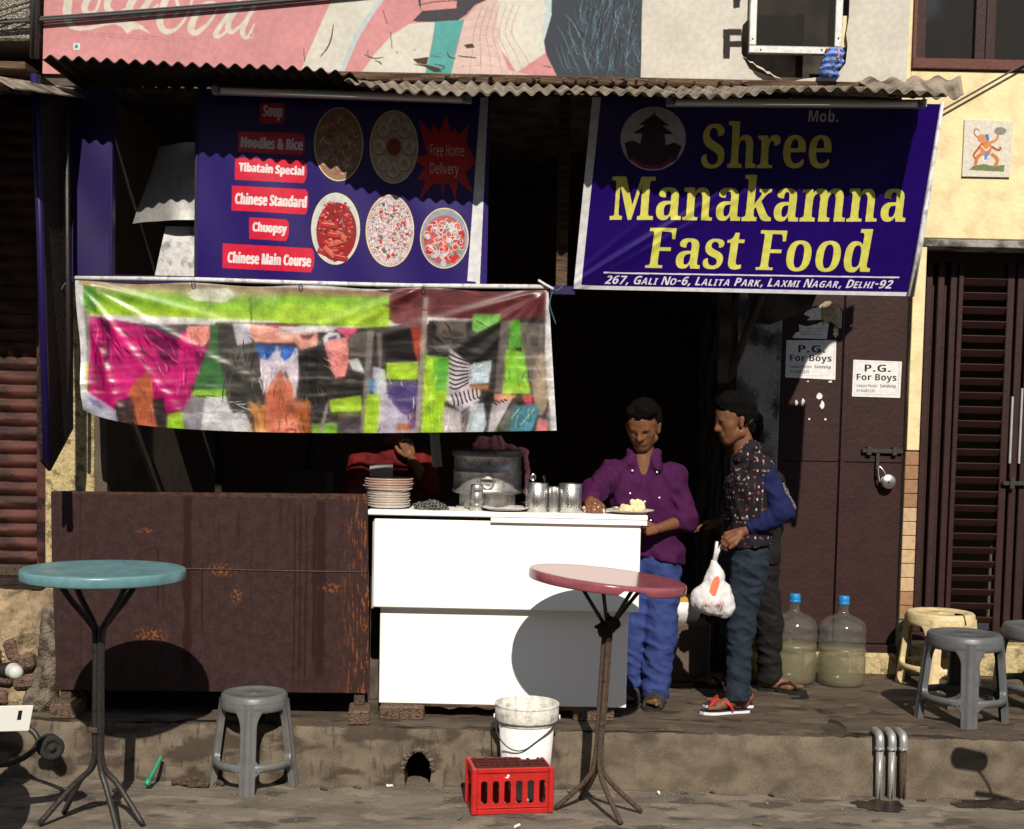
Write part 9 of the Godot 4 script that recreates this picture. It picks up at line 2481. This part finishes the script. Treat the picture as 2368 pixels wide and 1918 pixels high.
func build_people() -> void:
	var Y := 0.28
	# man at the right end of the counter
	var purple := mat(Color(0.062, 0.0075, 0.06), 0.85, T.weave, 3.0, T.pale, 2.0, 0.15)
	var jeans := mat(Color(0.04, 0.062, 0.225), 0.9, T.pale, 2.2, T.weave, 7.0, 0.12)
	var J := {"floor": Y, "pelvis": Vector3(0.722, 1.04, -0.68), "chest": Vector3(0.675, 1.37, -0.66), "neck": Vector3(0.672, 1.55, -0.645), "head": Vector3(0.665, 1.725, -0.60), "face": Vector3(-0.28, -0.42, 0.9),
		"shl": Vector3(0.515, 1.475, -0.64), "ell": Vector3(0.415, 1.40, -0.47), "wrl": Vector3(0.385, 1.362, -0.315), "shr": Vector3(0.83, 1.465, -0.65), "elr": Vector3(0.905, 1.25, -0.62), "wrr": Vector3(0.745, 1.212, -0.49),
		"hil": Vector3(0.65, 0.98, -0.69), "knl": Vector3(0.655, 0.67, -0.67), "anl": Vector3(0.64, 0.375, -0.69), "hir": Vector3(0.792, 0.98, -0.67), "knr": Vector3(0.786, 0.65, -0.61), "anr": Vector3(0.765, 0.37, -0.6)}
	J.hands = [[Vector3(0.385, 1.36, -0.31), Vector3(0.12, -0.28, 0.8), Vector3(0.1, -1.0, -0.2), 1.0, 0.35], [Vector3(0.745, 1.212, -0.49), Vector3(-0.85, -0.05, 0.45), Vector3(0.1, 0.75, 0.6), 1.0, 0.65]]
	J.feet = [[Vector3(0.665, Y + 0.022, -0.73), Vector3(-0.25, 0, 1.0), 1.0], [Vector3(0.795, Y + 0.022, -0.65), Vector3(-0.35, 0, 1.0), -1.0]]
	var man := person("man in purple shirt and blue jeans reaching across the white counter", J, {"shirt": purple, "trousers": jeans, "hem": 1.05, "hem_tilt": Vector3(-0.22, -1, 0), "sleeves": [0.85, 0.22], "loose": 0.02, "wrinkle": 0.016, "wide": 0.018,
		"carve": [[Vector3(0.668, 1.58, -0.55), 0.055, Vector3(0.672, 1.5, -0.535), 0.045, true], [Vector3(0.672, 1.5, -0.535), 0.042, Vector3(0.676, 1.36, -0.525), 0.006, true]],
		"collar": [[Vector3(0.61, 1.585, -0.64), 0.02, Vector3(0.60, 1.535, -0.575), 0.014], [Vector3(0.735, 1.585, -0.64), 0.02, Vector3(0.745, 1.53, -0.575), 0.014]]})
	for b in [[0.678, 1.345, -0.537], [0.602, 1.385, -0.545], [0.752, 1.365, -0.545], [0.612, 1.50, -0.562], [0.738, 1.495, -0.56]]:
		put(man, "button", soft([[Vector3(b[0], b[1], b[2]), 0.0055, Vector3(b[0], b[1], b[2] - 0.02), 0.0055]], 0.003, 0.002), M.white_paint)
	for k in 2:
		var ft: Array = J.feet[k]
		var d: Vector3 = ft[1].normalized()
		var x := Transform3D(Basis(d.cross(Vector3.UP), Vector3.UP, -d), Vector3(ft[0].x, Y, ft[0].z))
		sandal(man, x, mat(Color(0.02, 0.018, 0.018), 0.7), mat(Color(0.02, 0.018, 0.018), 0.6), false)
	single("spoon", "thin pale spoon in the man's left hand", "spoon", bar([Vector3(0.66, 1.235, -0.43), Vector3(0.70, 1.262, -0.405)], [0.006, 0.002], 6), M.chrome)
	# boy in profile with a bag
	var dots := Image.create(128, 128, false, Image.FORMAT_RGB8)
	dots.fill(Color(0.012, 0.01, 0.014).linear_to_srgb())
	rng.seed = 60
	for i in 26:
		var c := [Color(0.55, 0.1, 0.12), Color(0.6, 0.55, 0.5), Color(0.6, 0.12, 0.16), Color(0.5, 0.42, 0.4)][i % 4] as Color
		var px := (i % 5) * 26 + rng.randi_range(0, 14)
		var py := (i / 5) * 24 + rng.randi_range(0, 14)
		dots.fill_rect(Rect2i(px, py, 5, 8 if i % 2 else 5), c.linear_to_srgb())
	var dotted := mat(Color(0.9, 0.9, 0.9), 0.85, ImageTexture.create_from_image(dots), 5.2)
	var navy := mat(Color(0.011, 0.015, 0.08), 0.85, T.weave, 4.0, T.pale, 2.0, 0.15)
	var slate := mat(Color(0.02, 0.03, 0.046), 0.9, T.pale, 2.4, T.weave, 7.0, 0.15)
	J = {"floor": Y, "pelvis": Vector3(1.2, 1.1, -0.52), "chest": Vector3(1.2, 1.41, -0.51), "neck": Vector3(1.185, 1.595, -0.505), "head": Vector3(1.12, 1.765, -0.5), "face": Vector3(-1.0, -0.22, 0.18),
		"shl": Vector3(1.215, 1.53, -0.64), "ell": Vector3(1.23, 1.27, -0.69), "wrl": Vector3(1.16, 1.06, -0.66), "shr": Vector3(1.245, 1.53, -0.4), "elr": Vector3(1.345, 1.315, -0.36), "wrr": Vector3(1.155, 1.215, -0.37),
		"hil": Vector3(1.185, 1.04, -0.585), "knl": Vector3(1.165, 0.71, -0.585), "anl": Vector3(1.205, 0.375, -0.585), "hir": Vector3(1.205, 1.04, -0.455), "knr": Vector3(1.175, 0.71, -0.46), "anr": Vector3(1.165, 0.375, -0.45)}
	J.hands = [[Vector3(1.155, 1.215, -0.37), Vector3(-0.8, -0.35, 0.0), Vector3(-0.3, -0.75, -0.45), 1.0, 0.75], [Vector3(1.16, 1.06, -0.66), Vector3(-0.2, -0.95, 0.1), Vector3(0.1, 0.0, -0.9), -1.0, 0.5]]
	J.feet = [[Vector3(1.25, Y + 0.02, -0.6), Vector3(-1, 0, 0.12), 1.0], [Vector3(1.205, Y + 0.02, -0.475), Vector3(-1, 0, 0.28), -1.0]]
	var boy := person("boy in dotted shirt with navy sleeves holding a white plastic bag", J, {"shirt": dotted, "sleeve_mat": navy, "trousers": slate, "hem": 1.135, "hem_tilt": Vector3(0.1, -1, 0), "sleeves": [0.9, 0.72], "loose": 0.012, "wide": 0.004, "trouser_end": 0.07,
		"collar": [[Vector3(1.2, 1.63, -0.45), 0.02, Vector3(1.13, 1.575, -0.44), 0.014], [Vector3(1.22, 1.635, -0.56), 0.02, Vector3(1.2, 1.64, -0.46), 0.02]]})
	var white := mat(Color(0.6, 0.6, 0.62), 0.6)
	var red := mat(Color(0.42, 0.02, 0.025), 0.5)
	for k in 2:
		var ft: Array = J.feet[k]
		var d: Vector3 = ft[1].normalized()
		sandal(boy, Transform3D(Basis(d.cross(Vector3.UP), Vector3.UP, -d), Vector3(ft[0].x, Y, ft[0].z)), white, red, true)
	# plastic bag
	var pr := Image.create(128, 128, false, Image.FORMAT_RGB8)
	pr.fill(Color(0.86, 0.84, 0.86))
	var bag := thing("plastic_bag", "white plastic bag with red print hanging from the boy's hand", "bag", Vector3(1.02, 0.79, -0.42))
	var bm := mat(Color(0.66, 0.64, 0.66), 0.35, T.pale, 3.0)
	bm.backlight_enabled = true
	bm.backlight = Color(0.3, 0.3, 0.3)
	put(bag, "bag", soft([[Vector3(1.02, 1.05, -0.42), 0.018, Vector3(1.03, 0.98, -0.42), 0.042], [Vector3(1.03, 0.98, -0.42), 0.042, Vector3(1.01, 0.88, -0.42), 0.072], [Vector3(0.985, 0.87, -0.42), 0.065, Vector3(1.065, 0.845, -0.43), 0.06], [Vector3(1.0, 0.86, -0.41), 0.066, Vector3(1.075, 0.83, -0.43), 0.05], [Vector3(0.955, 0.87, -0.42), 0.042, Vector3(0.945, 0.845, -0.42), 0.03], [Vector3(1.09, 0.82, -0.43), 0.04, Vector3(1.07, 0.9, -0.43), 0.05]], 0.0055, 0.03, 0.0075, 17.0), bm)
	for s in [[Vector3(1.03, 1.16, -0.4), Vector3(1.025, 1.1, -0.405)], [Vector3(1.06, 1.155, -0.4), Vector3(1.035, 1.1, -0.41)]]:
		put(bag, "handle", bar([s[0], s[1], Vector3(1.02, 1.04, -0.42)], [0.008, 0.009, 0.013], 8), bm)
	var ink := mat(Color(0.62, 0.14, 0.07), 0.6)
	put(bag, "printed_shape", sheet(4, 10, func(u: float, v: float) -> Vector3:
		var c := Vector3(0.998 + 0.035 * v, 0.875 + 0.115 * v, 0)
		var x := (u - 0.5) * 0.036 * sqrt(maxf(0.02, 1.0 - pow(v * 2.0 - 1.0, 4.0)))
		return Vector3(c.x + x, c.y - x * 0.3, -0.338 - 0.022 * v - 0.5 * pow(x, 2.0) - 0.006 * absf(u - 0.5))), ink)
	rng.seed = 15
	for i in 9:
		var x := 0.955 + i * 0.0125
		put(bag, "printed_stroke", bar(bent([Vector3(x, 0.845 - i * 0.001, -0.351 + 0.004 * absf(i - 4)), Vector3(x + 0.006, 0.856 + rng.randf() * 0.012, -0.35 + 0.004 * absf(i - 4)), Vector3(x + 0.01, 0.843, -0.35 + 0.004 * absf(i - 4))], 3), 0.0018, 4), mat(Color(0.6, 0.2, 0.26), 0.6))
	# person in black behind the boy
	var black := mat(Color(0.012, 0.011, 0.012), 0.8, T.weave, 4.0)
	J = {"floor": Y, "pelvis": Vector3(1.34, 1.02, -1.02), "chest": Vector3(1.36, 1.32, -1.02), "neck": Vector3(1.3, 1.53, -1.02), "head": Vector3(1.25, 1.70, -1.03), "face": Vector3(-0.8, -0.1, -0.6),
		"shl": Vector3(1.35, 1.43, -1.18), "ell": Vector3(1.3, 1.2, -1.2), "wrl": Vector3(1.15, 1.2, -1.1), "shr": Vector3(1.39, 1.44, -0.88), "elr": Vector3(1.455, 1.30, -0.86), "wrr": Vector3(1.27, 1.16, -0.86),
		"hil": Vector3(1.33, 0.97, -1.09), "knl": Vector3(1.26, 0.66, -1.08), "anl": Vector3(1.25, 0.37, -1.05), "hir": Vector3(1.36, 0.97, -0.96), "knr": Vector3(1.42, 0.67, -0.98), "anr": Vector3(1.44, 0.39, -1.02)}
	J.hands = [[J.wrl, Vector3(-0.9, 0, 0.1), Vector3(0, -1, 0), 1.0, 0.5], [J.wrr, Vector3(-0.9, 0.1, -0.2), Vector3(0, -0.5, -0.8), 1.0, 0.5]]
	J.feet = [[Vector3(1.27, Y + 0.02, -1.05), Vector3(-1, 0, -0.2), 1.0], [Vector3(1.41, Y + 0.02, -1.03), Vector3(1.0, 0, 0.35), -1.0]]
	var mesh_tex := noise_tex(90, 0.14, [[0.42, 0.08], [0.55, 1.0]], 1, 0.0, FastNoiseLite.TYPE_CELLULAR, 256)
	var p3 := person("person in black clothes standing hidden behind the boy", J, {"shirt": black, "sleeve_mat": mat(Color(0.4, 0.4, 0.42), 0.8, mesh_tex, 6.0), "trousers": black, "hem": 1.0, "sleeves": [0.8, 0.5], "loose": 0.02, "wide": 0.01})
	for k in 2:
		var ft: Array = J.feet[k]
		var d: Vector3 = ft[1].normalized()
		sandal(p3, Transform3D(Basis(d.cross(Vector3.UP), Vector3.UP, -d), Vector3(ft[0].x, Y, ft[0].z)), M.black, M.black, true)
	# vendor in the dark kitchen
	var redshirt := mat(Color(0.19, 0.012, 0.014), 0.85, T.weave, 4.0, T.mottle, 2.0)
	J = {"floor": Y, "pelvis": Vector3(-0.67, 1.05, -1.25), "chest": Vector3(-0.67, 1.4, -1.2), "neck": Vector3(-0.67, 1.58, -1.18), "head": Vector3(-0.66, 1.76, -1.14), "face": Vector3(0.15, -0.25, 1.0),
		"shl": Vector3(-0.84, 1.5, -1.18), "ell": Vector3(-0.9, 1.32, -1.04), "wrl": Vector3(-0.74, 1.36, -0.94), "shr": Vector3(-0.5, 1.5, -1.18), "elr": Vector3(-0.46, 1.38, -1.02), "wrr": Vector3(-0.56, 1.52, -1.08),
		"hil": Vector3(-0.74, 1.0, -1.25), "knl": Vector3(-0.75, 0.68, -1.22), "anl": Vector3(-0.75, 0.36, -1.25), "hir": Vector3(-0.6, 1.0, -1.25), "knr": Vector3(-0.59, 0.68, -1.22), "anr": Vector3(-0.59, 0.36, -1.25)}
	J.hands = [[J.wrl, Vector3(0.9, 0.0, 0.2), Vector3(0, -1, 0.1), 1.0, 0.4], [J.wrr, Vector3(-0.3, 0.9, 0.1), Vector3(-0.5, 0, -0.8), 1.0, 0.5]]
	J.feet = [[Vector3(-0.75, Y + 0.005, -1.3), Vector3(0, 0, 1), 1.0], [Vector3(-0.59, Y + 0.005, -1.3), Vector3(0, 0, 1), -1.0]]
	var v := person("vendor in red shirt standing in the dark kitchen behind the plates", J, {"shirt": redshirt, "trousers": black, "hem": 0.98, "sleeves": [0.0, 0.0], "loose": 0.02, "wide": 0.01})
	put(v, "chest_print", sheet(6, 4, func(a: float, b: float) -> Vector3: return Vector3(-0.79 + 0.13 * a, 1.42 + 0.07 * b, -1.073 - 0.02 * pow(a - 0.8, 2.0))), mat(Color(0.4, 0.38, 0.36), 0.8))

func sandal(parent: Node3D, x: Transform3D, sole: Material, strap: Material, thong: bool) -> void:
	var outline := PackedVector2Array()
	for p in [[0.0, -0.03], [0.028, -0.02], [0.036, 0.03], [0.034, 0.09], [0.046, 0.15], [0.048, 0.19], [0.034, 0.228], [0.008, 0.24], [-0.022, 0.23], [-0.042, 0.2], [-0.046, 0.16], [-0.036, 0.09], [-0.036, 0.03], [-0.028, -0.02]]: outline.append(Vector2(p[0], p[1]))
	var st := tool()
	extrude(st, outline, x * Transform3D(Basis(Vector3.RIGHT, Vector3.FORWARD, Vector3.UP), Vector3(0, 0.017, 0)), 0.016)
	var so := put(parent, "sole", done(st), sole)
	if thong:
		st = tool()
		extrude(st, outline, x * Transform3D(Basis(Vector3.RIGHT, Vector3.FORWARD, Vector3.UP), Vector3(0, 0.0205, 0)), 0.0033)
		put(so, "footbed", done(st), mat(Color(0.02, 0.022, 0.07), 0.7) if strap != M.black else M.black)
		for s in [-1.0, 1.0]:
			put(parent, "strap", bar(bent([x * Vector3(0.012, 0.022, -0.195), x * Vector3(0.02 + s * 0.012, 0.06, -0.15), x * Vector3(s * 0.042, 0.056, -0.105), x * Vector3(s * 0.042, 0.02, -0.08)]), 0.0075, 6), strap)
	else:
		for q in [[-0.17, 0.05, 0.012], [-0.145, 0.06, 0.012], [-0.115, 0.07, 0.012]]:
			put(parent, "strap", bar(bent([x * Vector3(-0.045, 0.012, q[0]), x * Vector3(-0.035, q[1], q[0] + 0.01), x * Vector3(0.0, q[1] + 0.014, q[0] + 0.014), x * Vector3(0.035, q[1], q[0] + 0.01), x * Vector3(0.045, 0.012, q[0])]), q[2], 6), strap)
		put(parent, "buckle", soft([[x * Vector3(0.04, 0.035, -0.12), 0.016, x * Vector3(0.04, 0.035, -0.07), 0.018]], 0.006, 0.006), mat(Color(0.3, 0.3, 0.3), 0.5))

func _ready() -> void:
	# camera
	var cam := Camera3D.new()
	cam.name = "camera"
	cam.projection = Camera3D.PROJECTION_FRUSTUM
	cam.near = 0.05
	cam.far = 200.0
	cam.size = 2.0 * 0.05 * 0.32148
	cam.frustum_offset = Vector2(0, 0.05 * 0.06783)
	cam.position = Vector3(0, 1.73, 6.03)
	cam.rotation_degrees = Vector3(-3.5, 0, 1.2)
	add_child(cam)
	cam.current = true
	# sky and exposure
	var env := Environment.new()
	env.background_mode = Environment.BG_SKY
	var sky := ProceduralSkyMaterial.new()
	sky.sky_top_color = Color(0.34, 0.4, 0.5).linear_to_srgb()
	sky.sky_horizon_color = Color(0.58, 0.58, 0.57).linear_to_srgb()
	sky.sky_curve = 0.15
	sky.ground_bottom_color = Color(0.05, 0.045, 0.04).linear_to_srgb()
	sky.ground_horizon_color = Color(0.12, 0.11, 0.1).linear_to_srgb()
	sky.sun_angle_max = 2.0
	env.sky = Sky.new()
	env.sky.sky_material = sky
	env.background_energy_multiplier = 1.0
	env.tonemap_mode = Environment.TONE_MAPPER_LINEAR
	env.tonemap_exposure = 1.2
	env.sdfgi_enabled = true
	env.ssao_enabled = true
	env.ssil_enabled = true
	var we := WorldEnvironment.new()
	we.environment = env
	add_child(we)
	# sun: behind the camera, a little to the right, 37.5 degrees high
	var sun := DirectionalLight3D.new()
	sun.name = "sun"
	sun.light_energy = 1.6
	sun.light_color = Color(1.0, 0.96, 0.89)
	sun.light_angular_distance = 0.5
	sun.shadow_enabled = true
	add_child(sun)
	sun.look_at_from_position(Vector3(0.115, 0.785, 1.0) * 10.0, Vector3.ZERO)
	make_materials()
	build_ground()
	build_gravel()
	build_left_shop()
	build_right_building()
	build_opposite_side()
	build_upper()
	build_awnings()
	build_signs()
	build_banner()
	build_kitchen()
	build_cables()
	build_notices()
	build_counter_things()
	build_tables()
	build_stools()
	build_street_things()
	build_people()
	motorcycle("motorcycle at the left edge with white plate and round guard roller", Vector3(-2.215, 0, 0.95), 0.62, false)
	motorcycle("motorcycle outside the right edge whose shadow falls on the ground", Vector3(2.7, 0, 1.6), -0.08, true)
